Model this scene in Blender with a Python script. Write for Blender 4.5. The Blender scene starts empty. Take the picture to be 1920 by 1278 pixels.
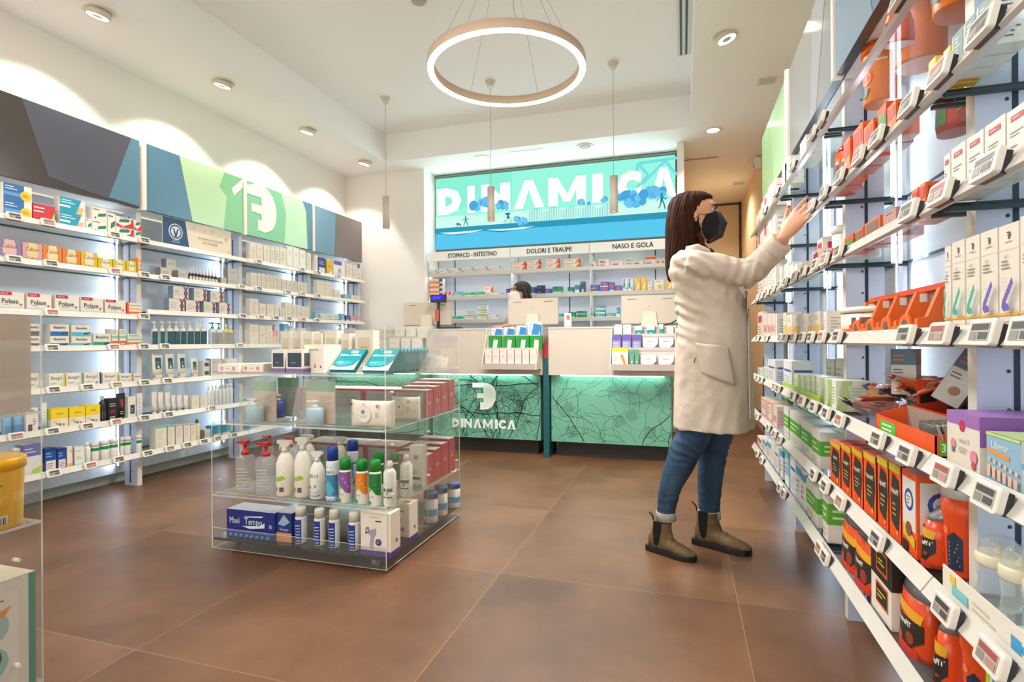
import bpy, bmesh, math, random
from mathutils import Matrix, Vector, noise
random.seed(7)
scene = bpy.context.scene
C = scene.collection
PI = math.pi
# ------------------------------------------------------------------ camera
F, YAW, ROLL = 1031.0, math.radians(17.29), math.radians(0.35)
CAMR = Matrix.Rotation(YAW, 3, 'Z') @ Matrix.Rotation(math.radians(90.055), 3, 'X') @ Matrix.Rotation(-ROLL, 3, 'Z')
CAMP = Vector((0, 0, 1.0))
cd = bpy.data.cameras.new('camera'); cam = bpy.data.objects.new('camera', cd); C.objects.link(cam)
cam.matrix_world = Matrix.Translation(CAMP) @ CAMR.to_4x4()
cd.sensor_width = 36; cd.lens = 36 * F / 1920; cd.clip_start = 0.02
scene.camera = cam
# ------------------------------------------------------------------ world, exposure
w = bpy.data.worlds.new('world'); scene.world = w; w.use_nodes = True
bg = w.node_tree.nodes['Background']
bg.inputs[0].default_value = (1.0, 0.985, 0.965, 1); bg.inputs[1].default_value = 2.5
vs = scene.view_settings
vs.view_transform = 'Standard'; vs.look = 'None'; vs.gamma = 1; vs.use_curve_mapping = False
vs.exposure = 0.26
scene.cycles.use_denoising = True
scene.cycles.max_bounces = 14; scene.cycles.diffuse_bounces = 4; scene.cycles.glossy_bounces = 4
scene.cycles.transparent_max_bounces = 40; scene.cycles.transmission_bounces = 8
scene.cycles.sample_clamp_indirect = 6
WARM = (1.0, 0.92, 0.82); COOL = (0.72, 0.86, 1.0)

def light(name, kind, loc, energy, color=(1, 1, 1), size=0.1, spot=90, blend=0.4, aim=None, sy=None):
    l = bpy.data.lights.new(name, kind); l.energy = energy; l.color = color
    if kind == 'AREA':
        l.size = size
        if sy: l.shape = 'RECTANGLE'; l.size_y = sy
    else: l.shadow_soft_size = size
    if kind == 'SPOT': l.spot_size = math.radians(spot); l.spot_blend = blend
    o = bpy.data.objects.new(name, l); C.objects.link(o); o.location = loc
    if aim is not None:
        o.rotation_euler = (Vector(aim) - Vector(loc)).to_track_quat('-Z', 'Y').to_euler()
    return o
ZLOW, ZHIGH = 3.03, 3.34

# ------------------------------------------------------------------ pixel <-> world
def project(p):
    q = CAMR.transposed() @ (Vector(p) - CAMP)
    return 960 + F * q.x / -q.z, 639 - F * q.y / -q.z
def ray(u, v): return CAMR @ Vector(((u - 960) / F, (639 - v) / F, -1))
def PD(u, v, d): return CAMP + ray(u, v) * d           # depth along the camera axis
def onplane(u, v, ax, val):
    r = ray(u, v); t = (val - CAMP[ax]) / r[ax]; return CAMP + r * t
def bis(f, a, b):
    fa = f(a)
    for _ in range(40):
        m = (a + b) / 2
        if (f(m) > 0) == (fa > 0): a = m
        else: b = m
    return (a + b) / 2
def YonX(u, X, z): return bis(lambda y: project((X, y, z))[0] - u, 0.36, 12)
def XonY(u, Y, z): return bis(lambda x: project((x, Y, z))[0] - u, -8, 4)
def Zat(v, x, y): return bis(lambda z: project((x, y, z))[1] - v, -1, 4)

# ------------------------------------------------------------------ materials
def lin(h):
    if not isinstance(h, str): return tuple(h)
    h = h.lstrip('#'); c = [int(h[i:i + 2], 16) / 255 for i in (0, 2, 4)]
    return tuple(x / 12.92 if x <= .04045 else ((x + .055) / 1.055) ** 2.4 for x in c)
MATS = {}
def mt(h, rough=0.45, metal=0.0, emis=0.0, spec=0.5):
    if isinstance(h, bpy.types.Material): return h
    k = (h, rough, metal, emis, spec)
    if k in MATS: return MATS[k]
    m = bpy.data.materials.new('mat_' + str(h)); m.use_nodes = True
    b = m.node_tree.nodes['Principled BSDF']
    b.inputs['Base Color'].default_value = (*lin(h), 1); b.inputs['Roughness'].default_value = rough
    b.inputs['Metallic'].default_value = metal; b.inputs['Specular IOR Level'].default_value = spec
    if emis:
        b.inputs['Emission Color'].default_value = (*lin(h), 1); b.inputs['Emission Strength'].default_value = emis
        b.inputs['Base Color'].default_value = (0.02, 0.02, 0.02, 1)
    MATS[k] = m; return m
def nodes(m): return m.node_tree.nodes, m.node_tree.links
def clear_mat(name, tint, lo=0.03, hi=0.5, rough=0.03, haze=0.0, hazecol=(0.8, 0.8, 0.8)):
    m = bpy.data.materials.new(name); m.use_nodes = True; N, L = nodes(m); N.clear()
    out = N.new('ShaderNodeOutputMaterial'); tr = N.new('ShaderNodeBsdfTransparent'); gl = N.new('ShaderNodeBsdfGlossy')
    tr.inputs[0].default_value = (*tint, 1); gl.inputs['Roughness'].default_value = rough
    lw = N.new('ShaderNodeLayerWeight'); lw.inputs['Blend'].default_value = .5
    pw = N.new('ShaderNodeMath'); pw.operation = 'POWER'; L.new(lw.outputs['Facing'], pw.inputs[0]); pw.inputs[1].default_value = 4
    mr = N.new('ShaderNodeMapRange'); L.new(pw.outputs[0], mr.inputs[0]); mr.inputs[3].default_value = lo; mr.inputs[4].default_value = hi
    mx = N.new('ShaderNodeMixShader'); L.new(mr.outputs[0], mx.inputs[0]); L.new(tr.outputs[0], mx.inputs[1]); L.new(gl.outputs[0], mx.inputs[2])
    last = mx
    if haze:
        df = N.new('ShaderNodeBsdfDiffuse'); df.inputs[0].default_value = (*hazecol, 1)
        m2 = N.new('ShaderNodeMixShader'); m2.inputs[0].default_value = haze
        L.new(mx.outputs[0], m2.inputs[1]); L.new(df.outputs[0], m2.inputs[2]); last = m2
    L.new(last.outputs[0], out.inputs[0]); return m
def noisy(name, c1, c2, scale=3, rough=0.5, bump=0.0, bscale=40, detail=4, stretch=None, spec=0.5, rough2=None):
    m = bpy.data.materials.new(name); m.use_nodes = True; N, L = nodes(m); b = N['Principled BSDF']
    tc = N.new('ShaderNodeTexCoord'); mp = N.new('ShaderNodeMapping'); L.new(tc.outputs['Object'], mp.inputs[0])
    if stretch: mp.inputs['Scale'].default_value = stretch
    n = N.new('ShaderNodeTexNoise'); n.inputs['Scale'].default_value = scale; n.inputs['Detail'].default_value = detail
    L.new(mp.outputs[0], n.inputs[0]); r = N.new('ShaderNodeValToRGB'); L.new(n.outputs[0], r.inputs[0])
    r.color_ramp.elements[0].position = .3; r.color_ramp.elements[1].position = .7
    r.color_ramp.elements[0].color = (*lin(c1), 1); r.color_ramp.elements[1].color = (*lin(c2), 1)
    L.new(r.outputs[0], b.inputs['Base Color']); b.inputs['Roughness'].default_value = rough
    b.inputs['Specular IOR Level'].default_value = spec
    if bump:
        n2 = N.new('ShaderNodeTexNoise'); n2.inputs['Scale'].default_value = bscale; L.new(mp.outputs[0], n2.inputs[0])
        bp = N.new('ShaderNodeBump'); bp.inputs['Strength'].default_value = bump; bp.inputs['Distance'].default_value = 0.01
        L.new(n2.outputs[0], bp.inputs['Height']); L.new(bp.outputs[0], b.inputs['Normal'])
    return m
WALLM = noisy('painted_plaster', '#f2ece6', '#f5f0ea', 1.2, 0.65, 0.03, 120)
CEILM = noisy('ceiling_paint', '#f6f4f2', '#f9f7f5', 1.0, 0.7, 0.02, 120)
CORRM = noisy('corridor_paint', '#dcc6a6', '#e2cdb0', 1.0, 0.6, 0.02, 100)
ACRYL = clear_mat('clear_acrylic', (0.965, 0.975, 0.97), haze=0.035, hazecol=(0.85, 0.85, 0.82))
AEDGE = clear_mat('acrylic_edge', (0.9, 0.93, 0.91), haze=0.6, hazecol=(0.9, 0.92, 0.9), rough=.15)
GLASS = clear_mat('shelf_glass', (0.95, 0.98, 0.97), hi=.14, haze=0.006)
GEDGE = mt('#123338', 0.12)
CLIP = clear_mat('clear_plastic', (0.9, 0.92, 0.92), haze=0.12, hazecol=(.9, .9, .88), rough=.1)
GEL = clear_mat('gel_plastic', (0.93, 0.94, 0.94), haze=0.14, hazecol=(.92, .93, .92), rough=.08)
BAG = clear_mat('cellophane', (0.95, 0.96, 0.95), haze=0.10, hazecol=(.9, .92, .88), rough=.12)
RAILM = mt('#cfcac2', 0.3); WHITE = mt('#f2eee8', 0.4); SATIN = mt('#ece8e2', 0.3)
EW = mt('#ffffff', emis=1.0)
def emit(rgb, s):
    k = ('E', rgb, s)
    if k not in MATS:
        m = bpy.data.materials.new('glow'); m.use_nodes = True; N, L = nodes(m); N.clear()
        o = N.new('ShaderNodeOutputMaterial'); e = N.new('ShaderNodeEmission'); e.inputs[0].default_value = (*lin(rgb), 1)
        e.inputs[1].default_value = s; L.new(e.outputs[0], o.inputs[0]); MATS[k] = m
    return MATS[k]

# ------------------------------------------------------------------ mesh builder
TX = {}
def textgeo(s, bold=0.02):
    if len(s) > 1 and ('M' in s or 'm' in s or 'N' in s): bold = 0
    k = (s, bold)
    if k not in TX:
        cu = bpy.data.curves.new('t', 'FONT'); cu.body = s; cu.size = 1; cu.offset = bold; cu.resolution_u = 2
        cu.fill_mode = 'FRONT'
        o = bpy.data.objects.new('t', cu); me = o.to_mesh()
        vs_ = [tuple(v.co) for v in me.vertices]; fs = [tuple(p.vertices) for p in me.polygons]
        o.to_mesh_clear(); bpy.data.objects.remove(o); bpy.data.curves.remove(cu)
        x0 = min(v[0] for v in vs_); x1 = max(v[0] for v in vs_); y0 = min(v[1] for v in vs_); y1 = max(v[1] for v in vs_)
        TX[k] = ([((x - x0), (y - y0)) for x, y, z in vs_], fs, x1 - x0, y1 - y0)
    return TX[k]
class MB:
    def __init__(s): s.v = []; s.f = []; s.fm = []; s.ms = []; s.mi = {}; s.sm = []
    def m(s, mat):
        mat = mt(mat)
        if mat.name not in s.mi: s.mi[mat.name] = len(s.ms); s.ms.append(mat)
        return s.mi[mat.name]
    def face(s, pts, mat, smooth=False):
        i = len(s.v); s.v += [tuple(p) for p in pts]; s.f.append(tuple(range(i, i + len(pts)))); s.fm.append(s.m(mat)); s.sm.append(smooth)
    def mesh(s, vs_, fs, mat, smooth=False):
        i = len(s.v); s.v += [tuple(p) for p in vs_]; k = s.m(mat)
        for f in fs: s.f.append(tuple(i + j for j in f)); s.fm.append(k); s.sm.append(smooth)
    def box(s, x0, y0, z0, x1, y1, z1, mat, **fm):
        # faces: F(-y) B(+y) L(-x) R(+x) T D
        P = [(x0, y0, z0), (x1, y0, z0), (x1, y1, z0), (x0, y1, z0), (x0, y0, z1), (x1, y0, z1), (x1, y1, z1), (x0, y1, z1)]
        i = len(s.v); s.v += P
        for k, f in dict(F=(0, 1, 5, 4), B=(2, 3, 7, 6), L=(3, 0, 4, 7), R=(1, 2, 6, 5), T=(4, 5, 6, 7), D=(3, 2, 1, 0)).items():
            s.f.append(tuple(i + j for j in f)); s.fm.append(s.m(fm.get(k, mat))); s.sm.append(False)
        return s
    def rings(s, R, mat, cap=True, smooth=True, closed=True):
        n = len(R[0]); i = len(s.v)
        for r in R: s.v += [tuple(p) for p in r]
        mats = mat if isinstance(mat, list) else [mat] * (len(R) - 1)
        for a in range(len(R) - 1):
            k = s.m(mats[a])
            for b in range(n if closed else n - 1):
                c = (b + 1) % n
                s.f.append((i + a * n + b, i + a * n + c, i + (a + 1) * n + c, i + (a + 1) * n + b)); s.fm.append(k); s.sm.append(smooth)
        if cap:
            s.f.append(tuple(i + j for j in range(n))[::-1]); s.fm.append(s.m(mats[0])); s.sm.append(False)
            s.f.append(tuple(i + (len(R) - 1) * n + j for j in range(n))); s.fm.append(s.m(mats[-1])); s.sm.append(False)
        return s
    def lathe(s, prof, mat, n=18, c=(0, 0, 0), sx=1, sy=1, cap=True):
        return s.rings([[(c[0] + sx * r * math.cos(2 * PI * k / n), c[1] + sy * r * math.sin(2 * PI * k / n), c[2] + z) for k in range(n)] for r, z in prof], mat, cap)
    def tube(s, pts, r, mat, n=8, flat=1.0, up=None):
        pts = [Vector(p) for p in pts]; rr = r if isinstance(r, (list, tuple)) else [r] * len(pts); R = []; ref = None
        for i, p in enumerate(pts):
            t = (pts[min(i + 1, len(pts) - 1)] - pts[max(i - 1, 0)]).normalized()
            if ref is None:
                ref = Vector(up) if up is not None else (Vector((0, 0, 1)) if abs(t.z) < .9 else Vector((1, 0, 0)))
            a = t.cross(ref).normalized(); b = a.cross(t).normalized(); ref = b
            q = rr[i]; ra, rb = q if isinstance(q, tuple) else (q, q * flat)
            R.append([p + a * ra * math.cos(2 * PI * k / n) + b * rb * math.sin(2 * PI * k / n) for k in range(n)])
        return s.rings(R, mat)
    def ell(s, c, rx, ry, rz, mat, n=16, m=10, rot=None):
        R = []
        for j in range(m + 1):
            a = -PI / 2 + PI * j / m; a = max(-PI / 2 + .02, min(PI / 2 - .02, a)); ring = []
            for k in range(n):
                p = Vector((rx * math.cos(a) * math.cos(2 * PI * k / n), ry * math.cos(a) * math.sin(2 * PI * k / n), rz * math.sin(a)))
                if rot is not None: p = rot @ p
                ring.append(Vector(c) + p)
            R.append(ring)
        return s.rings(R, mat)
    def data(s, name):
        me = bpy.data.meshes.new(name); me.from_pydata(s.v, [], s.f)
        for mm in s.ms: me.materials.append(mm)
        me.polygons.foreach_set('material_index', s.fm); me.polygons.foreach_set('use_smooth', s.sm); me.update(); return me
    def build(s, name, parent=None, loc=(0, 0, 0), rz=0.0, **kw):
        return place(s.data(name), name, parent, loc, rz, **kw)
def place(me, name, parent=None, loc=(0, 0, 0), rz=0.0, label=None, cat=None, group=None, kind=None, rot=None):
    o = bpy.data.objects.new(name, me); C.objects.link(o); o.location = loc; o.rotation_euler = rot or (0, 0, rz)
    if parent is not None: o.parent = parent
    tag(o, label, cat, group, kind); return o
LABELS = {}
def tag(o, label=None, cat=None, group=None, kind=None):
    if label:
        n = len(label.replace(',', ' ').split())
        if n > 16 or n < 4: print('LABEL LENGTH', n, label)
        if cat:
            LABELS.setdefault(label, []).append(o.name)
        o['label'] = label
    if cat: o['category'] = cat
    if group: o['group'] = group
    if kind: o['kind'] = kind
    return o
def thing(name, label, cat, loc=(0, 0, 0), rz=0.0, group=None, rot=None):
    return place(None, name, None, loc, rz, label, cat, group, rot=rot)
def struct(name, mb, **kw): return mb.build(name, kind='structure', **kw)

def clipx(P, x0, s):
    out = []
    for i in range(len(P)):
        a, b = P[i - 1], P[i]; ia, ib = (a[0] - x0) * s >= 0, (b[0] - x0) * s >= 0
        if ia != ib:
            t = (x0 - a[0]) / (b[0] - a[0]); out.append((x0, a[1] + (b[1] - a[1]) * t))
        if ib: out.append(b)
    return out
# decals: fn(a, b, off) maps surface metres to space
def decals(mb, fn, W, H, L, curved=False, off=0.0004):
    rnd = random.Random(len(L) * 31 + int(W * 1000))
    for d in L:
        off += 0.00025; t = d[0]
        if t == 'r':
            _, x0, y0, x1, y1, c = d; n = max(1, int(abs(x1 - x0) * 10)) if curved else 1
            for i in range(n):
                a = x0 + (x1 - x0) * i / n; b = x0 + (x1 - x0) * (i + 1) / n
                mb.face([fn(a * W, y0 * H, off), fn(b * W, y0 * H, off), fn(b * W, y1 * H, off), fn(a * W, y1 * H, off)], c)
        elif t in 'pc':
            if t == 'p': pts, c = d[1], d[2]
            else:
                _, cx, cy, r, c = d; asp = W / H
                pts = [(cx + r * math.cos(2 * PI * k / 14), cy + r * asp * math.sin(2 * PI * k / 14)) for k in range(14)]
            if not curved: mb.face([fn(x * W, y * H, off) for x, y in pts], c)
            else:
                N_ = 14
                for i in range(N_):
                    q = clipx(clipx(pts, i / N_, 1), (i + 1) / N_, -1)
                    if len(q) > 2: mb.face([fn(x * W, y * H, off) for x, y in q], c)
        elif t == 't':
            _, cx, cy, hh, txt, c = d[:6]; wm = d[6] if len(d) > 6 else .88
            vs_, fs, tw, th = textgeo(txt, d[7] if len(d) > 7 else .02); sc = hh * H / th; sx = min(sc, wm * W / tw)
            mb.mesh([fn(cx * W + (x - tw / 2) * sx, cy * H + (y - th / 2) * sc, off) for x, y in vs_], fs, c)
        elif t == 'l':
            _, x0, y0, x1, y1, n, c = d; st = (y1 - y0) / n
            for i in range(n):
                e = x0 + (x1 - x0) * rnd.uniform(.55, 1); yy = y0 + st * (i + .3)
                mb.face([fn(x0 * W, yy * H, off), fn(e * W, yy * H, off), fn(e * W, (yy + st * .35) * H, off), fn(x0 * W, (yy + st * .35) * H, off)], c)
LOGO = [(0, 1), (.6, 1), (.82, .93), (.96, .78), (1, .6), (.97, .35), (.85, .14), (.65, .02), (.33, 0), (.33, .28), (.47, .28), (.47, .43), (.2, .43), (.2, .61), (.47, .61), (.47, .82), (0, .82)]
def logo(x0, y0, x1, y1, c): return ('p', [(x0 + (x1 - x0) * a, y0 + (y1 - y0) * b) for a, b in LOGO], c)
def boxdec(mb, w, h, d, Fd=(), S=(), T=(), x=0, y=0, z=0):
    if Fd: decals(mb, lambda a, b, o: (x - w / 2 + a, y - o, z + b), w, h, Fd)
    if S:
        decals(mb, lambda a, b, o: (x + w / 2 + o, y + a, z + b), d, h, S)
        decals(mb, lambda a, b, o: (x - w / 2 - o, y + d - a, z + b), d, h, S)
    if T: decals(mb, lambda a, b, o: (x - w / 2 + a, y + b, z + h + o), w, d, T)
# ================================================================== lamps of the room (positions shared with the fixtures below) plus added fill lights
def atz(u, v, z): return onplane(u, v, 2, z)
SOFF = [atz(185, 20, ZLOW), atz(418, 153, ZLOW), atz(577, 242, ZLOW), atz(684, 302, ZLOW)]
SOFR = [atz(1360, 65, ZLOW), atz(1337, 243, ZLOW)]
RINGC = PD(950, 136, 3.1); RINGR = 0.425
for i, p in enumerate(SOFF + [Vector((SOFF[0].x, SOFF[0].y - 1.0, ZLOW))]):
    light('downlight_lamp', 'SPOT', (p.x, p.y, p.z - .06), 31, WARM, .03, 100, .3, (p.x - .36, p.y, ZLOW - 1))
for p in SOFR + [Vector((SOFR[0].x, SOFR[0].y - 1.1, ZLOW))]:
    light('downlight_lamp', 'SPOT', (p.x, p.y, p.z - .05), 42, WARM, .05, 110, .6, (p.x - .25, p.y, 0))
p = atz(905, 295, ZLOW); light('downlight_lamp', 'SPOT', (p.x, p.y, p.z - .04), 25, WARM, .05, 120, .6, (p.x, p.y, 0))
light('ring_lamp_light', 'AREA', (RINGC.x, RINGC.y, RINGC.z - .03), 70, (1, .96, .91), .8, aim=(RINGC.x, RINGC.y, 0))
light('front_ceiling_lamp', 'AREA', (-1.5, 0.3, 3.3), 50, (1, .96, .91), 1.2, aim=(-1.5, .3, 0))  # added out-of-view fill light, not a known lamp of the shop

light('corridor_lamp', 'SPOT', (.45, 7.6, 3.0), 60, (1, .84, .62), .05, 140, .8, (.45, 7.6, 0))  # added to brighten the corridor; has no fixture
# ================================================================== room shell
def floor_mat():
    m = bpy.data.materials.new('rust_tile'); m.use_nodes = True; N, L = nodes(m); b = N['Principled BSDF']
    tc = N.new('ShaderNodeTexCoord'); sp = N.new('ShaderNodeSeparateXYZ'); L.new(tc.outputs['Object'], sp.inputs[0])
    def mth(op, a, bb=None, cc=None):
        n = N.new('ShaderNodeMath'); n.operation = op
        for i, q in enumerate((a, bb, cc)):
            if q is None: continue
            if isinstance(q, (int, float)): n.inputs[i].default_value = q
            else: L.new(q, n.inputs[i])
        return n.outputs[0]
    gx = mth('DIVIDE', mth('SUBTRACT', sp.outputs[0], .194), .955); gy = mth('DIVIDE', mth('SUBTRACT', sp.outputs[1], .445), .905)
    def dist(g): return mth('ABSOLUTE', mth('SUBTRACT', mth('FRACT', mth('ADD', g, 100.5)), .5))
    dmin = mth('MINIMUM', dist(gx), dist(gy)); line = mth('LESS_THAN', dmin, .0015)
    cb = N.new('ShaderNodeCombineXYZ'); L.new(mth('FLOOR', gx), cb.inputs[0]); L.new(mth('FLOOR', gy), cb.inputs[1])
    wn = N.new('ShaderNodeTexWhiteNoise'); L.new(cb.outputs[0], wn.inputs[0])
    n1 = N.new('ShaderNodeTexNoise'); n1.inputs['Scale'].default_value = 1.6; n1.inputs['Detail'].default_value = 6; n1.inputs['Roughness'].default_value = .62
    va = N.new('ShaderNodeVectorMath'); va.operation = 'MULTIPLY_ADD'; L.new(wn.outputs['Color'], va.inputs[0]); va.inputs[1].default_value = (9, 9, 9); L.new(tc.outputs['Object'], va.inputs[2])
    mp = N.new('ShaderNodeMapping'); mp.inputs['Scale'].default_value = (1.0, 1.0, 1); L.new(va.outputs[0], mp.inputs[0]); L.new(mp.outputs[0], n1.inputs[0])
    r = N.new('ShaderNodeValToRGB'); e = r.color_ramp.elements; e[0].position = .28; e[0].color = (*lin('#4f3220'), 1); e[1].position = .75; e[1].color = (*lin('#7f5a3e'), 1)
    q = e.new(.5); q.color = (*lin('#66452e'), 1)
    L.new(n1.outputs[0], r.inputs[0])
    mx = N.new('ShaderNodeMix'); mx.data_type = 'RGBA'; L.new(line, mx.inputs[0]); L.new(r.outputs[0], mx.inputs[6]); mx.inputs[7].default_value = (*lin('#8f6d52'), 1)
    L.new(mx.outputs[2], b.inputs['Base Color'])
    n2 = N.new('ShaderNodeTexNoise'); n2.inputs['Scale'].default_value = 3; n2.inputs['Detail'].default_value = 5
    rr = N.new('ShaderNodeMapRange'); rr.inputs[3].default_value = .3; rr.inputs[4].default_value = .5; L.new(n2.outputs[0], rr.inputs[0]); L.new(rr.outputs[0], b.inputs['Roughness'])
    n3 = N.new('ShaderNodeTexNoise'); n3.inputs['Scale'].default_value = 9; bp = N.new('ShaderNodeBump'); bp.inputs['Strength'].default_value = .06; bp.inputs['Distance'].default_value = .01
    L.new(n3.outputs[0], bp.inputs['Height']); L.new(bp.outputs[0], b.inputs['Normal']); return m
XL, XR, YF, YE = -3.95, .83, -2.6, 8.8
struct('floor', MB().box(XL, YF, -.1, XR, YE, 0, floor_mat()))
struct('wall_left', MB().box(XL - .12, YF, 0, XL, 5.85, 3.5, WALLM))
struct('wall_right', MB().box(XR, YF, 0, XR + .12, YE, 3.5, CORRM))
m = MB(); m.box(XL - .12, 5.85, 0, -2.89, 6.3, 3.5, WALLM); m.box(-2.89, 6.26, 0, .02, 6.38, 3.5, WALLM); m.box(-.05, 5.9, 0, .02, 6.26, 3.5, WALLM)
struct('wall_back', m)
m = MB(); m.box(-.05, 6.38, 0, .02, YE, 3.5, CORRM); m.box(-.05, YE, 0, XR + .12, YE + .12, 3.5, CORRM); struct('wall_corridor', m)
m = MB(); m.box(XL, YF, ZLOW, -3.2, YE, 3.55, CEILM); m.box(.08, YF, ZLOW, XR, YE, 3.55, CEILM); m.box(-3.2, 5.5, ZLOW, .08, YE, 3.55, CEILM)
m.box(-3.2, YF, ZHIGH, .08, 5.5, 3.55, CEILM); struct('ceiling', m)
# shop front behind the camera
m = MB(); m.box(XL, YF - .1, 2.75, XR, YF, 3.5, WALLM); m.box(XL, YF - .1, 0, XL + .15, YF, 2.75, WALLM); m.box(XR - .15, YF - .1, 0, XR, YF, 2.75, WALLM); struct('wall_front', m)
m = MB()
for x in (XL + .15, -2.4, -.9, .6): m.box(x, YF - .08, 0, x + .05, YF - .03, 2.75, '#8c8f92')
m.box(XL + .15, YF - .08, 2.7, XR - .15, YF - .03, 2.75, '#8c8f92'); m.box(XL + .15, YF - .08, 0, XR - .15, YF - .03, .06, '#8c8f92')
fr = struct('window_1', m); MB().box(XL + .2, YF - .06, .06, XR - .2, YF - .05, 2.7, GLASS).build('window_glass', fr)
struct('baseboard_left', MB().box(XL + .0, YF, 0, XL + .02, 5.85, .1, '#b9c0bc'))
# corridor door at the far end
m = MB(); m.box(.1, YE - .05, 0, .80, YE - .01, ZLOW - .02, '#dcc8a8'); dr = struct('door_1', m)
m = MB(); m.box(.795, YE - .07, 0, .82, YE - .01, ZLOW, '#5b3b26'); m.box(.02, YE - .07, ZLOW - .03, .82, YE - .01, ZLOW, '#5b3b26'); m.build('door_frame', dr)
MB().tube([(.17, YE - .05, 1.05), (.17, YE - .1, 1.05), (.27, YE - .1, 1.05)], .01, '#8f8a82').build('door_handle', dr)
# ceiling access hatch
a, b_ = atz(966, 297, ZLOW), atz(1026, 290, ZLOW)
m = MB(); m.box(a.x, 5.62, ZLOW - .004, b_.x, 6.1, ZLOW, CEILM); o = struct('trim_1', m)
# slot diffuser in the raised ceiling
sd = thing('slot_diffuser', 'white double slot air diffuser with dark slots in the raised ceiling', 'air vent', (0.02, 4.2, ZHIGH - .004))
MB().box(-.05, -1.6, 0, .05, .53, .004, '#e3ddd4').build('frame', sd)
for x in (-.022, .018): MB().box(x - .008, -1.58, -.002, x + .008, .51, .001, '#2a4a4c').build('slot', sd)
for (u, v, lab) in ((1438, 150, 'square white speaker grille in the low ceiling nearer the shelves'), (1385, 343, 'square white speaker grille in the low ceiling near the corridor door')):
    p = atz(u, v, ZLOW); g = thing('speaker_grille', lab, 'speaker', (p.x, p.y, ZLOW - .006), group='ceiling grilles')
    MB().box(-.07, -.07, 0, .07, .07, .006, '#e8e2d8').build('frame', g); MB().box(-.055, -.055, -.002, .055, .055, .001, '#d2cbc0').build('grille', g)
p = atz(785, -2, ZHIGH); g = thing('smoke_detector', 'round pale grey smoke detector on the raised ceiling', 'smoke detector', (p.x, p.y, ZHIGH - .03))
MB().lathe([(.03, 0), (.05, .01), (.055, .03)], '#b5aca0', 20).build('housing', g)
p = atz(1097, 273, ZLOW); g = thing('ceiling_speaker', 'round grey ceiling speaker in the low ceiling before the lit sign', 'speaker', (p.x, p.y, ZLOW - .012))
MB().lathe([(.06, .0), (.085, .004), (.09, .012)], '#e9e4dc', 24).build('rim', g); MB().lathe([(.058, -.004), (.06, .002)], '#aaa39b', 20).build('grille', g)
p = atz(1312, 297, ZLOW); g = thing('ceiling_vent', 'narrow white ceiling vent with a dark slit beside the lit sign', 'air vent', (p.x, p.y, ZLOW - .004))
MB().box(-.2, -.035, 0, .2, .035, .004, '#e5dbcb').build('frame', g); MB().box(-.19, -.008, -.002, .19, .008, .001, '#5b5147').build('slit', g)

# ================================================================== light fixtures
def downlight(p, tilt, label, deep=True):
    g = thing('downlight', label, 'ceiling light', (p.x, p.y, ZLOW), group='recessed ceiling spotlights')
    MB().lathe([(.085, -.006), (.09, -.001), (.09, 0)], '#ebe3d6', 28).build('trim_ring', g)
    h = MB(); h.lathe([(.066, .0), (.066, -.035 if deep else -.008), (.058, -.035 if deep else -.008)], '#d9cdba', 28); ho = h.build('housing', g); ho.rotation_euler = (0, tilt, 0)
    e = MB(); e.lathe([(.0, -.0345 if deep else -.009), (.058, -.0355 if deep else -.0095)], emit('#fff3df', 6), 24, cap=False); e.build('lamp_face', ho)
for p, n in zip(SOFF, ('first', 'second', 'third', 'fourth')): downlight(p, math.radians(14), f'round white tilting downlight, {n} from the shop front above the graphic panels')
downlight(SOFR[0], math.radians(-16), 'round bright downlight tilted in the low ceiling beside the slot diffuser')
downlight(SOFR[1], 0, 'round bright downlight in the low ceiling above the woman', False)
downlight(atz(905, 295, ZLOW), 0, 'small bright round downlight in front of the lit sign', False)
# ring pendant
rg = thing('ring_pendant', 'large glowing white ring pendant hanging from the raised ceiling', 'pendant light', (RINGC.x, RINGC.y, ZHIGH))
zr = RINGC.z - ZHIGH; R = RINGR; n = 72
m = MB()
prof = [(R - .018, zr), (R - .018, zr + .05), (R + .018, zr + .05), (R + .018, zr)]
m.rings([[(r * math.cos(2 * PI * k / n), r * math.sin(2 * PI * k / n), z) for k in range(n)] for r, z in prof], mt('#cfb59c', .4), cap=False)
m.build('ring_body', rg)
m = MB(); prof = [(R - .017, zr + .001), (R - .015, zr - .006), (R + .015, zr - .006), (R + .017, zr + .001)]
m.rings([[(r * math.cos(2 * PI * k / n), r * math.sin(2 * PI * k / n), z) for k in range(n)] for r, z in prof], emit('#fff0de', 9), cap=False)
m.build('light_diffuser', rg)
MB().lathe([(.06, -.03), (.065, 0)], WHITE, 24).build('canopy', rg)
for k in range(6):
    a = k * PI / 3 + .35; MB().tube([(.03 * math.cos(a), .03 * math.sin(a), -.02), (R * math.cos(a), R * math.sin(a), zr + .05)], .0012, '#a9a29a', 6).build('wire', rg)
MB().tube([(.02, 0, -.02), (.05, -.02, zr * .6), (.12, -.1, zr * .82), (.1, -R * .9, zr + .05)], .002, '#a9a29a', 6).build('power_cable', rg)
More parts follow.
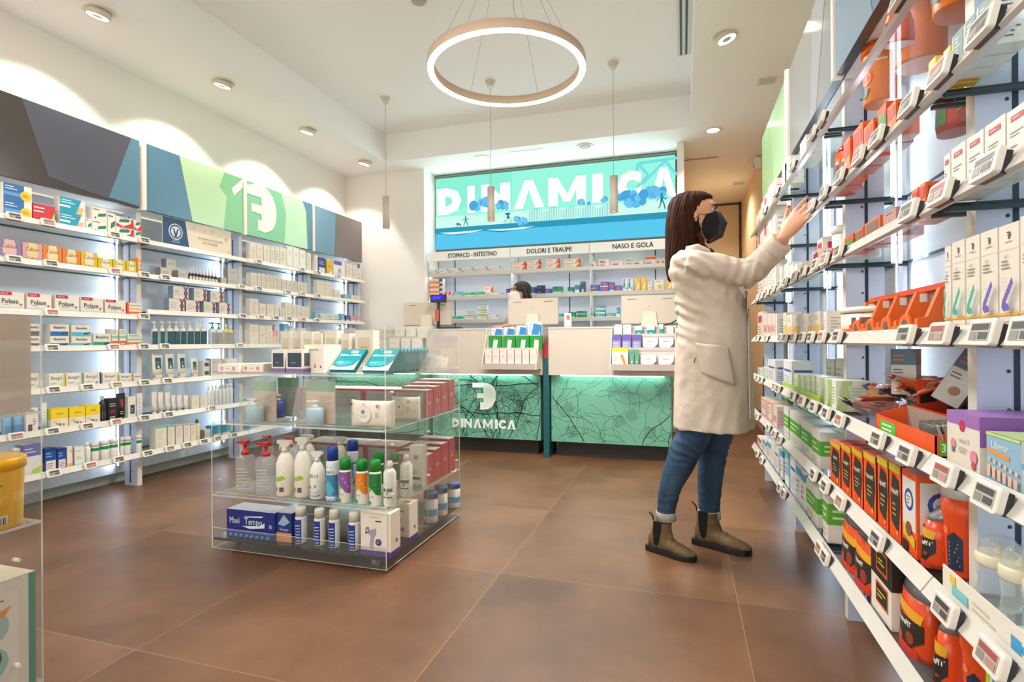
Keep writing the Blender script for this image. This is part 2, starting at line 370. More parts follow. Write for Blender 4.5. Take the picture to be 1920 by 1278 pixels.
for (X, zt, zb, lab) in ((-2.708, 2.395, 2.089, 'grey cylinder pendant over the counter, nearest the graphic panels'), (-1.643, 2.39, 2.085, 'grey cylinder pendant hanging under the ring lamp before the letters'), (-.549, 2.385, 2.08, 'grey cylinder pendant hanging before the last letters of the sign')):
    g = thing('cylinder_pendant', lab, 'pendant light', (X, 4.67, ZHIGH), group='cylinder pendants over the counter')
    MB().lathe([(.045, 0), (.045, -.012), (.03, -.014), (.03, -.05)], '#ddd6cb', 20).build('canopy', g)
    MB().tube([(0, 0, -.05), (0, 0, zt - ZHIGH)], .0022, '#b7afa3', 6).build('cord', g)
    s_ = MB(); s_.lathe([(.033, zt - ZHIGH), (.033, zb - ZHIGH), (.029, zb - ZHIGH), (.029, zb - ZHIGH + .02)], mt('#c9beb0', .4), 24); s_.build('lamp_shade', g)
    MB().lathe([(0, zb - ZHIGH + .012), (.028, zb - ZHIGH + .012)], emit('#fff3df', 5), 20, cap=False).build('bulb', g)
    light('pendant_lamp', 'SPOT', (X, 4.67, zb - .02), 14, WARM, .03, 90, .5, (X, 4.67, 0))
t = thing('added_fill_panel', 'added flat square fill light panel in the raised ceiling near the shop front', 'ceiling light', (-1.5, .3, 3.315))  # invented panel, out of view, gives the front fill light a body
MB().box(-.62, -.62, 0, .62, .62, .024, WHITE).build('frame', t); MB().box(-.6, -.6, -.002, .6, .6, -.0005, emit('#fff4e6', 2)).build('diffuser', t)
# cameras
p = onplane(1420, 262, 0, .80)
g = thing('security_camera', 'small white bullet security camera on a wall arm by the corridor', 'security camera', (p.x, p.y, p.z))
MB().lathe([(.05, 0), (.045, .03)], WHITE, 20).build('base', g, rot=(0, -PI / 2, 0))
MB().tube([(-.02, 0, 0), (-.1, -.02, -.01)], .014, WHITE).build('bracket', g)
MB().tube([(-.12, .05, -.005), (-.13, -.08, -.03)], .04, WHITE, 16).build('body', g)
MB().tube([(-.13, -.075, -.029), (-.131, -.088, -.032)], .026, '#14161a', 16).build('lens', g)
p = onplane(1401, 297, 0, .70)
g = thing('dome_camera', 'white dome camera hanging below the bullet camera', 'security camera', (p.x, p.y, p.z))
MB().tube([(.13, .0, .03), (0, 0, .03)], .012, WHITE).build('bracket', g); MB().ell((0, 0, 0), .045, .045, .035, WHITE).build('dome', g)
p = onplane(1421, 306, 0, .80)
g = thing('motion_sensor', 'small white motion sensor on the corridor wall under the cameras', 'sensor', (p.x, p.y, p.z))
MB().box(-.04, -.03, -.06, .03, .03, .06, WHITE).build('housing', g); MB().box(-.045, -.02, -.045, -.04, .02, -.01, '#6b665f').build('window', g)

# ================================================================== wall shelving
SIDE = {'L': (-3.60, -1, PI / 2), 'R': (.48, 1, -PI / 2)}
LB = [1.97, 2.93, 3.867, 4.79, 5.70]; RB = [.37, 1.332, 2.245, 3.2, 4.29]
ZL = [.235, .485, .73, .98, 1.23, 1.48, 1.72]; ZR = [.256, .50, .752, 1.01, 1.273, 1.50, 1.76]
def zs(side, bay, row):
    if side == 'L': return 1.19 if (bay == 0 and row == 4) else ZL[row]
    return ZR[row]
ORD = ['first', 'second', 'third', 'fourth', 'fifth', 'sixth', 'seventh', 'eighth', 'ninth', 'tenth', 'eleventh', 'twelfth', 'thirteenth', 'fourteenth', 'fifteenth', 'sixteenth', 'seventeenth', 'eighteenth', 'nineteenth', 'twentieth'] + [f'{i}th' for i in range(21, 60)]
ROWN = ['bottom shelf', 'second shelf up', 'third shelf up', 'fourth shelf up', 'fifth shelf up', 'sixth shelf up', 'top shelf']
BAYN = {'L': ['left wall bay one', 'left wall bay two', 'left wall bay three', 'left wall bay four'], 'R': ['right wall near bay', 'right wall second bay', 'right wall third bay', 'right wall far bay']}
PANELM = noisy('back_panel_white', '#d2daea', '#dae1ee', 2, .5)
POSTM = mt('#bfc5d6', .4); LEDM = emit('#d4e4ff', .8)
shelfmesh = {}
for sd_, (X, sg, rz) in SIDE.items():
    B = LB if sd_ == 'L' else RB
    for b in range(len(B) - 1):
        y0, y1 = B[b] + .003, B[b + 1] - .003
        for r in range(7):
            z = zs(sd_, b, r)
            t = thing('glass_shelf', f'glass shelf with white price rail, {ROWN[r]}, {BAYN[sd_][b]}', 'shelf', (X, y0, z), group='glass wall shelves')
            m = MB(); xs = sorted((sg * .012, sg * .26)); m.box(xs[0], .018, -.012, xs[1], y1 - y0 - .018, -.002, GLASS, F=GEDGE, B=GEDGE, L=GEDGE, R=GEDGE); m.build('glass_board', t)
            P = [(.006, .014), (-.016, -.020), (-.009, -.026), (.016, -.014), (.016, .0)]
            m = MB(); m.rings([[(sg * a, yy, c) for a, c in P] for yy in (0, y1 - y0)], RAILM, smooth=False); m.build('price_rail', t)
            for yy in (.016, y1 - y0 - .036):
                m = MB(); xs = sorted((sg * .02, sg * .26)); m.box(xs[0], yy + .004, -.020, xs[1], yy + .016, -.012, '#2a3d42'); m.build('bracket', t)
        # back panel of the bay
        m = MB(); xs = sorted((sg * .27, sg * .285)); m.box(xs[0], y0 - .003, -0.02, xs[1], y1 + .003, 1.84, PANELM)
        m.build('shelving_backboard', loc=(X, 0, .10), label=f'backlit white back panel behind the shelves, {BAYN[sd_][b]}', cat='panel', group='white back panels')
    for j, y in enumerate(B):
        if sd_ == 'R' and j == 4: lab = 'cream end post'
        t = thing('shelving_post', f'grey steel shelving post, {ORD[j]} from the shop front, {"left" if sd_=="L" else "right"} wall', 'post', (X, y, 0), group='shelving posts')
        m = MB(); xs = sorted((sg * .075, sg * .195)); m.box(xs[0], -.018, 0, xs[1], .018, 1.93, POSTM, **{('R' if sg < 0 else 'L'): mt('#d9d2c6', .4)}); m.build('upright', t)
        for q in (-1, 1):
            m = MB(); xs = sorted((sg * .135, sg * .145)); m.box(xs[0], q * .018 - .001, .02, xs[1], q * .018 + .001, 1.9, '#1c2b3c')
            for k in range(24): m.ell((sg * .127, q * .0185, .1 + k * .076), .004, .0015, .004, '#2a3446', 8, 4)
            m.build('slot', t)
        m = MB(); xs = sorted((sg * .235, sg * .245)); m.box(xs[0], -.030, .14, xs[1], -.020, 1.88, LEDM); m.box(min(sg*.222, sg*.262), -.020, .14, max(sg*.222, sg*.262), -.0155, 1.88, WHITE); m.box(min(sg*.222, sg*.226), -.052, .14, max(sg*.222, sg*.226), -.018, 1.88, WHITE); m.build('led_strip', t)  # white shield plate added to hide the glowing strip from the aisle
        if j: light('shelf_led', 'AREA', (X + sg * .225, y - .04, 1.0), 3.6 if sd_ == 'L' else 2.2, COOL, .04, aim=(X + sg * .262, y - .16, 1.0), sy=1.75)
    yb0, yb1 = (B[0], B[-1]); xs = sorted((X + sg * .262, X + sg * .27))
# price tags
TW, TH = .078, .043
def rrect(w_, h_, r_, y, dx=0):
    P = []
    for cx, cz, a0 in ((w_/2 - r_, r_, -90), (w_/2 - r_, h_ - r_, 0), (-w_/2 + r_, h_ - r_, 90), (-w_/2 + r_, r_, 180)):
        for k in range(4): q = math.radians(a0 + 30 * k); P.append((cx + dx + r_ * math.cos(q), y, cz + r_ * math.sin(q)))
    return P
def price_tag_mesh():
    m = MB(); m.rings([rrect(TW - .003, TH - .003, .005, -.001), rrect(TW, TH, .006, .001), rrect(TW, TH, .006, .010)], mt('#e4dcd0', .4), smooth=False)
    m.rings([rrect(TW - .008, TH - .006, .004, .0101, .003), rrect(TW - .008, TH - .006, .004, .019, .003)], mt('#26262a', .4), smooth=False); return m.data('price_tag')
def tag_screen(red):
    m = MB(); w_, h_ = TW, TH
    decals(m, lambda a, b, o: (-w_ / 2 + a, -.001 - o, b), w_, h_, [('r', .12, .16, .88, .84, '#b3aea6'), ('r', .16, .56, .84, .8, '#4a4644' if not red else '#a5544f'), ('r', .16, .2, .42, .5, '#8f8a84'), ('r', .5, .22, .84, .48, '#524e4c' if not red else '#b98a84')])
    return m.data('screen')
TAGM, TSC = price_tag_mesh(), [tag_screen(0), tag_screen(1)]
TAGS = {'L': {6: [29, 93, 217, 273, 487, 568, 598, 636], 5: [29, 98, 218, 273, 312, 455, 487, 541, 569, 598], 4: [100, 272, 457, 491, 519, 543, 570, 596], 3: [100, 216, 272, 311, 452],
              2: [103, 166, 221, 273, 316], 1: [33, 101, 166, 220, 273, 318, 399], 0: [103, 172, 225, 279, 321, 353, 384, 410, 440]},
        'R': {6: [1430, 1451, 1481, 1518, 1534, 1675], 5: [1420, 1431, 1448, 1462, 1490, 1516, 1538, 1567, 1602, 1635, 1693, 1749, 1827], 4: [1416, 1424, 1435, 1446, 1458, 1468, 1485, 1501, 1523, 1540, 1565, 1693, 1751, 1837],
              3: [1417, 1433, 1459, 1468, 1483, 1499, 1515, 1535, 1563, 1688, 1751, 1831, 1910], 2: [1417, 1424, 1448, 1455, 1482, 1499, 1520, 1543, 1568, 1637, 1690, 1759, 1840],
              1: [1417, 1437, 1448, 1458, 1520, 1541, 1569, 1636, 1760, 1845], 0: [1417, 1425, 1458, 1465, 1531, 1541]}}
for sd_, rows in TAGS.items():
    X, sg, rz = SIDE[sd_]; B = LB if sd_ == 'L' else RB
    for r, us in rows.items():
        for i, u in enumerate(sorted(us)):
            z = (ZL if sd_ == 'L' else ZR)[r]
            if sd_ == 'L' and r == 4 and u < 284: z = 1.19
            y = YonX(u, X - sg * .03, z); y = min(max(y, B[0] + .04), B[-1] - .04)
            o = place(TAGM, 'price_tag', None, (X - sg * .030, y, z - .020), rz, f'white electronic price tag, {ORD[i]} along the {ROWN[r]} of the {"left" if sd_=="L" else "right"} wall', 'price tag', 'electronic price tags', rot=(math.radians(-13), 0, rz))
            place(TSC[(i * 7 + r) % 3 == 1], 'screen', o)
# graphic panels above the shelves
def gpanel(side, y0, y1, base, polys, label, gloss=.22):
    X, sg, rz = SIDE[side]; X += sg * (.02 if side == 'L' else .05); z0, z1 = 1.945, 2.417 if side == 'L' else 2.395
    t = thing('printed_signboard', label, 'panel', (X, (y0 + y1) / 2, z0), group='printed panels above the shelves')
    m = MB(); h = (y1 - y0) / 2; xs = sorted((0, sg * .03)); m.box(xs[0], -h, 0, xs[1], h, z1 - z0, mt(base, gloss), D=mt('#3b3f45', .3)); m.build('panel_board', t)
    m = MB(); off = 0
    for pts, c in polys:
        off += .0008; q = []
        for u, v in pts:
            if side == 'L' and u > 5:
                p = onplane(u, v, 0, X); q.append((-sg * off, min(h, max(-h, p.y - (y0 + y1) / 2)), min(z1 - z0, max(0, p.z - z0))))
            else: q.append((-sg * off, -h + u * 2 * h, v * (z1 - z0)))
        m.face(q if sg < 0 else q[::-1], mt(c, gloss))
    if polys: m.build('printed_pattern', t)
    return t
gpanel('L', 1.985, 2.895, '#47423f', [([(40, 171), (160, 215), (246, 249), (205, 372), (140, 350), (91, 330)], '#575864'), ([(246, 249), (275, 256), (275, 390), (204, 370)], '#5f879e')], 'dark grey and slate graphic panel with a blue corner above bay one')
gpanel('L', 2.925, 3.84, '#84c490', [([(268, 250), (336, 285), (361, 440), (268, 440)], '#5c859d'), ([(336, 280), (421, 316), (411, 350), (425, 369), (419, 460), (361, 440)], '#bcdcae'),
      ([(434, 353), (470, 338), (470, 356), (438, 367)], '#f3ece2')], 'green and blue graphic panel above bay two')
yl = lambda u: YonX(u, -3.62, 2.2)
gpanel('L', 3.88, 4.77, '#80c490', [([(527, 340), (572, 365), (577, 470), (533, 460), (536, 400)], '#bfe3b9'), ([(567, 365), (595, 375), (595, 480), (577, 470), (575, 400)], '#4d7e99'),
      ([(434 + 82 * a + 0, 428 - 84 * b_ + (a * 82) * .33 * 0) for a, b_ in ()] or [(458, 345), (480, 344), (489, 346.5), (497, 351.5), (505, 360), (511, 370), (515.5, 383), (518, 396), (518, 408), (516, 420), (512, 429), (505, 434), (496, 436), (483, 431), (483, 411), (490, 414), (490, 402), (471, 395), (471, 380), (490, 386), (490, 371), (458, 360)], '#f3ece2')],
      'green graphic panel with large white emblem above bay three')
gpanel('L', 4.81, 5.68, '#7b6f6c', [([(580, 370), (629, 390), (627, 480), (580, 480)], '#6f94ad')], 'blue and brown grey graphic panel at the far end above bay four')
gpanel('R', 3.22, 4.15, '#a6e0a8', [([(.0, 0), (.45, 0), (.6, 1), (.0, 1)], '#b9e8b8')], 'green graphic panel above the far bay of the right shelves', .12)
gpanel('R', 2.265, 3.18, '#8e9092', [([(.3, 0), (.42, 0), (.36, 1), (.1, 1)], '#9aa0a8')], 'glossy grey graphic panel above the third bay of the right shelves', .1)
gpanel('R', 1.352, 2.225, '#66809a', [([(.55, 0), (1, 0), (1, 1), (.7, 1)], '#7c93a8'), ([(0, 0), (.3, 0), (.15, 1), (0, 1)], '#3a4f6e')], 'glossy blue grey graphic panel above the second bay of the right shelves', .1)
gpanel('R', .4, 1.31, '#3a4658', [], 'glossy dark graphic panel above the near bay of the right shelves', .1)
for side, B in (('L', LB[1:4]), ('R', RB[1:4])):
    X, sg, rz = SIDE[side]
    for i, y in enumerate(B):
        m = MB(); xs = sorted((X + sg * (.012 if side == 'L' else .04), X + sg * .074)); m.box(xs[0], y - .013, 1.94, xs[1], y + .013, 2.42, mt('#efe7db', .35))
        m.build('panel_support', label=f'white upright strip between graphic panels, {ORD[i]} of three on the {"left" if side=="L" else "right"} wall', cat='support', group='panel uprights')
# top closing board above the top shelves
for side, B in (('L', LB), ('R', RB)):
    X, sg, rz = SIDE[side]; xs = sorted((X + sg * .09, X + sg * .285))
    MB().box(xs[0], B[0], 1.955, xs[1], B[-1] - (.0 if side == 'L' else .1), 1.97, WHITE).build('top_board', label=f'white closing board over the {"left" if side=="L" else "right"} shelves behind the graphic panels', cat='board')
MB().box(.60, 4.305, 0, .80, 4.34, 2.5, '#d9c9ae').build('closing_board', label='tall cream end panel closing the far end of the right shelves', cat='panel')
# ================================================================== back wall: lit sign, header, shelves
def onY(u, v, Y): return onplane(u, v, 1, Y)
SY = 6.15
sg_ = thing('lit_sign', 'large backlit mint and blue sign reading DINAMICA above the back shelves', 'sign', (0, SY, 0))
MB().box(-2.885, 0, 2.12, -.065, .04, 3.0, mt('#6f8f88', .4)).build('sign_box', sg_)
ES = .95
def sgn(m, pts, c, off): m.face([(p[0], -off, p[1]) for p in pts], c)
def q2(u, v): p = onY(u, v, SY); return p.x, p.z
def c3(x, y): return 780 + x / 3.765, 280 + y / 3.765
m = MB()
def rect(x0, z0, x1, z1, c, off, mm=None): sgn(mm or m, [(x0, z0), (x1, z0), (x1, z1), (x0, z1)], emit(c, ES), off)
X0, X1 = -2.88, -.07
rect(X0, 2.38, X1, 2.99, '#93ecd6', .001); rect(X0, 2.38, X1, 2.52, '#c4f5e4', .0015)
rect(X0, 2.60, -1.9, 2.99, '#87e6ce', .0014)
# tower outline on the far part
def strip(mm, a, b, wd, c, off):
    a = Vector(a); b = Vector(b); n = (b - a).normalized(); n = Vector((-n.y, n.x)) * wd / 2
    sgn(mm, [(a - n)[:], (b - n)[:], (b + n)[:], (a + n)[:]], emit(c, ES), off)
for a, b in (((1565, 100), (1845, 60)), ((1565, 100), (1640, 180)), ((1640, 180), (1560, 270)), ((1760, 80), (1600, 240)), ((1760, 80), (1840, 180)), ((1565, 100), (1560, 150))):
    strip(m, q2(*c3(*a)), q2(*c3(*b)), .03, '#74d2d8', .002)
rect(X0, 2.315, X1, 2.385, '#2f93b0', .003); rect(X0, 2.125, X1, 2.318, '#58bfe4', .002)
m.build('sign_face', sg_)
# letters
m = MB(); LET = [('D', 148, 320), ('I', 362, 414), ('N', 460, 665), ('^', 690, 905), ('M', 935, 1200), ('I', 1245, 1320), ('C', 1420, 1590), ('^', 1655, 1840)]
zb, zt = 2.545, 2.865
for ch, a, b in LET:
    vv = 280 + 300 / 3.765; xa = q2(780 + a / 3.765, vv)[0]; xb = q2(780 + b / 3.765, vv)[0]
    if ch == '^':
        w_ = xb - xa; k = .30; pts = [(xa, zb), (xa + w_ * .36, zt), (xa + w_ * .64, zt), (xb, zb), (xb - w_ * k, zb), (xa + w_ * .5, zt - .1), (xa + w_ * k, zb)]
        sgn(m, pts[:2] + [pts[5], pts[6]][:], emit('#ffffff', 1.15), .004); sgn(m, [pts[1], pts[2], pts[5]], emit('#ffffff', 1.15), .004); sgn(m, [pts[2], pts[3], pts[4], pts[5]], emit('#ffffff', 1.15), .004)
    elif ch == 'M':
        w_ = xb - xa; q = emit('#ffffff', 1.15)
        for P4 in (((0, 0), (.25, 0), (.25, 1), (0, 1)), ((.75, 0), (1, 0), (1, 1), (.75, 1)), ((.25, 1), (.25, .55), (.42, .12), (.5, .4)), ((.75, 1), (.5, .4), (.58, .12), (.75, .55)), ((.42, .12), (.58, .12), (.5, .4))):
            sgn(m, [(xa + w_ * a_, zb + (zt - zb) * b_2) for a_, b_2 in P4], q, .004)
    else:
        vs_, fs, tw, th = textgeo(ch, .09); sx = (xb - xa) / tw; sz = (zt - zb) / th
        m.mesh([(xa + x * sx, -.004, zb + y * sz) for x, y in vs_], fs, emit('#ffffff', 1.15))
m.build('lettering', sg_)
m = MB()
def blob(cx, cy, r, c, off):
    x, z = q2(*c3(cx, cy)); R_ = r / 3.765 * 6.2 / F; sgn(m, [(x + R_ * math.cos(2 * PI * k / 14), z + R_ * math.sin(2 * PI * k / 14)) for k in range(14)], emit(c, ES), off)
rnd = random.Random(3); o_ = .005
for cx, cy, n, sp, r in ((420, 410, 7, 34, 30), (480, 365, 8, 34, 30), (612, 395, 8, 32, 24), (735, 512, 12, 42, 20), (1165, 375, 4, 18, 22), (1330, 355, 4, 16, 20), (1220, 380, 3, 14, 14), (1500, 345, 12, 60, 36), (1560, 350, 8, 40, 34), (1650, 305, 12, 55, 32), (1725, 300, 5, 24, 26)):
    for i in range(n):
        o_ += .00003
        blob(cx + rnd.uniform(-1, 1) * sp, cy + rnd.uniform(-.6, .6) * sp, r * rnd.uniform(.6, 1.1), rnd.choice(['#62b8e2', '#5aaede', '#6cc0e6', '#4b9fd2']), o_)
def P_(pts, c): sgn(m, [q2(*c3(*p)) for p in pts], emit(c, ES), .008)
dk = '#2b7f9c'
for x in range(800, 1400, 12):        # railing
    top = 430 - (x - 800) * .06 + 14 * math.sin(x * .05); P_([(x, top), (x + 3, top), (x + 3, 515 - (x - 800) * .06), (x, 515 - (x - 800) * .06)], '#3fa3bd')
def runner(x, y, s, fl=1):
    q = lambda *L: [(x + fl * a * s, y + b * s) for a, b in L]
    P_(q((-3, -34), (3, -34), (4, -28), (0, -25), (-4, -28)), dk); P_(q((-4, -25), (4, -24), (5, -6), (-5, -6)), dk)
    P_(q((-5, -8), (1, -8), (-2, 8), (-10, 22), (-13, 20), (-6, 7)), dk); P_(q((-1, -8), (5, -8), (12, 8), (14, 24), (10, 24), (7, 10)), dk)
    P_(q((3, -22), (13, -14), (17, -20), (19, -18), (14, -9), (3, -17)), dk); P_(q((-3, -22), (-12, -13), (-16, -4), (-18, -6), (-13, -17)), dk)
runner(352, 512, 1.25, 1); runner(1735, 375, 2.0, 1)
P_([(285, 520), (305, 520), (318, 528), (318, 545), (312, 545), (310, 535), (296, 535), (292, 546), (288, 545), (290, 532)], dk)
P_([(630, 450), (660, 446), (668, 455), (655, 470), (668, 480), (650, 495), (640, 480), (645, 465), (630, 460)], dk)
for cx in (632, 672):
    x, z = q2(*c3(cx, 508)); m.rings([[(x + r * math.cos(2 * PI * k / 16), -.008, z + r * math.sin(2 * PI * k / 16)) for k in range(16)] for r in (.012, .016)], emit(dk, ES), cap=False)
P_([(165, 590), (300, 583), (480, 566), (400, 585), (260, 600)], '#e8fbff'); P_([(500, 568), (650, 560), (840, 541), (760, 560), (600, 574)], '#e8fbff')
P_([(495, 578), (700, 572), (760, 562), (600, 585)], dk); P_([(180, 603), (300, 600), (400, 588), (300, 606)], dk)
m.build('illustration', sg_)
MB().box(-2.888, -.012, 3.0, -.062, .04, 3.02, '#8f9a92').build('sign_frame', sg_)
light('sign_glow', 'AREA', (-1.47, SY - .05, 2.6), 12, (.75, 1, .95), 2.7, aim=(-1.47, 0, 2.4), sy=.8)

BX = [-2.88, XonY(958, 5.93, 1.8), XonY(1106, 5.93, 1.8), -.06]
# header strips with category names
for i, (txt, ux, lab) in enumerate((('STOMACO - INTESTINO', 885, 'white header board reading STOMACO - INTESTINO under the lit sign'), ('DOLORI E TRAUMI', 1029, 'white header board reading DOLORI E TRAUMI under the lit sign'), ('NASO E GOLA', 1186.5, 'white header board reading NASO E GOLA under the lit sign'))):
    t = thing('header_board', lab, 'sign', (0, 5.90, 1.948), group='header boards under the lit sign')
    xa, xb = BX[i] + (.0 if i == 0 else .004), BX[i + 1] - .004
    MB().box(xa, 0, 0, xb, .02, .108, mt('#f6f6f4', .4)).build('board', t)
    m = MB(); xc = XonY(ux, 5.9, 2.0); W_ = xb - xa
    vs_, fs, tw, th = textgeo(txt, 0.0); hh = .052; wid = {0: .60, 1: .50, 2: .42}[i]; sx = wid / tw; sz = hh / th
    [m.mesh([(xc + (x - tw / 2) * sx + e_, -.002, .028 + f_ + y * sz) for x, y in vs_], fs, mt('#3c3e44')) for e_, f_ in ((-.0014, 0), (.0014, 0), (0, .0012))]; m.build('lettering', t)
ZB = [1.25, 1.523, 1.80]
BPM = mt('#c3c8cf', .5); LED2 = emit('#e6f0ff', 14)
for i in range(3):
    xa, xb = BX[i] + .004, BX[i + 1] - .004
    m = MB(); m.box(xa, 6.215, .3, xb, 6.235, 2.1, BPM)
    xm = XonY((852.5, 1067.7, 1229)[i], 6.2, 1.6)
    o = m.build('shelving_backboard', label=f'grey metal back panel of the {("first","second","third")[i]} bay behind the counter', cat='panel', group='back shelf panels')
    MB().box(xm - .006, 6.212, .9, xm + .006, 6.2145, 2.08, '#1d2227').build('slot', o)
    for r, z in enumerate(ZB):
        t = thing('back_shelf', f'white metal shelf, {("lowest","middle","upper")[r]} in the {("first","second","third")[i]} bay behind the counter', 'shelf', (0, 5.93, z), group='white back shelves')
        MB().box(xa, 0, -.02, xb, .27, -.002, WHITE).build('shelf_board', t); MB().box(xa, -.008, -.032, xb, 0, .008, RAILM).build('price_rail', t)
        MB().box(xa + .02, .02, -.026, xb - .02, .035, -.021, LED2).build('led_strip', t)
for i, x in enumerate(BX):
    m = MB(); m.box(x - .0035, 5.94, .3, x + .0035, 6.2, 1.945, WHITE); m.tube([(x, 5.93, 1.74), (x, 5.94, 1.70), (x, 5.945, 1.2)], .003, WHITE)
    m.build('shelf_divider', label=f'thin white divider, {("first","second","third","last")[i]} along the back shelves', cat='divider', group='back shelf dividers')

# ================================================================== counters
MAPG = mt('#6cab90', .35); MAPL = mt('#15323a', .4)
def roads(m, x0, z0, x1, z1, Y, seed, dens, holes=()):
    rnd = random.Random(seed); off = .0008
    def seg(a, b, wd):
        n = Vector((b[1] - a[1], a[0] - b[0])); l = n.length
        if l < 1e-6: return
        n = n / l * wd / 2
        P = [(a[0] - n.x, a[1] - n.y), (b[0] - n.x, b[1] - n.y), (b[0] + n.x, b[1] + n.y), (a[0] + n.x, a[1] + n.y)]
        P = [(min(x1, max(x0, x)), min(z1, max(z0, z))) for x, z in P]; m.face([(x, Y - off, z) for x, z in P], MAPL)
    def walk(p, ang, st, n, wd, jit):
        for _ in range(n):
            q = (p[0] + st * math.cos(ang), p[1] + st * math.sin(ang)); seg(p, q, wd); p = q; ang += rnd.uniform(-jit, jit)
            if not (x0 < p[0] < x1 and z0 < p[1] < z1): break
    for _ in range(int(7 * dens)): walk((rnd.choice([x0 + .01, x1 - .01]), rnd.uniform(z0, z1)), rnd.choice([0, PI]) + rnd.uniform(-.5, .5) if True else 0, .05, 30, .0085, .25)
    for _ in range(int(7 * dens)): walk((rnd.uniform(x0, x1), z0 + .005), PI / 2 + rnd.uniform(-.5, .5), .045, 22, .007, .3)
    for _ in range(int(110 * dens)): walk((rnd.uniform(x0, x1), rnd.uniform(z0, z1)), rnd.uniform(0, 2 * PI), .03, 12, .0022, .5)
    for _ in range(int(14 * dens)):
        cx, cz, a = rnd.uniform(x0 + .05, x1 - .05), rnd.uniform(z0 + .05, z1 - .05), rnd.uniform(0, PI)
        for k in range(-3, 4):
            for s_ in (0, 1):
                t = a + s_ * PI / 2; dx, dz = math.cos(t), math.sin(t); ex, ez = -dz * k * .014, dx * k * .014; L_ = rnd.uniform(.03, .055)
                seg((cx + ex - dx * L_, cz + ez - dz * L_), (cx + ex + dx * L_, cz + ez + dz * L_), .0018)
def counter(x0, x1, ux0, ux1, label, seed, dens, logo_=False):
    t = thing('service_counter', label, 'counter', (0, 0, 0))
    MB().box(x0 + .04, 4.73, 0, x1 - .04, 5.2, .135, mt('#2a221e', .5)).build('plinth', t)
    MB().box(x0, 4.65, .135, x1, 5.25, .71, mt('#6fae93', .4)).build('cabinet', t)
    m = MB(); m.face([(x0 + .002, 4.6495, .137), (x1 - .002, 4.6495, .137), (x1 - .002, 4.6495, .708), (x0 + .002, 4.6495, .708)], MAPG)
    roads(m, x0 + .003, .138, x1 - .003, .707, 4.6495, seed, dens); m.build('map_panel', t)
    MB().box(ux0, 4.58, .712, ux1, 5.3, 1.105, mt('#c6bbae', .32)).build('upper_box', t)
    MB().box(ux0 - .002, 4.575, 1.105, ux1 + .002, 5.32, 1.12, mt('#cac0b4', .3)).build('worktop', t)
    MB().box(ux0 + .1, 4.60, .704, ux1 - .1, 4.612, .711, emit('#d4fffa', 16)).build('led_strip', t)
    if logo_:
        m = MB(); c = mt('#dfe7de', .4)
        xl, xr = XonY(886, 4.65, .6), XonY(930, 4.65, .6); zt_, zb_ = Zat(717, xl, 4.65), Zat(767, xl, 4.65)
        m.face([(xl + a * (xr - xl), 4.647, zb_ + b * (zt_ - zb_)) for a, b in LOGO], c)
        xl, xr = XonY(848, 4.65, .5), XonY(970, 4.65, .5); z1_, z0_ = Zat(783, xl, 4.65), Zat(800, xl, 4.65); h = z1_ - z0_
        x = xl; adv = (xr - xl) / 8.05
        for ch, wd in zip('DIN^MIC^', (.95, .4, 1.05, 1.05, 1.3, .4, .95, 1.1)):
            w_ = wd * adv * .93
            if ch == '^':
                pts = [(x, z0_), (x + w_ * .36, z1_), (x + w_ * .64, z1_), (x + w_, z0_), (x + w_ * .7, z0_), (x + w_ * .5, z1_ - h * .35), (x + w_ * .3, z0_)]
                for f in ((0, 1, 5, 6), (1, 2, 5), (2, 3, 4, 5)): m.face([(pts[i][0], 4.647, pts[i][1]) for i in f], c)
            elif ch == 'M':
                for P4 in (((0, 0), (.22, 0), (.22, 1), (0, 1)), ((.78, 0), (1, 0), (1, 1), (.78, 1)), ((.22, 1), (.22, .6), (.42, .15), (.5, .4)), ((.78, 1), (.5, .4), (.58, .15), (.78, .6)), ((.42, .15), (.58, .15), (.5, .4))):
                    m.face([(x + w_ * a_, 4.647, z0_ + h * b_2) for a_, b_2 in P4], c)
            else:
                vs_, fs, tw, th = textgeo(ch, .06); m.mesh([(x + a * w_ / tw, 4.647, z0_ + b * h / th) for a, b in vs_], fs, c)
            x += wd * adv * 1.12
        m.build('emblem_and_lettering', t)
    return t
counter(-3.36, -2.29, -3.38, -2.285, 'service counter with green city map front, farthest from the woman', 5, .8)
counter(-2.22, -1.19, -2.25, -1.155, 'middle service counter with white emblem and DINAMICA on its map front', 11, 1.5, True)
counter(-1.094, -.096, -1.10, -.05, 'service counter with sparse green road map front beside the woman', 23, .55)
# plain shop screens (clear partitions) over the counters
# narrow teal floor display between the counters
t = thing('gap_display', 'narrow teal display stand with a red top squeezed between two counters', 'display stand', (-1.1275, 4.60, 0))
MB().box(-.024, 0, 0, .024, .3, .95, mt('#17555b', .4)).build('body', t); MB().box(-.0245, -.003, .86, .0245, .3, .98, mt('#a8262b', .4)).build('top_panel', t)

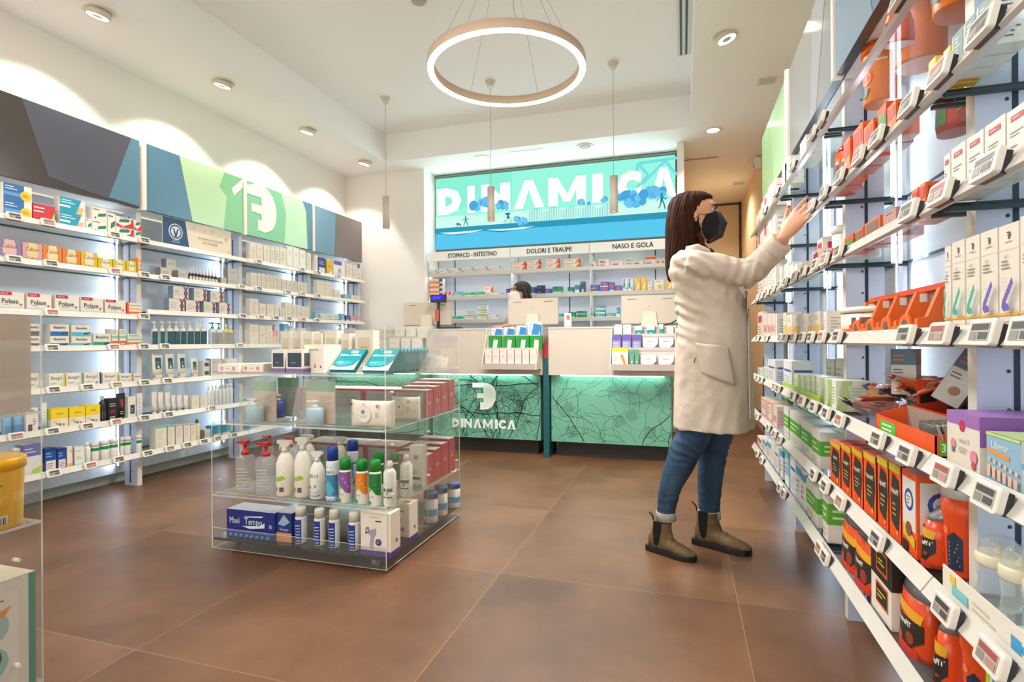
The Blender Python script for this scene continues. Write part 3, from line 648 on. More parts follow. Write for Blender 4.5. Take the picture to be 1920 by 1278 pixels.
# display racks let into the counters
def rack(x0, x1, label):
    t = thing('counter_rack', label, 'display rack', (0, 0, 0), group='stepped racks on the counters')
    g = mt('#c9c1b8', .4)
    m = MB(); TI = [(4.44, .795), (4.50, .925), (4.545, 1.03)]
    prof = [(4.42, .765), (4.42, .80), (4.435, .80), (4.435, .79), (4.495, .79), (4.495, .925), (4.54, .925), (4.54, 1.035), (4.575, 1.035), (4.575, .765)]
    m.rings([[(x, y, z) for y, z in prof] for x in (x0, x1)], g, smooth=False); m.build('steps', t)
    for z, y in ((.925, 4.495), (1.035, 4.54)): MB().box(x0, y - .006, z - .004, x1, y, z + .022, mt('#bfb6ad', .4)).build('lip', t)
    MB().box(x0, 4.414, .765, x1, 4.42, .815, mt('#b3a59c', .4)).build('lip', t)
    for x in (x0 - .005, x1):
        m = MB(); prof = [(4.414, .765), (4.414, .80), (4.56, 1.12), (4.575, 1.12), (4.575, .765)]
        m.rings([[(a, y, z) for y, z in prof] for a in (x, x + .005)], mt('#ddd6cc', .35), smooth=False); m.build('side_panel', t)
    return t
RKB = (XonY(905, 4.43, .8), -1.17); RKC = (XonY(1145, 4.43, .8), -.06); RKA = (-2.78, -2.30)
rack(*RKA, 'stepped grey rack on the counter farthest from the woman'); rack(*RKB, 'stepped grey rack with green and blue packs on the middle counter'); rack(*RKC, 'stepped grey rack with purple packs on the counter beside the woman')

# screens
def monitor(u0, u1, v0, v1, Y, label):
    xa, xb = XonY(u0, Y, 1.3), XonY(u1, Y, 1.3); xc = (xa + xb) / 2; zt_ = Zat(v0, xc, Y); zb_ = Zat(v1, xc, Y)
    t = thing('monitor', label, 'monitor', (xc, Y, 1.12), group='counter monitors'); w_ = (xb - xa) / 2; zt_ -= 1.12; zb_ -= 1.12
    m = MB(); m.box(-w_, .0, zb_, w_, .03, zt_, mt('#b9ae9f', .35), B=mt('#101216', .1)); m.build('screen_housing', t)
    m = MB()
    for s in (-1, 1): m.box(s * w_ * .62 - .04, -.001, zt_ - .035, s * w_ * .62 + .04, .0, zt_ - .030, '#4b433c')
    vs_, fs, tw, th = textgeo('F', .02); 
    m.face([(-.008 + .016 * a, -.0012, (zt_ + zb_) / 2 + .015 + .018 * b) for a, b in LOGO], '#a2988c'); m.build('vents', t)
    m = MB(); m.rings([[(s * .055, -.012, zb_ + .10), (s * .05, -.012, .03), (s * .07, -.02, .0)] for s in (-1, 1)], mt('#c9beb0', .35), smooth=False)
    m.box(-.055, -.014, .0, .055, -.002, (zt_ + zb_) * .5 - .02, mt('#c9beb0', .35)); m.box(-.09, -.06, 0, .09, .1, .012, mt('#d5ccc0', .35)); m.build('stand', t)
    MB().box(-w_, -.004, zb_ - .006, w_, .032, zb_, mt('#6a625a', .4)).build('bottom_edge', t)
    return t
monitor(757, 845, 566, 609, 4.98, 'flat monitor seen from behind on the counter nearest the graphic panels')
monitor(953, 1046, 559, 608, 4.98, 'flat monitor seen from behind in front of the masked colleague')
monitor(1165, 1272, 553, 606, 4.95, 'flat monitor seen from behind next to the woman in the white coat')
x = XonY(822, 4.85, 1.3); t = thing('customer_display', 'black pole customer display with a glowing blue screen', 'display', (x, 4.85, 1.12))
zd = Zat(561, x, 4.85) - 1.12
MB().tube([(0, 0, 0), (0, 0, zd - .03)], .016, '#2a2624', 12).build('pole', t); MB().box(-.075, -.02, zd - .03, .075, .03, zd + .045, '#2b2724').build('display_head', t)
m = MB(); m.face([(-.062, -.0215, zd - .008), (.062, -.0215, zd - .008), (.062, -.0215, zd + .035), (-.062, -.0215, zd + .035)], emit('#3a2be0', 1.1))
decals(m, lambda a, b, o: (-.062 + a, -.0215 - o, zd - .008 + b), .124, .043, [('l', .1, .15, .9, .9, 3, emit('#6a5cf5', 1.1))]); m.build('screen', t)
MB().box(-.03, -.018, zd - .21, .012, -.016, zd - .10, '#b4504a').build('red_sticker', t)
x = XonY(860, 4.9, 1.2)
m = MB(); m.box(-.11, 0, 0, .11, .08, .025, '#2b2826'); m.build('card_terminal', loc=(XonY(842, 5.0, 1.13), 5.0, 1.12), label='low black card terminal on the counter beside the pole display', cat='card terminal')
x = XonY(1064, 4.8, 1.15); t = thing('tissue_pot', 'small clear pot holding a red and white leaflet on the counter', 'holder', (x, 4.8, 1.12))
MB().box(-.035, 0, 0, .035, .04, .12, CLIP).build('pot', t); MB().box(-.028, .01, .01, .03, .02, .13, mt('#ead9cf')).build('leaflet', t); MB().box(-.01, .008, .07, .02, .0095, .11, mt('#b3313f')).build('red_mark', t)
# power cable of the monitor beside the woman
MB().tube([PD(1268, 583, 4.62), PD(1274, 588, 4.6), PD(1272, 598, 4.6), PD(1258, 606, 4.62), PD(1246, 609, 4.65)], .006, '#1e1b1a').build('cable', label='black cable looping from the edge of the monitor beside the woman', cat='cable')
px_ = XonY(1283, 5.45, 1.1); t = thing('roll_column', 'column of rounded cream pads on a white pole behind the monitor cable', 'holder', (px_, 5.45, 0))
MB().box(-.015, .02, 0, .015, .05, 1.35, WHITE).build('pole', t)
for i in range(5):
    m = MB(); m.ell((0, 0, Zat(592 + i * 17, px_, 5.45)), .05, .05, .036, mt('#dccfbd', .6), 14, 8); m.build('cream_pad', t)

# cloth hanging by the corridor wall
m = MB(); R = []
for i in range(9):
    z = .17 + (1.42 - .17) * i / 8; R.append([(.74 + .05 * math.cos(q) * (1 - .05 * i), .10 * math.sin(q) + .012 * math.sin(3 * q + i * .3), z) for q in [2 * PI * k / 20 for k in range(20)]])
m.rings(R, noisy('hung_cloth', '#cfc8bd', '#ddd7cd', 6, .8, .2, 40)); t = thing('hanging_garment', 'pale garment with dark green edge hanging by the corridor wall past the shelves', 'garment', (0, 5.4, 0))
m.build('cloth', t); MB().tube([(.69, -.06, .2), (.685, -.07, .5), (.69, -.06, .85)], .012, '#1f3a2a').build('green_edge', t); MB().tube([(.74, 0, 1.42), (.80, 0, 1.5), (.83, 0, 1.5)], .008, '#6b665f').build('hook', t)
# ================================================================== product library
PROF = {
 'bottle': ([(0.9, 0), (1, .03), (1, .70), (.8, .77), (.42, .81), (.42, .83)], [(.5, .83), (.5, 1), (.45, 1)]),
 'pump': ([(0.9, 0), (1, .03), (1, .64), (.85, .70), (.4, .73)], [(.42, .73), (.42, .80), (.15, .81), (.15, .93)]),
 'jar': ([(0.92, 0), (1, .04), (1, .74), (.9, .80)], [(1.02, .80), (1.02, .98), (.95, 1)]),
 'can': ([(.96, 0), (1, .02), (1, .70), (.92, .74)], [(.93, .74), (.93, .94), (.8, .99), (.5, 1)]),
 'dropper': ([(1, 0), (1, .42), (.8, .5), (.4, .54)], [(.5, .54), (.5, .72), (.28, .74), (.25, .95), (.1, 1)]),
 'trigger': ([(.9, 0), (1, .03), (1, .58), (.75, .70), (.38, .78)], [(.42, .78), (.42, .84), (.3, .86)]),
 'spray': ([(.96, 0), (1, .02), (1, .74), (.7, .81), (.45, .84)], [(.45, .84), (.5, .9), (.4, 1)]),
 'tub': ([(.88, 0), (.92, .03), (.97, .80), (.97, .84)], [(1.03, .84), (1.04, .97), (.98, 1)]),
 'shaker': ([(.78, 0), (.82, .03), (.9, .62), (1, .66), (1, .86)], [(1.0, .86), (1.0, .95), (.9, 1.0)]),
}
def prof(P, R, H): return [(r * R, z * H) for r, z in P]
def rectangles(s):  # helper for dots etc
    return s
D = {}
def dz(k, name, cat, desc, t='box', d=.07, c='#efe8de', F=(), S=(), T=(), lid=None, cap='#f2eee8', n=16, parts=False, sy=1, wrap=None, cmat=None):
    D[k] = dict(name=name, cat=cat, desc=desc, t=t, d=d, c=c, F=list(F), S=list(S), T=list(T), cap=cap, n=n, parts=parts, sy=sy)
def r(x0, y0, x1, y1, c): return ('r', x0, y0, x1, y1, c)
def t(x, y, h, s, c, *a): return ('t', x, y, h, s, c) + a
def l(x0, y0, x1, y1, n, c): return ('l', x0, y0, x1, y1, n, c)
def c_(x, y, rr, c): return ('c', x, y, rr, c)
def p(c, *pts): return ('p', list(pts), c)
# --- left wall boxes
dz('blu', 'medicine_box', 'box', 'blue and white box with yellow disc', c='#ece6da', d=.05, F=[r(0, 0, .72, 1, '#2e6aa8'), r(0, .3, .6, .5, '#5f9bd0'), l(.05, .62, .5, .9, 2, '#dce6ee'), c_(.78, .4, .2, '#e2c52a'), l(.66, .3, .92, .5, 2, '#7a6a20')])
dz('redb', 'medicine_box', 'box', 'flat red medicine box', c='#c9303c', d=.05, F=[l(.05, .5, .6, .9, 2, '#f0d8d4'), p('#a8d04a', (.75, 0), (1, 0), (1, .7)), r(.0, 0, .5, .2, '#b02632')])
dz('teal', 'medicine_box', 'box', 'teal blue and cream box', c='#ece3d6', d=.05, F=[p('#1f9cb8', (0, 0), (.62, 0), (.85, 1), (0, 1)), l(.05, .6, .6, .9, 2, '#dff0f2'), r(0, .35, .4, .48, '#e8f3f3'), p('#e0b890', (.62, 0), (.85, 0), (.95, .5), (.75, .5))])
dz('grn', 'medicine_box', 'box', 'white box with green capsule drawing', c='#ece6da', d=.05, F=[l(.05, .8, .7, .95, 1, '#3c4a44'), p('#1b7f6a', (.35, .3), (.9, .45), (.95, .7), (.4, .55)), c_(.2, .2, .06, '#3c4a44')])
dz('grr', 'medicine_box', 'box', 'white, red and green medicine box', c='#ece6da', d=.05, F=[p('#d02c44', (0, 0), (1, 0), (1, .6), (.4, .1), (0, .35)), p('#1b7f6a', (.15, .45), (.75, .6), (.8, .9), (.2, .75)), l(.2, .85, .9, .98, 1, '#3c4a44'), r(.86, .3, 1, .9, '#d02c44')])
for k, cc, ce, nm in (('ceP', '#8b7ba8', '#e7b6b0', 'violet'), ('ceK', '#d9a4a8', '#efcf90', 'pink'), ('ceO', '#e8862c', '#f2d9a8', 'orange'), ('ceY', '#e9b92f', '#efe2c4', 'yellow'), ('ceZ', '#dfc62b', '#efe6c0', 'lemon yellow')):
    dz(k, 'vitamin_box', 'box', f'{nm} vitamin box', c=cc, d=.06, F=[p(ce, (.3, 0), (.7, 0), (.8, .5), (.7, 1), (.3, 1), (.2, .5)), t(.5, .68, .22, 'Cebion', '#4a4038', .62, .0), t(.5, .2, .16, 'Cebion', '#4a4038', .5, .0), r(0, .0, 1, .06, '#c8c0b0')])
dz('pol', 'supplement_box', 'box', 'white box with red top label', c='#e9e2d6', d=.08, F=[r(.03, .82, .52, 1, '#c4203a'), t(.25, .91, .09, 'MG+K', '#f0d8d0', .3, 0), t(.46, .52, .26, 'Polase', '#33363c', .62, .015), c_(.86, .35, .05, '#c85040'), l(.2, .3, .62, .38, 1, '#9a948a'), r(0, 0, 1, .22, '#ccd0d4')])
dz('ora', 'supplement_box', 'box', 'orange box with a row of vials', c='#ea5b22', d=.08, F=[r(.12, .35, 1, 1, '#e8dcc8')] + [c_(.2 + .1 * i, .8, .03, '#5a5a58') for i in range(8)] + [c_(.2 + .1 * i, .55, .03, '#b89a30') for i in range(8)] + [l(.2, .1, .8, .25, 1, '#f6c8a8')])
for k, cc, nm in (('boB', '#2a6ab0', 'blue'), ('boC', '#58b4cc', 'pale blue'), ('boG', '#2e9c7c', 'green'), ('boM', '#6a5a56', 'brown')):
    dz(k, 'medicine_box', 'box', f'cream box with {nm} stripe', c='#e3dcd0', d=.06, F=[r(0, 0, .95, .38, cc), p('#28405e', (.6, .12), (.95, .3), (.95, .38), (.6, .28)), t(.5, .7, .28, 'Bassidry', '#3a4048', .74, .015)])
dz('boO', 'medicine_box', 'box', 'cream box with orange base', c='#e0dccc', d=.06, F=[r(0, 0, 1, .34, '#e06a3c'), r(0, .5, 1, .62, '#7fc0a0'), l(.1, .72, .9, .95, 2, '#8a9a92'), l(.1, .1, .9, .26, 1, '#f2d0b8')])
for k, cc, nm in (('beY', '#e0c22c', 'yellow'), ('beG', '#8fc09a', 'green'), ('beN', '#2a3a6a', 'navy'), ('beR', '#e8806a', 'coral')):
    dz(k, 'lozenge_box', 'box', f'cream lozenge box with {nm} end', c='#e6dfd2', d=.05, F=[t(.45, .68, .3, 'Benagol', '#3c4450', .68, .0), r(.9, 0, 1, 1, cc), c_(.76, .22, .1, cc), l(.08, .28, .6, .42, 1, '#98a09c'), p('#c8d8c0', (.5, 0), (.9, 0), (.9, .45))])
dz('yel', 'supplement_box', 'box', 'yellow topped white box', c='#e8dfcc', d=.07, F=[r(0, .5, 1, 1, '#edcf1e'), t(.52, .74, .09, 'natura', '#4a5a78', .4, .01), c_(.5, .22, .09, '#6a8a4a'), c_(.72, .2, .08, '#d87858'), c_(.34, .26, .05, '#4a6a4a'), l(.08, .3, .4, .44, 2, '#b0a898')], S=[r(0, .5, 1, 1, '#e0c21a')], T=[r(0, 0, 1, 1, '#edcf1e')])
dz('blk', 'supplement_box', 'box', 'black box with red and white print', c='#232326', d=.06, F=[l(.12, .62, .9, .8, 2, '#c8c4be'), l(.2, .35, .8, .5, 2, '#a83a3a'), l(.15, .1, .85, .24, 2, '#e6e2da')])
dz('blt', 'cream_tube', 'tube', 'black tube with a red V', t='tube', c='#232428', cap='#2c2d30', F=[('p', [(.3, .78), (.4, .78), (.5, .6), (.6, .78), (.7, .78), (.53, .48), (.47, .48)], '#c23a3e'), l(.25, .2, .8, .35, 2, '#c8c4be')])
dz('blb', 'supplement_bottle', 'bottle', 'black bottle with pale cap', t='bottle', c='#26262a', cap='#b8c8be', F=[l(.3, .2, .7, .6, 4, '#c8c4be')])
dz('wtl', 'cosmetic_box', 'box', 'cream box with dark teal square', c='#e4dccf', d=.05, F=[r(.28, .22, .85, .62, '#1d4f58'), l(.4, .3, .75, .5, 2, '#a8bcbc')])
dz('lil', 'cosmetic_box', 'box', 'pale lilac and white tall box', c='#e6dcdc', d=.05, F=[r(0, .0, 1, .35, '#c9c6d6'), l(.15, .5, .8, .8, 4, '#a8a0b0'), c_(.5, .42, .2, '#d8a8a8')])
dz('whk', 'cosmetic_box', 'box', 'tall white box with black bottle picture', c='#ebe3dc', d=.05, F=[r(.15, .05, .5, .35, '#4a4450'), l(.55, .3, .85, .6, 3, '#6a606a'), c_(.5, .9, .12, '#b08898')])
dz('mnt', 'cream_tube', 'tube', 'slim white tube with mint end', t='tube', c='#dde4dc', cap='#3fae98', F=[l(.3, .3, .7, .7, 4, '#8fb8a8')])
dz('blp', 'lotion_bottle', 'bottle', 'pale blue see-through bottle', t='bottle', c='#6fa6c4', cap='#d8e2e4', F=[r(.25, .15, .75, .6, '#4b86b4')])
dz('vio', 'supplement_box', 'box', 'violet and white carton', c='#e0dce0', d=.06, F=[r(0, .62, 1, 1, '#5a5a9c'), l(.1, .7, .8, .9, 2, '#c8c8e0'), p('#a8cc5c', (.3, 0), (1, 0), (1, .3), (.5, .2))], S=[r(0, .5, 1, 1, '#5a5a9c')])
dz('nav', 'supplement_box', 'box', 'royal blue carton with red label', c='#1f4f9a', d=.06, F=[r(.1, .1, .95, .48, '#e2dcd8'), l(.15, .16, .85, .4, 3, '#b84a4a'), l(.1, .6, .8, .85, 2, '#8fb0d8'), r(0, .88, 1, 1, '#123a78')], S=[r(.1, .1, .9, .4, '#c84a4a')])
dz('rdt', 'medicine_box', 'box', 'slim white box with red ring and yellow foot', c='#e8e0d6', d=.05, F=[r(.1, 0, .75, .22, '#e0b23a'), c_(.6, .8, .16, '#b03848'), c_(.6, .8, .09, '#e8e0d6'), r(.85, 0, 1, 1, '#b8485a')])
dz('mnb', 'medicine_box', 'box', 'white box with mint lettering', c='#e6e6dc', d=.05, F=[l(.12, .35, .85, .55, 3, '#8fc0b4'), r(.0, .05, 1, .14, '#a8d0c4'), l(.1, .75, .6, .85, 1, '#9aa8a0')])
dz('wbt', 'supplement_bottle', 'bottle', 'white bottle with grey label', t='bottle', c='#dfe0de', cap='#f0ece6', F=[l(.25, .1, .8, .65, 6, '#9a9aa8')])
dz('grc', 'supplement_bottle', 'bottle', 'white bottle with green band', t='jar', c='#ece5da', cap='#e6e2d6', F=[r(.0, .78, 1, .99, '#1f8a4a'), l(.3, .2, .75, .6, 5, '#a8a8a0'), r(.2, .1, .8, .16, '#c8a8a0')])
dz('gbx', 'cosmetic_box', 'box', 'light grey beige box', c='#c9c1b8', d=.05, F=[l(.15, .4, .85, .7, 3, '#9a928a')], S=[r(0, 0, 1, 1, '#8d8784')])
dz('drp', 'dropper_bottle', 'bottle', 'small amber dropper bottle with white top', t='dropper', c='#3a2a26', cap='#ded6ce', n=10, F=[r(.2, .05, .8, .8, '#e0d8cc')])
dz('dna', 'supplement_box', 'box', 'cream box with purple twisted ribbon', c='#e2d8ca', d=.05, F=[l(.08, .3, .6, .75, 4, '#b0a69a'), p('#6b4a68', (.66, 0), (.76, 0), (.98, .5), (.76, 1), (.66, 1), (.86, .5)), p('#8a3a4c', (.9, 0), (1, 0), (.8, .5), (1, 1), (.9, 1), (.68, .5))], S=[r(0, 0, 1, 1, '#8a97ac')])
dz('tlp', 'lotion_bottle', 'bottle', 'slim white bottle with dark teal label', t='pump', c='#e2dcd2', cap='#e6ded2', n=14, parts=False, F=[r(.12, .04, .88, .93, '#1d5560'), l(.3, .4, .7, .6, 2, '#8fb0b0')])
dz('gyp', 'lotion_bottle', 'bottle', 'grey labelled bottle with green pump', t='pump', c='#d8dcd8', cap='#2e9a5c', n=14, F=[r(.12, .04, .88, .9, '#848c90'), l(.3, .3, .7, .5, 2, '#c8d0d0')])
dz('gyy', 'lotion_bottle', 'bottle', 'grey labelled bottle with yellow rim', t='bottle', c='#dcd06a', cap='#e0d8cc', n=14, F=[r(.14, .04, .86, .92, '#8a8c8a'), l(.3, .3, .7, .5, 2, '#c8d0d0')])
dz('ttb', 'cream_tube', 'tube', 'cream tube with dark teal square', t='tube', c='#e6dece', cap='#e8e2d6', F=[r(.26, .42, .78, .82, '#1c5059'), l(.36, .56, .68, .7, 2, '#a0b8b8'), r(.2, .1, .8, .22, '#e0d0b0')])
dz('ttx', 'cosmetic_box', 'box', 'cream box with teal label', c='#ded6ca', d=.05, F=[r(.2, .3, .9, .75, '#24646a')])
dz('pnt', 'cream_tube', 'tube', 'white tube with green ring', t='tube', c='#e8ddd2', cap='#dfe6dc', F=[r(0, .2, 1, .26, '#8ab878'), l(.3, .45, .7, .7, 3, '#d0a8a0')])
dz('crm', 'cosmetic_box', 'box', 'plain cream box', c='#e5ddcd', d=.05, F=[l(.2, .3, .8, .7, 3, '#cdbfae'), r(0, .1, 1, .14, '#d8caa8')])
dz('mtb', 'cosmetic_box', 'box', 'pale box with mint top edge', c='#e3dccc', d=.06, F=[r(0, .93, 1, 1, '#6cc0a8'), l(.15, .4, .8, .8, 5, '#c4cabc'), r(.1, .1, .5, .3, '#d8d8a8')])
dz('pkb', 'cosmetic_box', 'box', 'pale box with pink print', c='#e6dbd0', d=.06, F=[l(.15, .4, .8, .85, 6, '#d8a8a0'), r(0, .94, 1, 1, '#b8b098')])
dz('tcp', 'lotion_bottle', 'bottle', 'clear yellow bottle with dark green cap', t='bottle', c='#d6d49a', cap='#14684e', F=[l(.25, .2, .8, .6, 4, '#a8b078')])
dz('bgr', 'soap_pack', 'box', 'blue and green flat pack', c='#4e9fb4', d=.08, F=[r(0, .3, .5, 1, '#3c74b8'), r(.5, .3, 1, 1, '#3fae90'), r(0, 0, 1, .3, '#d8d4c4')])
dz('cbx', 'cosmetic_box', 'box', 'slim white box with grey letter C', c='#e4dbcb', d=.05, F=[t(.5, .68, .22, 'C', '#9aa0a8', .6, .0), l(.2, .2, .8, .5, 3, '#c8beb0')])
dz('wbl', 'cosmetic_box', 'box', 'tall white box with blue grey foot', c='#ebe6dc', d=.05, F=[r(0, 0, 1, .1, '#7f9cac'), t(.5, .7, .16, 'C', '#8aa0b4', .5, .0)])
dz('whx', 'cosmetic_box', 'box', 'small white box', c='#e3dace', d=.05, F=[l(.15, .3, .85, .8, 4, '#b8b0a6')])
dz('wgx', 'medicine_box', 'box', 'small white and green box', c='#dfe2d6', d=.05, F=[r(0, 0, 1, .3, '#79bba0'), l(.2, .5, .8, .8, 2, '#4a7a8a')])
dz('cor', 'lotion_bottle', 'bottle', 'coral red pump bottle', t='pump', c='#e0735c', cap='#e0735c', F=[r(.2, .1, .8, .7, '#e8b8a4')])
dz('wpb', 'lotion_bottle', 'bottle', 'white pump bottle', t='pump', c='#dde0e0', cap='#d8dcdc', F=[l(.2, .1, .8, .7, 5, '#b0b0b4')])
dz('bli', 'medicine_box', 'box', 'light blue box', c='#84b4cc', d=.05, F=[r(0, 0, 1, .3, '#dfe8e6'), l(.2, .5, .8, .8, 2, '#e8f0f0')])
dz('dbl', 'medicine_box', 'box', 'dark blue and violet box', c='#34407e', d=.06, F=[r(.1, .1, .9, .4, '#d8dce8'), l(.1, .55, .8, .8, 2, '#a0b0d8')])
dz('ylb', 'medicine_box', 'box', 'yellow box', c='#ddb62a', d=.05, F=[p('#f0e8d0', (0, 0), (1, 0), (1, .35)), l(.2, .5, .8, .7, 2, '#8a7020')])
dz('wvb', 'cosmetic_box', 'box', 'white box with violet figure', c='#e8e2e0', d=.05, F=[r(0, .75, .7, 1, '#5a62a0'), c_(.5, .4, .14, '#a8a0c8'), l(.1, .1, .9, .25, 2, '#a8a8b8')])
dz('pnb', 'medicine_box', 'box', 'pink box', c='#d8a0b4', d=.05, F=[r(0, 0, 1, .35, '#e6dcd8')])
# --- back wall
dz('bwh', 'medicine_box', 'box', 'white pack with small coloured dot', c='#e4dfe4', d=.06, F=[c_(.12, .3, .08, '#e2b04a'), r(.85, .5, .92, .9, '#6a6a88'), l(.2, .4, .7, .6, 1, '#a8a4b8')])
dz('bor', 'medicine_box', 'box', 'white box with orange and plum swoosh', c='#efe8de', d=.06, F=[p('#e0622c', (.6, .1), (1, .2), (1, .95), (.85, .95), (.75, .5)), p('#6b2a5a', (.82, 0), (1, 0), (1, .5)), l(.08, .3, .65, .75, 2, '#c8806a'), r(0, .88, .8, .96, '#d06a4c')])
dz('brd', 'medicine_box', 'box', 'white box with red print', c='#efe6dc', d=.06, F=[r(.1, .1, .6, .45, '#c8404a'), l(.1, .6, .9, .8, 1, '#8a6a6a'), p('#e88a5c', (.2, 0), (.9, 0), (.6, .2))])
dz('bob', 'medicine_box', 'box', 'orange and blue striped box', c='#efe8e0', d=.06, F=[r(0, .6, 1, .95, '#e4642a'), r(0, 0, .6, .25, '#3f6fc0'), l(.1, .35, .9, .5, 1, '#8a8a9a')])
dz('bgm', 'medicine_box', 'box', 'white box with green and orange squares', c='#e8e6da', d=.06, F=[r(.1, .5, .9, .9, '#8fc8a8'), r(.1, .1, .9, .35, '#e89a6a')])
dz('bst', 'medicine_box', 'box', 'orange striped flat box with blue square', c='#e8e0de', d=.06, F=[r(0, .0, .8, .48, '#ef8a3a'), r(.7, .45, .95, .95, '#2c4a8a'), l(.05, .6, .6, .8, 1, '#a8a0a8')])
dz('bpk', 'medicine_box', 'box', 'pink striped box', c='#e8dce4', d=.06, F=[p('#d8489a', (.1, .3), (.4, .3), (.5, .9), (.2, .9)), p('#d8489a', (.55, .3), (.85, .3), (.95, .9), (.65, .9))])
dz('bgn', 'medicine_box', 'box', 'white box with green stripe', c='#dfe8e0', d=.06, F=[r(0, .35, 1, .9, '#35b07c'), l(.1, .5, .8, .7, 1, '#d8f0e0')])
dz('blg', 'medicine_box', 'box', 'white box with lime stripes', c='#e6e8de', d=.06, F=[r(0, 0, 1, .12, '#8cc04c'), r(.3, .5, 1, .6, '#5a9a4c'), r(0, .9, 1, 1, '#8cc04c')])
dz('bbl', 'medicine_box', 'box', 'deep blue box with orange print', c='#2b50ac', d=.06, F=[p('#e6784a', (.08, .4), (.6, .5), (.55, .7), (.08, .6)), r(0, 0, 1, .2, '#c8d4ee'), l(.2, .78, .9, .92, 1, '#8fa8e0')])
dz('bbr', 'medicine_box', 'box', 'blue box with red diamond', c='#3a5cb8', d=.06, F=[p('#d84a5a', (.5, .3), (.9, .6), (.5, .9), (.1, .6)), r(0, 0, 1, .22, '#c8d8f0')])
dz('bdk', 'medicine_box', 'box', 'dark navy flat box', c='#1f2c5c', d=.06, F=[l(.1, .3, .8, .7, 2, '#8a98c8')])
dz('bgd', 'medicine_box', 'box', 'green and blue box', c='#1f9060', d=.06, F=[r(0, 0, 1, .3, '#9ad8b8'), r(.0, .7, .6, 1, '#1f5f8a')])
dz('btw', 'medicine_box', 'box', 'white box with teal S curve', c='#dfe8ee', d=.06, F=[p('#1f86a8', (0, .3), (.3, .2), (.5, .5), (.35, .8), (.6, .95), (.2, .95), (.1, .6)), c_(.7, .25, .16, '#2a4a6a')])
dz('bys', 'medicine_box', 'box', 'tall yellow box with pale S curve', c='#e8b81f', d=.06, F=[p('#f0e6c0', (.2, .1), (.7, .2), (.8, .5), (.3, .7), (.4, .9), (.1, .8), (.5, .5))])
dz('byw', 'medicine_box', 'box', 'white box with yellow circle', c='#e8e4e0', d=.06, F=[c_(.6, .35, .28, '#e8c02a'), l(.2, .75, .8, .9, 1, '#5a5a8a')])
dz('btl', 'medicine_box', 'box', 'teal and white box', c='#3aa8a8', d=.06, F=[r(0, 0, 1, .35, '#dff0f0'), l(.1, .55, .8, .75, 1, '#d0f0f0')])
dz('bdt', 'medicine_box', 'box', 'tall dark teal box', c='#1f4a6a', d=.06, F=[r(.3, 0, .7, .35, '#b8d0dc'), r(0, .85, 1, 1, '#2f8a80')])
dz('bbw', 'medicine_box', 'box', 'blue bottle shaped carton with white foot', c='#3a74c8', d=.06, F=[r(.1, 0, .9, .4, '#e0eaf4'), r(0, .8, 1, 1, '#3a9a80')])
# --- counters
dz('cbl', 'medicine_box', 'box', 'blue and white pack leaning on the rack', c='#dfe8f0', d=.03, F=[p('#2f7fb8', (.2, 0), (1, 0), (1, .8), (.4, .9)), l(.1, .3, .3, .9, 3, '#6a9ab8')])
dz('cgr', 'medicine_box', 'box', 'green pack with white centre', c='#108a2c', d=.03, F=[p('#e4e8e0', (.3, 0), (.62, 0), (.75, .7), (.4, .7)), c_(.5, .75, .09, '#a87848'), l(.35, .1, .6, .35, 2, '#8aa0b8')])
dz('cpk', 'medicine_box', 'box', 'small pale pink pack', c='#e4ccc4', d=.03, F=[r(.0, .0, 1, .25, '#eeded8'), c_(.5, .6, .16, '#cfae9e')])
dz('cpu', 'medicine_box', 'box', 'purple and grey pack', c='#6a5aa8', d=.03, F=[r(.05, .05, .9, .6, '#9a94b8'), l(.1, .2, .8, .5, 2, '#c8c4d8')])
dz('cwp', 'medicine_box', 'box', 'white pack with violet wedge', c='#ece2dc', d=.03, F=[p('#7a4a90', (.6, 0), (1, 0), (1, .5)), p('#7a4a90', (0, 0), (.3, 0), (0, .3)), l(.25, .6, .8, .75, 1, '#b0a0a8')])
dz('cyw', 'leaflet_pack', 'box', 'white pack with yellow header and orange tube', c='#ece4da', d=.02, F=[r(0, .82, 1, 1, '#e6cf2a'), p('#e68a4a', (.5, .65), (.7, .65), (.9, .1), (.75, .1)), l(.08, .3, .45, .6, 3, '#c0b8b0')])
dz('cgs', 'medicine_box', 'box', 'narrow green pack', c='#5aa488', d=.02, F=[c_(.5, .3, .2, '#d8ece4'), c_(.5, .8, .2, '#3a8068')])
dz('ctl', 'medicine_box', 'box', 'small teal pack', c='#1f8a8c', d=.03, F=[r(0, .6, 1, 1, '#d8e4e0'), c_(.5, .3, .12, '#a8e0d8')])
dz('ccr', 'medicine_box', 'box', 'cream card pack with lime foot', c='#e6ded2', d=.02, F=[r(0, 0, 1, .14, '#cfcf6a'), l(.2, .4, .8, .8, 3, '#cfc4b8')])
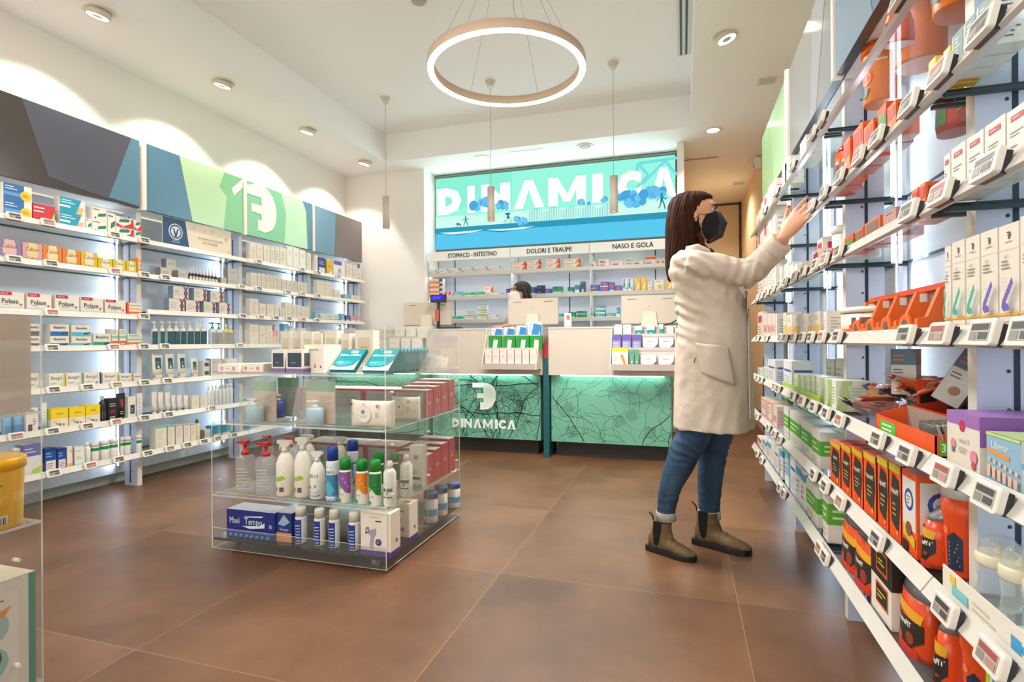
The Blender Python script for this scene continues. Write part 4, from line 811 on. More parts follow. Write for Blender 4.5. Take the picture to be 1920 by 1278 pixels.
# --- central display
dz('pkd', 'cosmetic_box', 'box', 'long low white carton with pink rosettes', c='#e6dcd0', d=.16, F=[c_(.2, .5, .07, '#d87a80'), c_(.2, .5, .03, '#e8b8b8'), c_(.75, .5, .07, '#d87a80'), c_(.75, .5, .03, '#e8b8b8'), c_(.42, .5, .02, '#4a4048'), c_(.52, .5, .02, '#4a4048'), r(0, 0, 1, .12, '#b09a9a')])
dz('dkp', 'cosmetic_box', 'box', 'white box with slate face and purple foot', c='#e2dad0', d=.10, F=[r(.1, .26, .92, .86, '#32404c'), l(.3, .4, .7, .5, 1, '#8a98a0'), r(0, 0, 1, .2, '#7c6a94')], S=[r(0, 0, 1, .2, '#6c5a84'), r(.1, .3, .5, .85, '#4a5460'), r(.62, .3, .9, .85, '#4a5460')])
dz('wrf', 'cosmetic_box', 'box', 'white carton with three little red figures', c='#e8dfd0', d=.14, F=[c_(.15, .22, .05, '#b03a48'), c_(.15, .3, .03, '#5a4a50'), c_(.55, .22, .05, '#b03a48'), c_(.55, .3, .03, '#5a4a50'), c_(.85, .22, .05, '#b03a48'), l(.2, .75, .9, .9, 1, '#b0a898')])
dz('oki', 'medicine_box', 'box', 'teal pain relief box', c='#0f8790', d=.022, F=[t(.58, .86, .13, 'OKi', '#eef4f2', .4, .03), t(.5, .70, .10, 'dolore e febbre', '#eef4f2', .85, .02), p('#dfe8e4', (0, 0), (1, 0), (1, .45), (.86, .22), (.6, .14), (.25, .12), (0, .2)), p('#2fa0a8', (.12, .42), (.6, .42), (.84, .3), (.6, .18), (.3, .16), (.1, .26)), l(.16, .3, .5, .38, 1, '#d8ece8'), c_(.3, .95, .02, '#eef4f2')], S=[r(.0, 0, 1, 1, '#0c6a74')])
dz('rdw', 'mask_box', 'box', 'white carton with red sides', c='#a8a29b', d=.18, F=[r(0, .0, .07, 1, '#b02a3a'), r(.0, .93, 1, 1, '#b02a3a'), r(.93, 0, 1, 1, '#b02a3a'), l(.08, .2, .88, .85, 8, '#8f8a86')], S=[r(0, 0, 1, 1, '#c8404c'), c_(.5, .5, .12, '#e0b0ac')], T=[r(0, 0, 1, 1, '#dcd4cc'), r(0, 0, 1, .06, '#b02a3a')])
dz('crb', 'cosmetic_box', 'box', 'cream carton on the upper tier', c='#ddd2c0', d=.07, F=[r(.15, .1, .85, .8, '#cbb59a'), l(.25, .25, .75, .6, 3, '#a8957c')])
GELB = GEL
dz('gel', 'hand_gel_bottle', 'bottle', 'clear gel bottle with red pump', t='pump', c=GEL, cap='#c81f2c', n=28, parts=True, F=[r(.16, .1, .34, .66, '#e6e0d4'), r(.17, .46, .33, .62, '#3c5a9a'), r(.17, .34, .33, .44, '#d87848'), l(.18, .12, .32, .3, 3, '#6a6a70'), l(.4, .1, .9, .8, 7, '#c8ccd0')])
dz('wtr', 'spray_bottle', 'bottle', 'white trigger spray bottle with green leaf', t='trigger', c='#ece6d8', cap='#dfdccf', n=28, parts=True, F=[p('#9cc43c', (.2, .5), (.45, .48), (.75, .56), (.62, .66), (.4, .6)), l(.25, .72, .75, .85, 2, '#b8b0a0'), r(.25, .18, .4, .28, '#c86a5a'), r(.5, .16, .66, .3, '#6a5a50'), l(.2, .36, .7, .44, 1, '#9aa88a')])
dz('hel', 'spray_bottle', 'bottle', 'white bottle with dark leaf and swirl', t='trigger', c='#ece8e0', cap='#e6e2da', n=28, parts=True, F=[t(.48, .85, .12, 'HELO', '#30343a', .5, .0), c_(.3, .44, .08, '#2a6a84'), p('#3f8a5c', (.55, .5), (.66, .54), (.6, .42)), l(.3, .62, .75, .7, 1, '#9aa0a0'), p('#5aa8c0', (.2, .28), (.7, .24), (.82, .36), (.7, .28), (.3, .24)), p('#4a8a9c', (.2, .14), (.75, .12), (.85, .2), (.7, .16))])
dz('bca', 'spray_can', 'spray can', 'blue spray can with dark blue cap', t='can', c='#dfe2e4', cap='#1c3fa0', n=28, parts=True, F=[r(0, 0, 1, .70, '#3f88b4'), p('#5ab0d0', (.2, .4), (.5, .55), (.8, .3), (.5, .1)), t(.5, .77, .07, 'LUNICA', '#2a4a7a', .5, .01), l(.35, .86, .65, .93, 1, '#4a5a7a'), r(.2, .08, .8, .14, '#dfe8ec')])
for k, cc, nm in (('gcv', '#8a5aa0', 'purple flower'), ('gco', '#e6862a', 'orange fruit'), ('gcg', '#1f7a3c', 'dark green leaf')):
    dz(k, 'spray_can', 'spray can', f'green capped spray can with {nm} pattern', t='can', c='#e8e6dc', cap='#0f8a30', n=28, parts=True, F=[p(cc, (0, .52), (.45, .55), (.7, .35), (1, .3), (1, 1), (0, 1))] + [c_(.2 + .12 * i, .8 - .13 * (i % 3), .05, ('#c0a0d0', '#f2b060', '#3a9a5a')[('gcv', 'gco', 'gcg').index(k)]) for i in range(6)] + [c_(.34, .52, .11, '#7cc43c'), t(.4, .3, .05, 'citronella', '#6a8a4a', .4, .0), r(.22, .05, .45, .15, '#3a9a3c')])
dz('wsp', 'spray_can', 'spray can', 'slim white spray can with clear cap', t='spray', c='#e6e2d8', cap='#d4d0c6', n=28, parts=True, F=[r(.3, .45, .78, .55, '#4a6a5a'), l(.35, .6, .7, .72, 2, '#9aa8a0'), r(.3, .26, .75, .3, '#2f6a4a'), p('#4a8a6a', (.45, .42), (.6, .44), (.5, .32))])
dz('rab', 'supplement_box', 'box', 'white box with red fox emblem and green foot', c='#e0dacd', d=.05, F=[c_(.5, .72, .26, '#c9c2b0'), c_(.5, .72, .14, '#b8704a'), r(.15, .2, .85, .26, '#3a6a50'), l(.2, .32, .8, .44, 2, '#8a9a8a'), r(0, 0, 1, .09, '#7fb89a')])
dz('tem', 'tissue_pack', 'box', 'dark blue pocket tissue multipack', c='#1c2c7e', d=.11, F=[r(.03, .18, .97, .24, '#3f6fc0'), r(0, .02, 1, .2, '#16307a'), t(.56, .58, .3, 'Tempo', '#e6ecf4', .36, .04), t(.17, .62, .22, 'Maxi', '#dfe6f0', .2, .03), c_(.91, .5, .035, '#7f9ad0')] + [p('#4f9ad0', (.04 + .11 * i, .04), (.1 + .11 * i, .05), (.13 + .11 * i, .14), (.08 + .11 * i, .16)) for i in range(8)] + [p('#e6ecf4', (.33, .44), (.7, .50), (.80, .62), (.8, .44), (.5, .36)), p('#e6ecf4', (.36, .76), (.42, .80), (.78, .86), (.74, .80))], T=[r(0, 0, 1, 1, '#c8cbd6')])
dz('tm2', 'tissue_pack', 'box', 'blue and peach tissue pack', c='#24357e', d=.10, F=[r(0, 0, 1, .32, '#d8986a'), t(.5, .42, .12, 'Tempo', '#e6ecf4', .6, .03), p('#8fb4dc', (.1, .6), (.5, .95), (.9, .7), (.5, .55)), c_(.6, .8, .08, '#e0b0a0')], T=[r(0, 0, 1, 1, '#c8cbd6')])
dz('frz', 'spray_can', 'spray can', 'white cooling spray with blue label', t='can', c='#e9e6df', cap='#e4dcd0', n=28, parts=True, F=[r(.12, .05, .72, .96, '#1f3f94')] + [('r', .18, .14 + .055 * i * 2, .36 + .05 * (i % 3), .17 + .055 * i * 2, '#d8dfee') for i in range(7)] + [('r', .46, .12 + .06 * i * 2, .66, .15 + .06 * i * 2, '#d8dfee') for i in range(6)])
dz('thm', 'thermometer_box', 'box', 'white thermometer box with purple foot', c='#e9dfd0', d=.085, F=[r(0, 0, 1, .13, '#5c3c8c'), l(.3, .87, .75, .91, 1, '#a89c8c'), r(.5, .79, .7, .82, '#4a4440'), p('#a89ab4', (.26, .58), (.52, .64), (.52, .50), (.44, .42), (.42, .16), (.3, .2), (.34, .46), (.28, .5)), p('#5a4a72', (.16, .5), (.28, .52), (.28, .66), (.18, .64)), p('#c8bcc8', (.2, .54), (.26, .54), (.26, .62), (.2, .62)), c_(.6, .33, .1, '#4a3474'), l(.54, .3, .66, .36, 2, '#d8d0e0')], S=[r(0, 0, 1, .13, '#5c3c8c'), c_(.6, .33, .1, '#6a54a4')])
dz('tbb', 'tub', 'tub', 'white tub with blue lid', t='jar', c='#e4e2dc', cap='#3c5a94', n=28, parts=True, F=[r(0, .3, 1, .6, '#5c9ac4'), l(.2, .66, .8, .85, 2, '#a8b4c0'), l(.2, .08, .8, .22, 2, '#8fa8c0')])
# --- near display
dz('ytb', 'wipes_tub', 'tub', 'large yellow tub with yellow lid', t='tub', c='#e9b417', cap='#efb30d', n=48, parts=True, F=[l(.3, .45, .8, .62, 4, '#b8862a'), r(.56, .74, .66, .765, '#5a3a1a'), r(.38, .08, .72, .24, '#e2dac8')] + [('r', .40 + .022 * i, .10, .40 + .022 * i + (.006 if i % 3 else .012), .22, '#3a3630') for i in range(14)] + [l(.35, .3, .75, .4, 3, '#b8862a')])
dz('msk', 'mask_box', 'box', 'large white carton with teal border and mask drawings', c='#3f9a8c', d=.12, F=[r(0, 0, .93, 1, '#e8e2da'), r(.03, .04, .84, .9, '#efeae2'), c_(.6, .62, .16, '#a8cccc'), p('#e8a06a', (.5, .66), (.72, .7), (.78, .78), (.6, .74)), c_(.58, .32, .17, '#9ccac8'), c_(.58, .36, .11, '#2c2420'), c_(.58, .30, .09, '#e8b090'), r(.52, .24, .66, .30, '#dfeaea'), l(.1, .8, .8, .86, 2, '#3a5a54'), c_(.55, .5, .03, '#3f8a80'), c_(.55, .17, .03, '#3f8a80'), l(.1, .05, .8, .13, 2, '#8a948c')], T=[r(0, 0, 1, 1, '#d8ccb4')])
# --- right wall
dz('rre', 'medicine_box', 'box', 'white box with red square', c='#e6dace', d=.09, F=[r(.15, .6, .85, .86, '#c8283c'), l(.2, .1, .8, .5, 4, '#d87060')], S=[r(.2, .5, .8, .85, '#c8283c'), l(.2, .1, .9, .4, 5, '#d06a5a')])
dz('rpk', 'medicine_box', 'box', 'pale pink box with red lettering', c='#e6cfc4', d=.07, F=[t(.5, .4, .3, 'RAR', '#dc7a68', .8, .0)], S=[l(.1, .15, .9, .8, 6, '#dc8a78')])
dz('rwh', 'cosmetic_box', 'box', 'small white carton', c='#e4ddd3', d=.06, F=[l(.15, .3, .85, .7, 4, '#c4b4a4')], S=[l(.2, .2, .8, .8, 5, '#b0aca8')])
dz('rgo', 'cosmetic_box', 'box', 'cream box with golden picture', c='#e2d9cb', d=.07, F=[r(.1, .1, .9, .5, '#e6b45a'), l(.2, .65, .8, .9, 3, '#b4a898')], S=[r(.1, .05, .9, .45, '#e2b060'), l(.2, .6, .8, .9, 4, '#a8a098')])
dz('rte', 'medicine_box', 'box', 'white box with mint leaf', c='#e4e0d6', d=.06, F=[c_(.4, .3, .2, '#8fd0bc'), l(.2, .6, .8, .9, 2, '#a8b8b0')], S=[r(.1, .1, .9, .3, '#9fd4c4')])
dz('rjr', 'supplement_jar', 'jar', 'white jar with red label', t='jar', c='#e8e2da', cap='#e6e0d8', n=24, F=[r(.1, .3, .9, .6, '#d02c40'), l(.3, .38, .7, .5, 1, '#efd8d4')])
dz('rjo', 'supplement_jar', 'jar', 'wide cream jar with orange band', t='jar', c='#e6ddd0', cap='#e2dacd', n=28, F=[r(0, .08, 1, .34, '#e4592a'), r(.65, .3, .9, .85, '#6a5048')])
dz('rob', 'supplement_box', 'box', 'orange and green box', c='#dc4f22', d=.06, F=[r(.1, .4, .9, .8, '#5a8a3a'), r(.2, .1, .5, .3, '#a8281c')], S=[r(0, .4, 1, .7, '#4a7a34')])
dz('ror', 'supplement_box', 'box', 'open orange carton with brown inside', c='#e06a2c', d=.10, F=[r(.1, .15, .9, .9, '#7c5f52')], S=[r(.12, .2, .88, .9, '#8a6a5c')], T=[r(.05, .1, .95, .9, '#6a4a40')])
dz('rpb', 'supplement_box', 'box', 'mauve box with dark lettering', c='#b58a86', d=.04, F=[l(.2, .8, .8, .9, 1, '#5a3a3c'), c_(.6, .3, .14, '#dc7a4a')], S=[l(.2, .8, .8, .9, 1, '#5a3a3c'), c_(.5, .3, .1, '#dc7a4a')])
dz('ron', 'supplement_box', 'box', 'small orange snack box', c='#e26a24', d=.05, F=[r(.1, .6, .9, .9, '#c8281c'), l(.2, .2, .8, .5, 2, '#f2d0a0')], S=[r(.1, .65, .9, .9, '#c8281c')])
dz('dyn', 'enema_box', 'box', 'tall white box with coloured curved tube drawing', c='#e3d9ca', d=.055, F=[logo(.42, .86, .62, .93, '#4a4640'), t(.52, .835, .018, 'DINAMICA', '#4a4640', .6, .01), r(0, .765, 1, .769, '#d8c8a8'), t(.4, .70, .03, 'PET', '#7ab0c0', .35, .0), l(.15, .58, .7, .68, 3, '#8a847c'), r(0, .155, 1, .18, '#e6b33a'), l(.15, .05, .8, .12, 2, '#c8beb0')] + [c_(.35 + .07 * (i % 4), .36 + .035 * (i // 4), .014, '#8a847c') for i in range(20)])
for k, cc in (('dyT', '#2fa89c'), ('dyV', '#6a5ab4')):
    D[k] = dict(D['dyn']); D[k]['F'] = D['dyn']['F'] + [p(cc, (.92, .5), (.99, .44), (.6, .27), (.75, .25), (.8, .2), (.5, .19), (.38, .23), (.42, .29))]
    D[k]['desc'] = 'white box with ' + ('teal' if k == 'dyT' else 'violet') + ' curved tube'; D[k]['S'] = [l(.2, .3, .8, .8, 6, '#c4bcb0'), r(0, .155, 1, .18, '#e6b33a')]
del D['dyn']
dz('rbx', 'supplement_box', 'box', 'cream box with small red oval label', c='#e4d8cc', d=.06, F=[p('#b8283c', (.2, .78), (.8, .78), (.8, .88), (.2, .88)), l(.3, .81, .7, .85, 1, '#efd8d0'), l(.15, .5, .8, .62, 2, '#a89c94'), l(.15, .3, .6, .4, 1, '#b8aca4')])
dz('rdg', 'supplement_box', 'box', 'slim dark green box with white side', c='#e6e2d8', d=.06, F=[r(.12, 0, 1, 1, '#1d5a54'), l(.3, .1, .8, .9, 9, '#c8d0c8')], S=[l(.2, .1, .8, .9, 9, '#4a6a64')])
dz('rys', 'supplement_box', 'box', 'bright yellow sachet box', c='#e6c82a', d=.05, F=[r(.1, .0, .9, .4, '#e8862a')], S=[r(.1, .0, .9, .4, '#e8862a')])
dz('rog', 'gel_pouch', 'pouch', 'orange energy gel pouch with red cap', t='pouch', c='#e2622a', cap='#d02c1c', F=[r(.15, .3, .85, .7, '#3a2c24'), l(.2, .4, .8, .6, 2, '#e8d8b8')])
dz('jar', 'powder_jar', 'jar', 'big orange powder jar', t='tub', c='#e87a08', cap='#e05a08', n=40, parts=True, F=[r(.0, .1, .3, .7, '#8a8c86'), l(.03, .15, .27, .66, 8, '#c8c8c0'), c_(.62, .5, .13, '#e8541c'), c_(.62, .5, .11, '#f2b080'), c_(.62, .5, .09, '#e8541c'), p('#4a5a4c', (.35, .2), (.6, .1), (.7, .28), (.5, .4)), r(.3, .78, 1, .82, '#f2d8a8')])
dz('rgn', 'supplement_box', 'box', 'pale green striped box', c='#dfe0cc', d=.10, F=[r(.0, 0, .25, 1, '#a4c45c'), l(.35, .2, .9, .8, 6, '#8ab478')], S=[p('#b4cc8c', (0, 0), (.3, 0), (.5, 1), (.2, 1)), l(.4, .2, .9, .8, 6, '#9ab890')])
dz('rwb', 'medicine_box', 'box', 'white box with blue stripes', c='#e2e0e2', d=.10, F=[r(.1, .62, .9, .7, '#2f5aa8'), l(.1, .1, .9, .5, 5, '#9aa0b4')], S=[r(.1, .62, .9, .7, '#2f5aa8'), l(.1, .1, .9, .5, 5, '#8a90ac')])
dz('rgs', 'supplement_box', 'box', 'beige box with olive end', c='#d6d2c4', d=.10, F=[l(.1, .2, .9, .8, 5, '#9aa08c')], S=[r(0, 0, .2, 1, '#a0a87c'), l(.3, .2, .9, .9, 6, '#9a9a92')])
dz('ral', 'supplement_box', 'box', 'white box with grass green block', c='#dedace', d=.15, F=[r(0, .35, 1, .75, '#5aa838'), l(.1, .42, .9, .68, 2, '#cfe6b8'), l(.1, .08, .9, .25, 2, '#b0a89c')], S=[r(0, .35, 1, .75, '#5aa838'), l(.1, .42, .9, .68, 2, '#cfe6b8')], T=[r(0, .4, 1, .5, '#4aa06a')])
dz('rfr', 'supplement_box', 'box', 'cream box with coral frame', c='#e6c8b8', d=.09, F=[r(.08, .08, .92, .92, '#e0705c'), r(.16, .14, .84, .86, '#e8e0d6'), l(.25, .4, .75, .75, 3, '#5a6478')], S=[r(.08, .08, .92, .92, '#e0705c'), r(.16, .14, .84, .86, '#e8e0d6')])
dz('hyb', 'drink_mix_box', 'box', 'bright orange box with black angular badge', c='#e4541a', d=.10, F=[p('#2c2a24', (.2, .22), (.8, .12), (.95, .5), (.85, .8), (.3, .86), (.12, .55)), t(.52, .62, .09, 'HydraFIT', '#e8dcc8', .62, .02), l(.3, .3, .75, .5, 3, '#b89a4a'), r(0, .88, 1, .99, '#c8b02a'), c_(.75, .12, .08, '#efa040')], S=[p('#2c2a24', (.2, .3), (.8, .2), (.95, .5), (.8, .8), (.25, .84)), t(.52, .6, .08, 'HydraFIT', '#e8dcc8', .6, .02), r(.0, 0, .1, 1, '#2a2018'), l(.3, .36, .75, .5, 3, '#b89a4a')], T=[r(.2, .2, .8, .8, '#6a3a2a')])
dz('hym', 'drink_mix_box', 'box', 'orange and white box with blue medal ring', c='#e4541a', d=.10, F=[r(.06, .3, .94, .92, '#d8d4cc'), c_(.5, .66, .3, '#3c4c9c'), c_(.5, .66, .2, '#dcd8d0'), l(.38, .6, .62, .72, 3, '#4a4a68'), p('#d8b02a', (.1, .2), (.9, .1), (.9, .22), (.1, .34)), c_(.5, .3, .2, '#7a4a3a'), r(.1, 0, .45, .14, '#2a2420')], S=[r(.06, .3, .94, .92, '#d8d4cc'), c_(.5, .66, .3, '#3c4c9c'), c_(.5, .66, .2, '#dcd8d0'), p('#d8b02a', (.1, .2), (.9, .1), (.9, .22), (.1, .34))])
dz('hyp', 'drink_mix_pouch', 'pouch', 'orange and black pouch with foil top', t='pouch', c='#dc4c20', cap='#8a8a90', parts=True, F=[p('#e0a428', (.1, .74), (.9, .60), (.95, .78), (.2, .88)), p('#26221f', (.05, .3), (.7, .12), (.95, .34), (.95, .62), (.1, .62)), t(.5, .5, .12, 'HydraFIT', '#efe6dc', .8, .03), p('#c8382c', (.1, .0), (.9, .0), (.85, .14), (.1, .2)), c_(.7, .3, .1, '#8a3a28'), c_(.4, .22, .08, '#b8502c')])
dz('sha', 'drink_shaker', 'shaker bottle', 'large orange shaker bottle with grey lid', t='shaker', c='#e8501c', cap='#c8c4c0', n=40, parts=True, F=[p('#222c48', (.58, .1), (.86, .1), (.86, .5), (.72, .58), (.58, .5)), l(.62, .14, .82, .46, 6, '#c8b85a'), c_(.55, .58, .07, '#e8744c')] + [('t', .38, .3, .05, 'ELTE', '#f0d4c0', .12, .0)])
dz('bby', 'baby_bottle', 'baby bottle', 'clear baby bottle with cream collar', t='baby', c=GEL, cap='#dcd2b4', n=28, parts=True)
dz('pur', 'nutrition_box', 'box', 'white box with purple lid and red figures', c='#e0d6c8', d=.16, F=[r(0, .78, 1, 1, '#9a6ab0'), c_(.5, .78, .09, '#c02c50'), t(.55, .52, .09, 'nebul 3', '#a89ab0', .5, .0), c_(.22, .42, .08, '#d88a98'), c_(.22, .32, .05, '#6a7a8a'), c_(.85, .3, .1, '#d88a98'), c_(.85, .16, .06, '#c04a58'), l(.4, .3, .7, .42, 3, '#a8a098')], S=[r(0, .5, 1, 1, '#8a5aa4'), r(0, 0, 1, .5, '#d8cec0')], T=[r(0, 0, 1, 1, '#9c6cb4')])
dz('lib', 'nutrition_box', 'box', 'light blue box with paper doll children', c='#8fb4cc', d=.12, F=[t(.42, .78, .14, 'Libenar', '#e8f0ee', .7, .0), p('#e8943a', (.05, .62), (.7, .55), (.7, .64), (.05, .70)), r(0, .95, 1, 1, '#c8d87a')] + [c_(.12 + .16 * i, .48 - .02 * i, .04, '#e8b8a0') for i in range(6)] + [p('#e8b8a0', (.06 + .16 * i, .38 - .02 * i), (.18 + .16 * i, .38 - .02 * i), (.16 + .16 * i, .15 - .01 * i), (.08 + .16 * i, .15 - .01 * i)) for i in range(6)], S=[r(0, 0, 1, 1, '#d8d4cc'), r(0, .5, 1, .6, '#8fb4cc')], T=[r(0, 0, 1, 1, '#b4c88a')])
dz('tlt', 'snack_box', 'box', 'grey and brown snack box', c='#d8d2c8', d=.05, F=[r(0, .65, 1, 1, '#5a7484'), l(.1, .72, .7, .9, 2, '#d86a5a'), c_(.55, .25, .2, '#a8745a'), l(.1, .45, .5, .58, 2, '#6a625a')], S=[r(0, 0, 1, 1, '#b8b2aa'), r(0, .65, 1, 1, '#b06a5c')])
dz('frm', 'snack_box', 'box', 'black and orange bar box', c='#e04a1c', d=.05, F=[p('#26241f', (.15, .25), (.95, .12), (.85, .8), (.1, .75)), t(.5, .6, .1, 'FORMULA', '#e8dcc8', .7, .02), r(.3, .35, .7, .5, '#4a6a4a')], S=[p('#26241f', (.1, .25), (.9, .25), (.9, .8), (.1, .8))])
dz('gry', 'bottle_carton', 'box', 'grey carton with letter G', c='#bcb6a4', d=.09, F=[t(.3, .6, .3, 'G', '#4a463e', .4, .0), l(.1, .1, .7, .3, 2, '#8a8678')], S=[r(0, .0, 1, .2, '#a8c83a')])
dz('gwb', 'nutrition_box', 'box', 'white box with lime edge and blue script', c='#dcdccc', d=.08, F=[r(0, 0, .12, 1, '#b8c83a'), r(.85, 0, 1, 1, '#b8c83a'), t(.45, .6, .1, 'Bio', '#3f9ac8', .4, .0), l(.25, .2, .7, .45, 3, '#a8a898')], S=[r(0, 0, 1, 1, '#b4c43c')])
dz('bkc', 'snack_carton', 'box', 'black and white carton with yellow badge', c='#e2dccf', d=.16, F=[r(0, .5, 1, 1, '#1f1c1a'), p('#d8621c', (.25, .15), (.85, .15), (.85, .45), (.25, .45)), p('#201c18', (.29, .18), (.81, .18), (.81, .42), (.29, .42)), l(.34, .24, .76, .36, 2, '#d8cc3a'), p('#d8621c', (.3, .6), (.85, .6), (.85, .9), (.3, .9)), p('#201c18', (.34, .63), (.81, .63), (.81, .87), (.34, .87)), l(.4, .7, .76, .8, 2, '#d8cc3a')], S=[r(0, .5, 1, 1, '#1f1c1a')], T=[r(0, 0, 1, 1, '#1a1816')])
dz('rsm', 'medicine_box', 'box', 'small box with blue and red print', c='#dfe0dc', d=.06, F=[r(0, .7, 1, .9, '#4a9ab8'), l(.1, .2, .8, .6, 3, '#b85a5a')], S=[r(0, .7, 1, .9, '#4a9ab8'), l(.1, .1, .9, .6, 4, '#9aa0a4')])

CACHE = {}
def cyl_fn(P, R, H, sy):
    def fn(a, b, o):   # a in [0, pi*R] front half, left to right
        th = PI + a / R
        z = b
        rr = R
        for (r0, z0), (r1, z1) in zip(P, P[1:]):
            if z0 <= z <= z1 and z1 > z0: rr = r0 + (r1 - r0) * (z - z0) / (z1 - z0); break
        rr += o
        return (rr * math.cos(th), rr * sy * math.sin(th), z)
    return fn
def make(k, w, h):
    """list of (part name or None, mesh); origin bottom centre, front at y=0"""
    q = D[k]; key = (k, round(w, 3), round(h, 3))
    if key in CACHE: return CACHE[key]
    w, h = key[1], key[2]; out = []; m = MB(); T_ = q['t']
    if T_ == 'box':
        m.box(-w / 2, 0, 0, w / 2, q['d'], h, mt(q['c'], .42)); boxdec(m, w, h, q['d'], q['F'], q['S'], q['T']); out.append((None, m))
    elif T_ in PROF:
        R = w / 2; b, cp = PROF[T_]; b = prof(b, R, h); cp = prof(cp, R, h); n = q['n']; cm = mt(q['c'], .35) if isinstance(q['c'], str) else q['c']
        m.lathe(b, cm, n, (0, R, 0)); HB = b[-2][1] if T_ != 'can' else b[-1][1]; HB = max(z for rr, z in b if rr >= R * .95)
        fn0 = cyl_fn(b, R, HB, 1); decals(m, lambda a, bb, o: (lambda v: (v[0], v[1] + R, v[2]))(fn0(a, bb, o)), PI * R, HB, q['F'], True, off=.0009)
        mc = MB() if q['parts'] else m; ccm = mt(q['cap'], .35)
        mc.lathe(cp, ccm, n, (0, R, 0))
        if T_ == 'pump': zt = h; mc.box(-.35 * R, R - .3 * R, zt * .93, .35 * R, R + .3 * R, zt, ccm); mc.box(-1.1 * R, R - .16 * R, zt * .94, -.2 * R, R + .16 * R, zt * .985, ccm)
        if T_ == 'trigger':
            zt = h
            mc.rings([[(-.95 * R, R + s * .28 * R, zt * .985), (.75 * R, R + s * .28 * R, zt * .99), (.85 * R, R + s * .28 * R, zt * .93), (.4 * R, R + s * .28 * R, zt * .86), (-.4 * R, R + s * .28 * R, zt * .86), (-.6 * R, R + s * .28 * R, zt * .92), (-.95 * R, R + s * .28 * R, zt * .93)] for s in (-1, 1)], ccm, smooth=False)
            mc.tube([(-.55 * R, R, zt * .92), (-.75 * R, R, zt * .87), (-.7 * R, R, zt * .80)], .13 * R, ccm, 6)
        out.append(('body' if q['parts'] else None, m))
        if q['parts']: out.append((dict(pump='pump_head', trigger='trigger_head', can='cap', bottle='cap', jar='lid', tub='lid', shaker='lid', spray='cap').get(T_, 'cap'), mc))
    elif T_ == 'tube':
        R = w / 2; n = 14
        def ring(a, bb, z): return [(a * math.cos(2 * PI * i / n), .02 + bb * math.sin(2 * PI * i / n), z) for i in range(n)]
        m.rings([ring(R * .7, .014, 0), ring(R * .7, .014, h * .14)], mt(q['cap'], .35)); m.rings([ring(R * .78, .016, h * .14), ring(R * .9, .012, h * .5), ring(R, .003, h * .96), ring(R, .002, h)], mt(q['c'], .4))
        decals(m, lambda a, b, o: (-w / 2 + a, .02 - .017 * (1 - b / h) * (1 - (2 * a / w - 1) ** 2) ** .5 - .003 - o, b), w, h, q['F'], off=.001); out.append((None, m))
    elif T_ == 'pouch':
        n = 16
        def ring(a, bb, z): return [(a * math.cos(2 * PI * i / n), .035 + bb * math.sin(2 * PI * i / n), z) for i in range(n)]
        R = w / 2; m.rings([ring(R * .92, .034, 0), ring(R * .98, .036, h * .1), ring(R, .034, h * .5), ring(R, .026, h * .8)], mt(q['c'], .25))
        decals(m, lambda a, b, o: (-w / 2 + a, .035 - .0345 * max(0, 1 - (2 * a / w - 1) ** 2) ** .5 * (1 - .2 * (b / h)) - .002 - o, b), w, h * .8, [x for x in q['F']], True, off=.0006)
        out.append(('body' if q['parts'] else None, m)); mc = MB() if q['parts'] else m
        mc.rings([ring(R, .0262, h * .8), ring(R * .99, .02, h * .88), ring(R * .97, .008, h * .95), ring(R * .97, .004, h)], mt(q['cap'], .2, .4))
        if q['parts']: out.append(('foil_top', mc))
    elif T_ == 'baby':
        R = w / 2; n = q['n']
        m.lathe(prof([(.8, 0), (.9, .02), (.95, .2), (.85, .35), (.95, .52), (.9, .6)], R, h), GEL, n, (0, R, 0)); out.append(('bottle_body', m))
        m = MB(); m.lathe(prof([(.95, .58), (1, .60), (1, .72), (.9, .75)], R, h), mt('#ddd3b6', .4), n, (0, R, 0)); out.append(('collar', m))
        m = MB(); m.lathe(prof([(.9, .74), (.86, .80), (.8, .88), (.66, .94), (.5, .98), (.2, 1)], R, h), GEL, n, (0, R, 0)); out.append(('dome_cap', m))
        m = MB(); m.lathe(prof([(.35, .74), (.3, .78), (.14, .83), (.12, .88)], R, h), mt('#d8ccae', .4), 14, (0, R, 0)); out.append(('teat', m))
    out = [(nm, mm.data(q['name'])) for nm, mm in out]; CACHE[key] = out; return out
def put(k, w, h, loc, rz, label, group=None, rot=None):
    q = D[k]; parts = make(k, w, h)
    if len(parts) == 1: return place(parts[0][1], q['name'], None, loc, rz, label, q['cat'], group or (q['desc'] + ' group'), rot=rot)
    o = thing(q['name'], label, q['cat'], loc, rz, group or (q['desc'] + ' group'), rot=rot)
    for nm, me in parts: place(me, nm, o)
    return o
def where(desc, i, n, rowlab, baylab):
    return f'{desc}, {ORD[i] + " along, " if n > 1 else ""}{rowlab}, {baylab}'
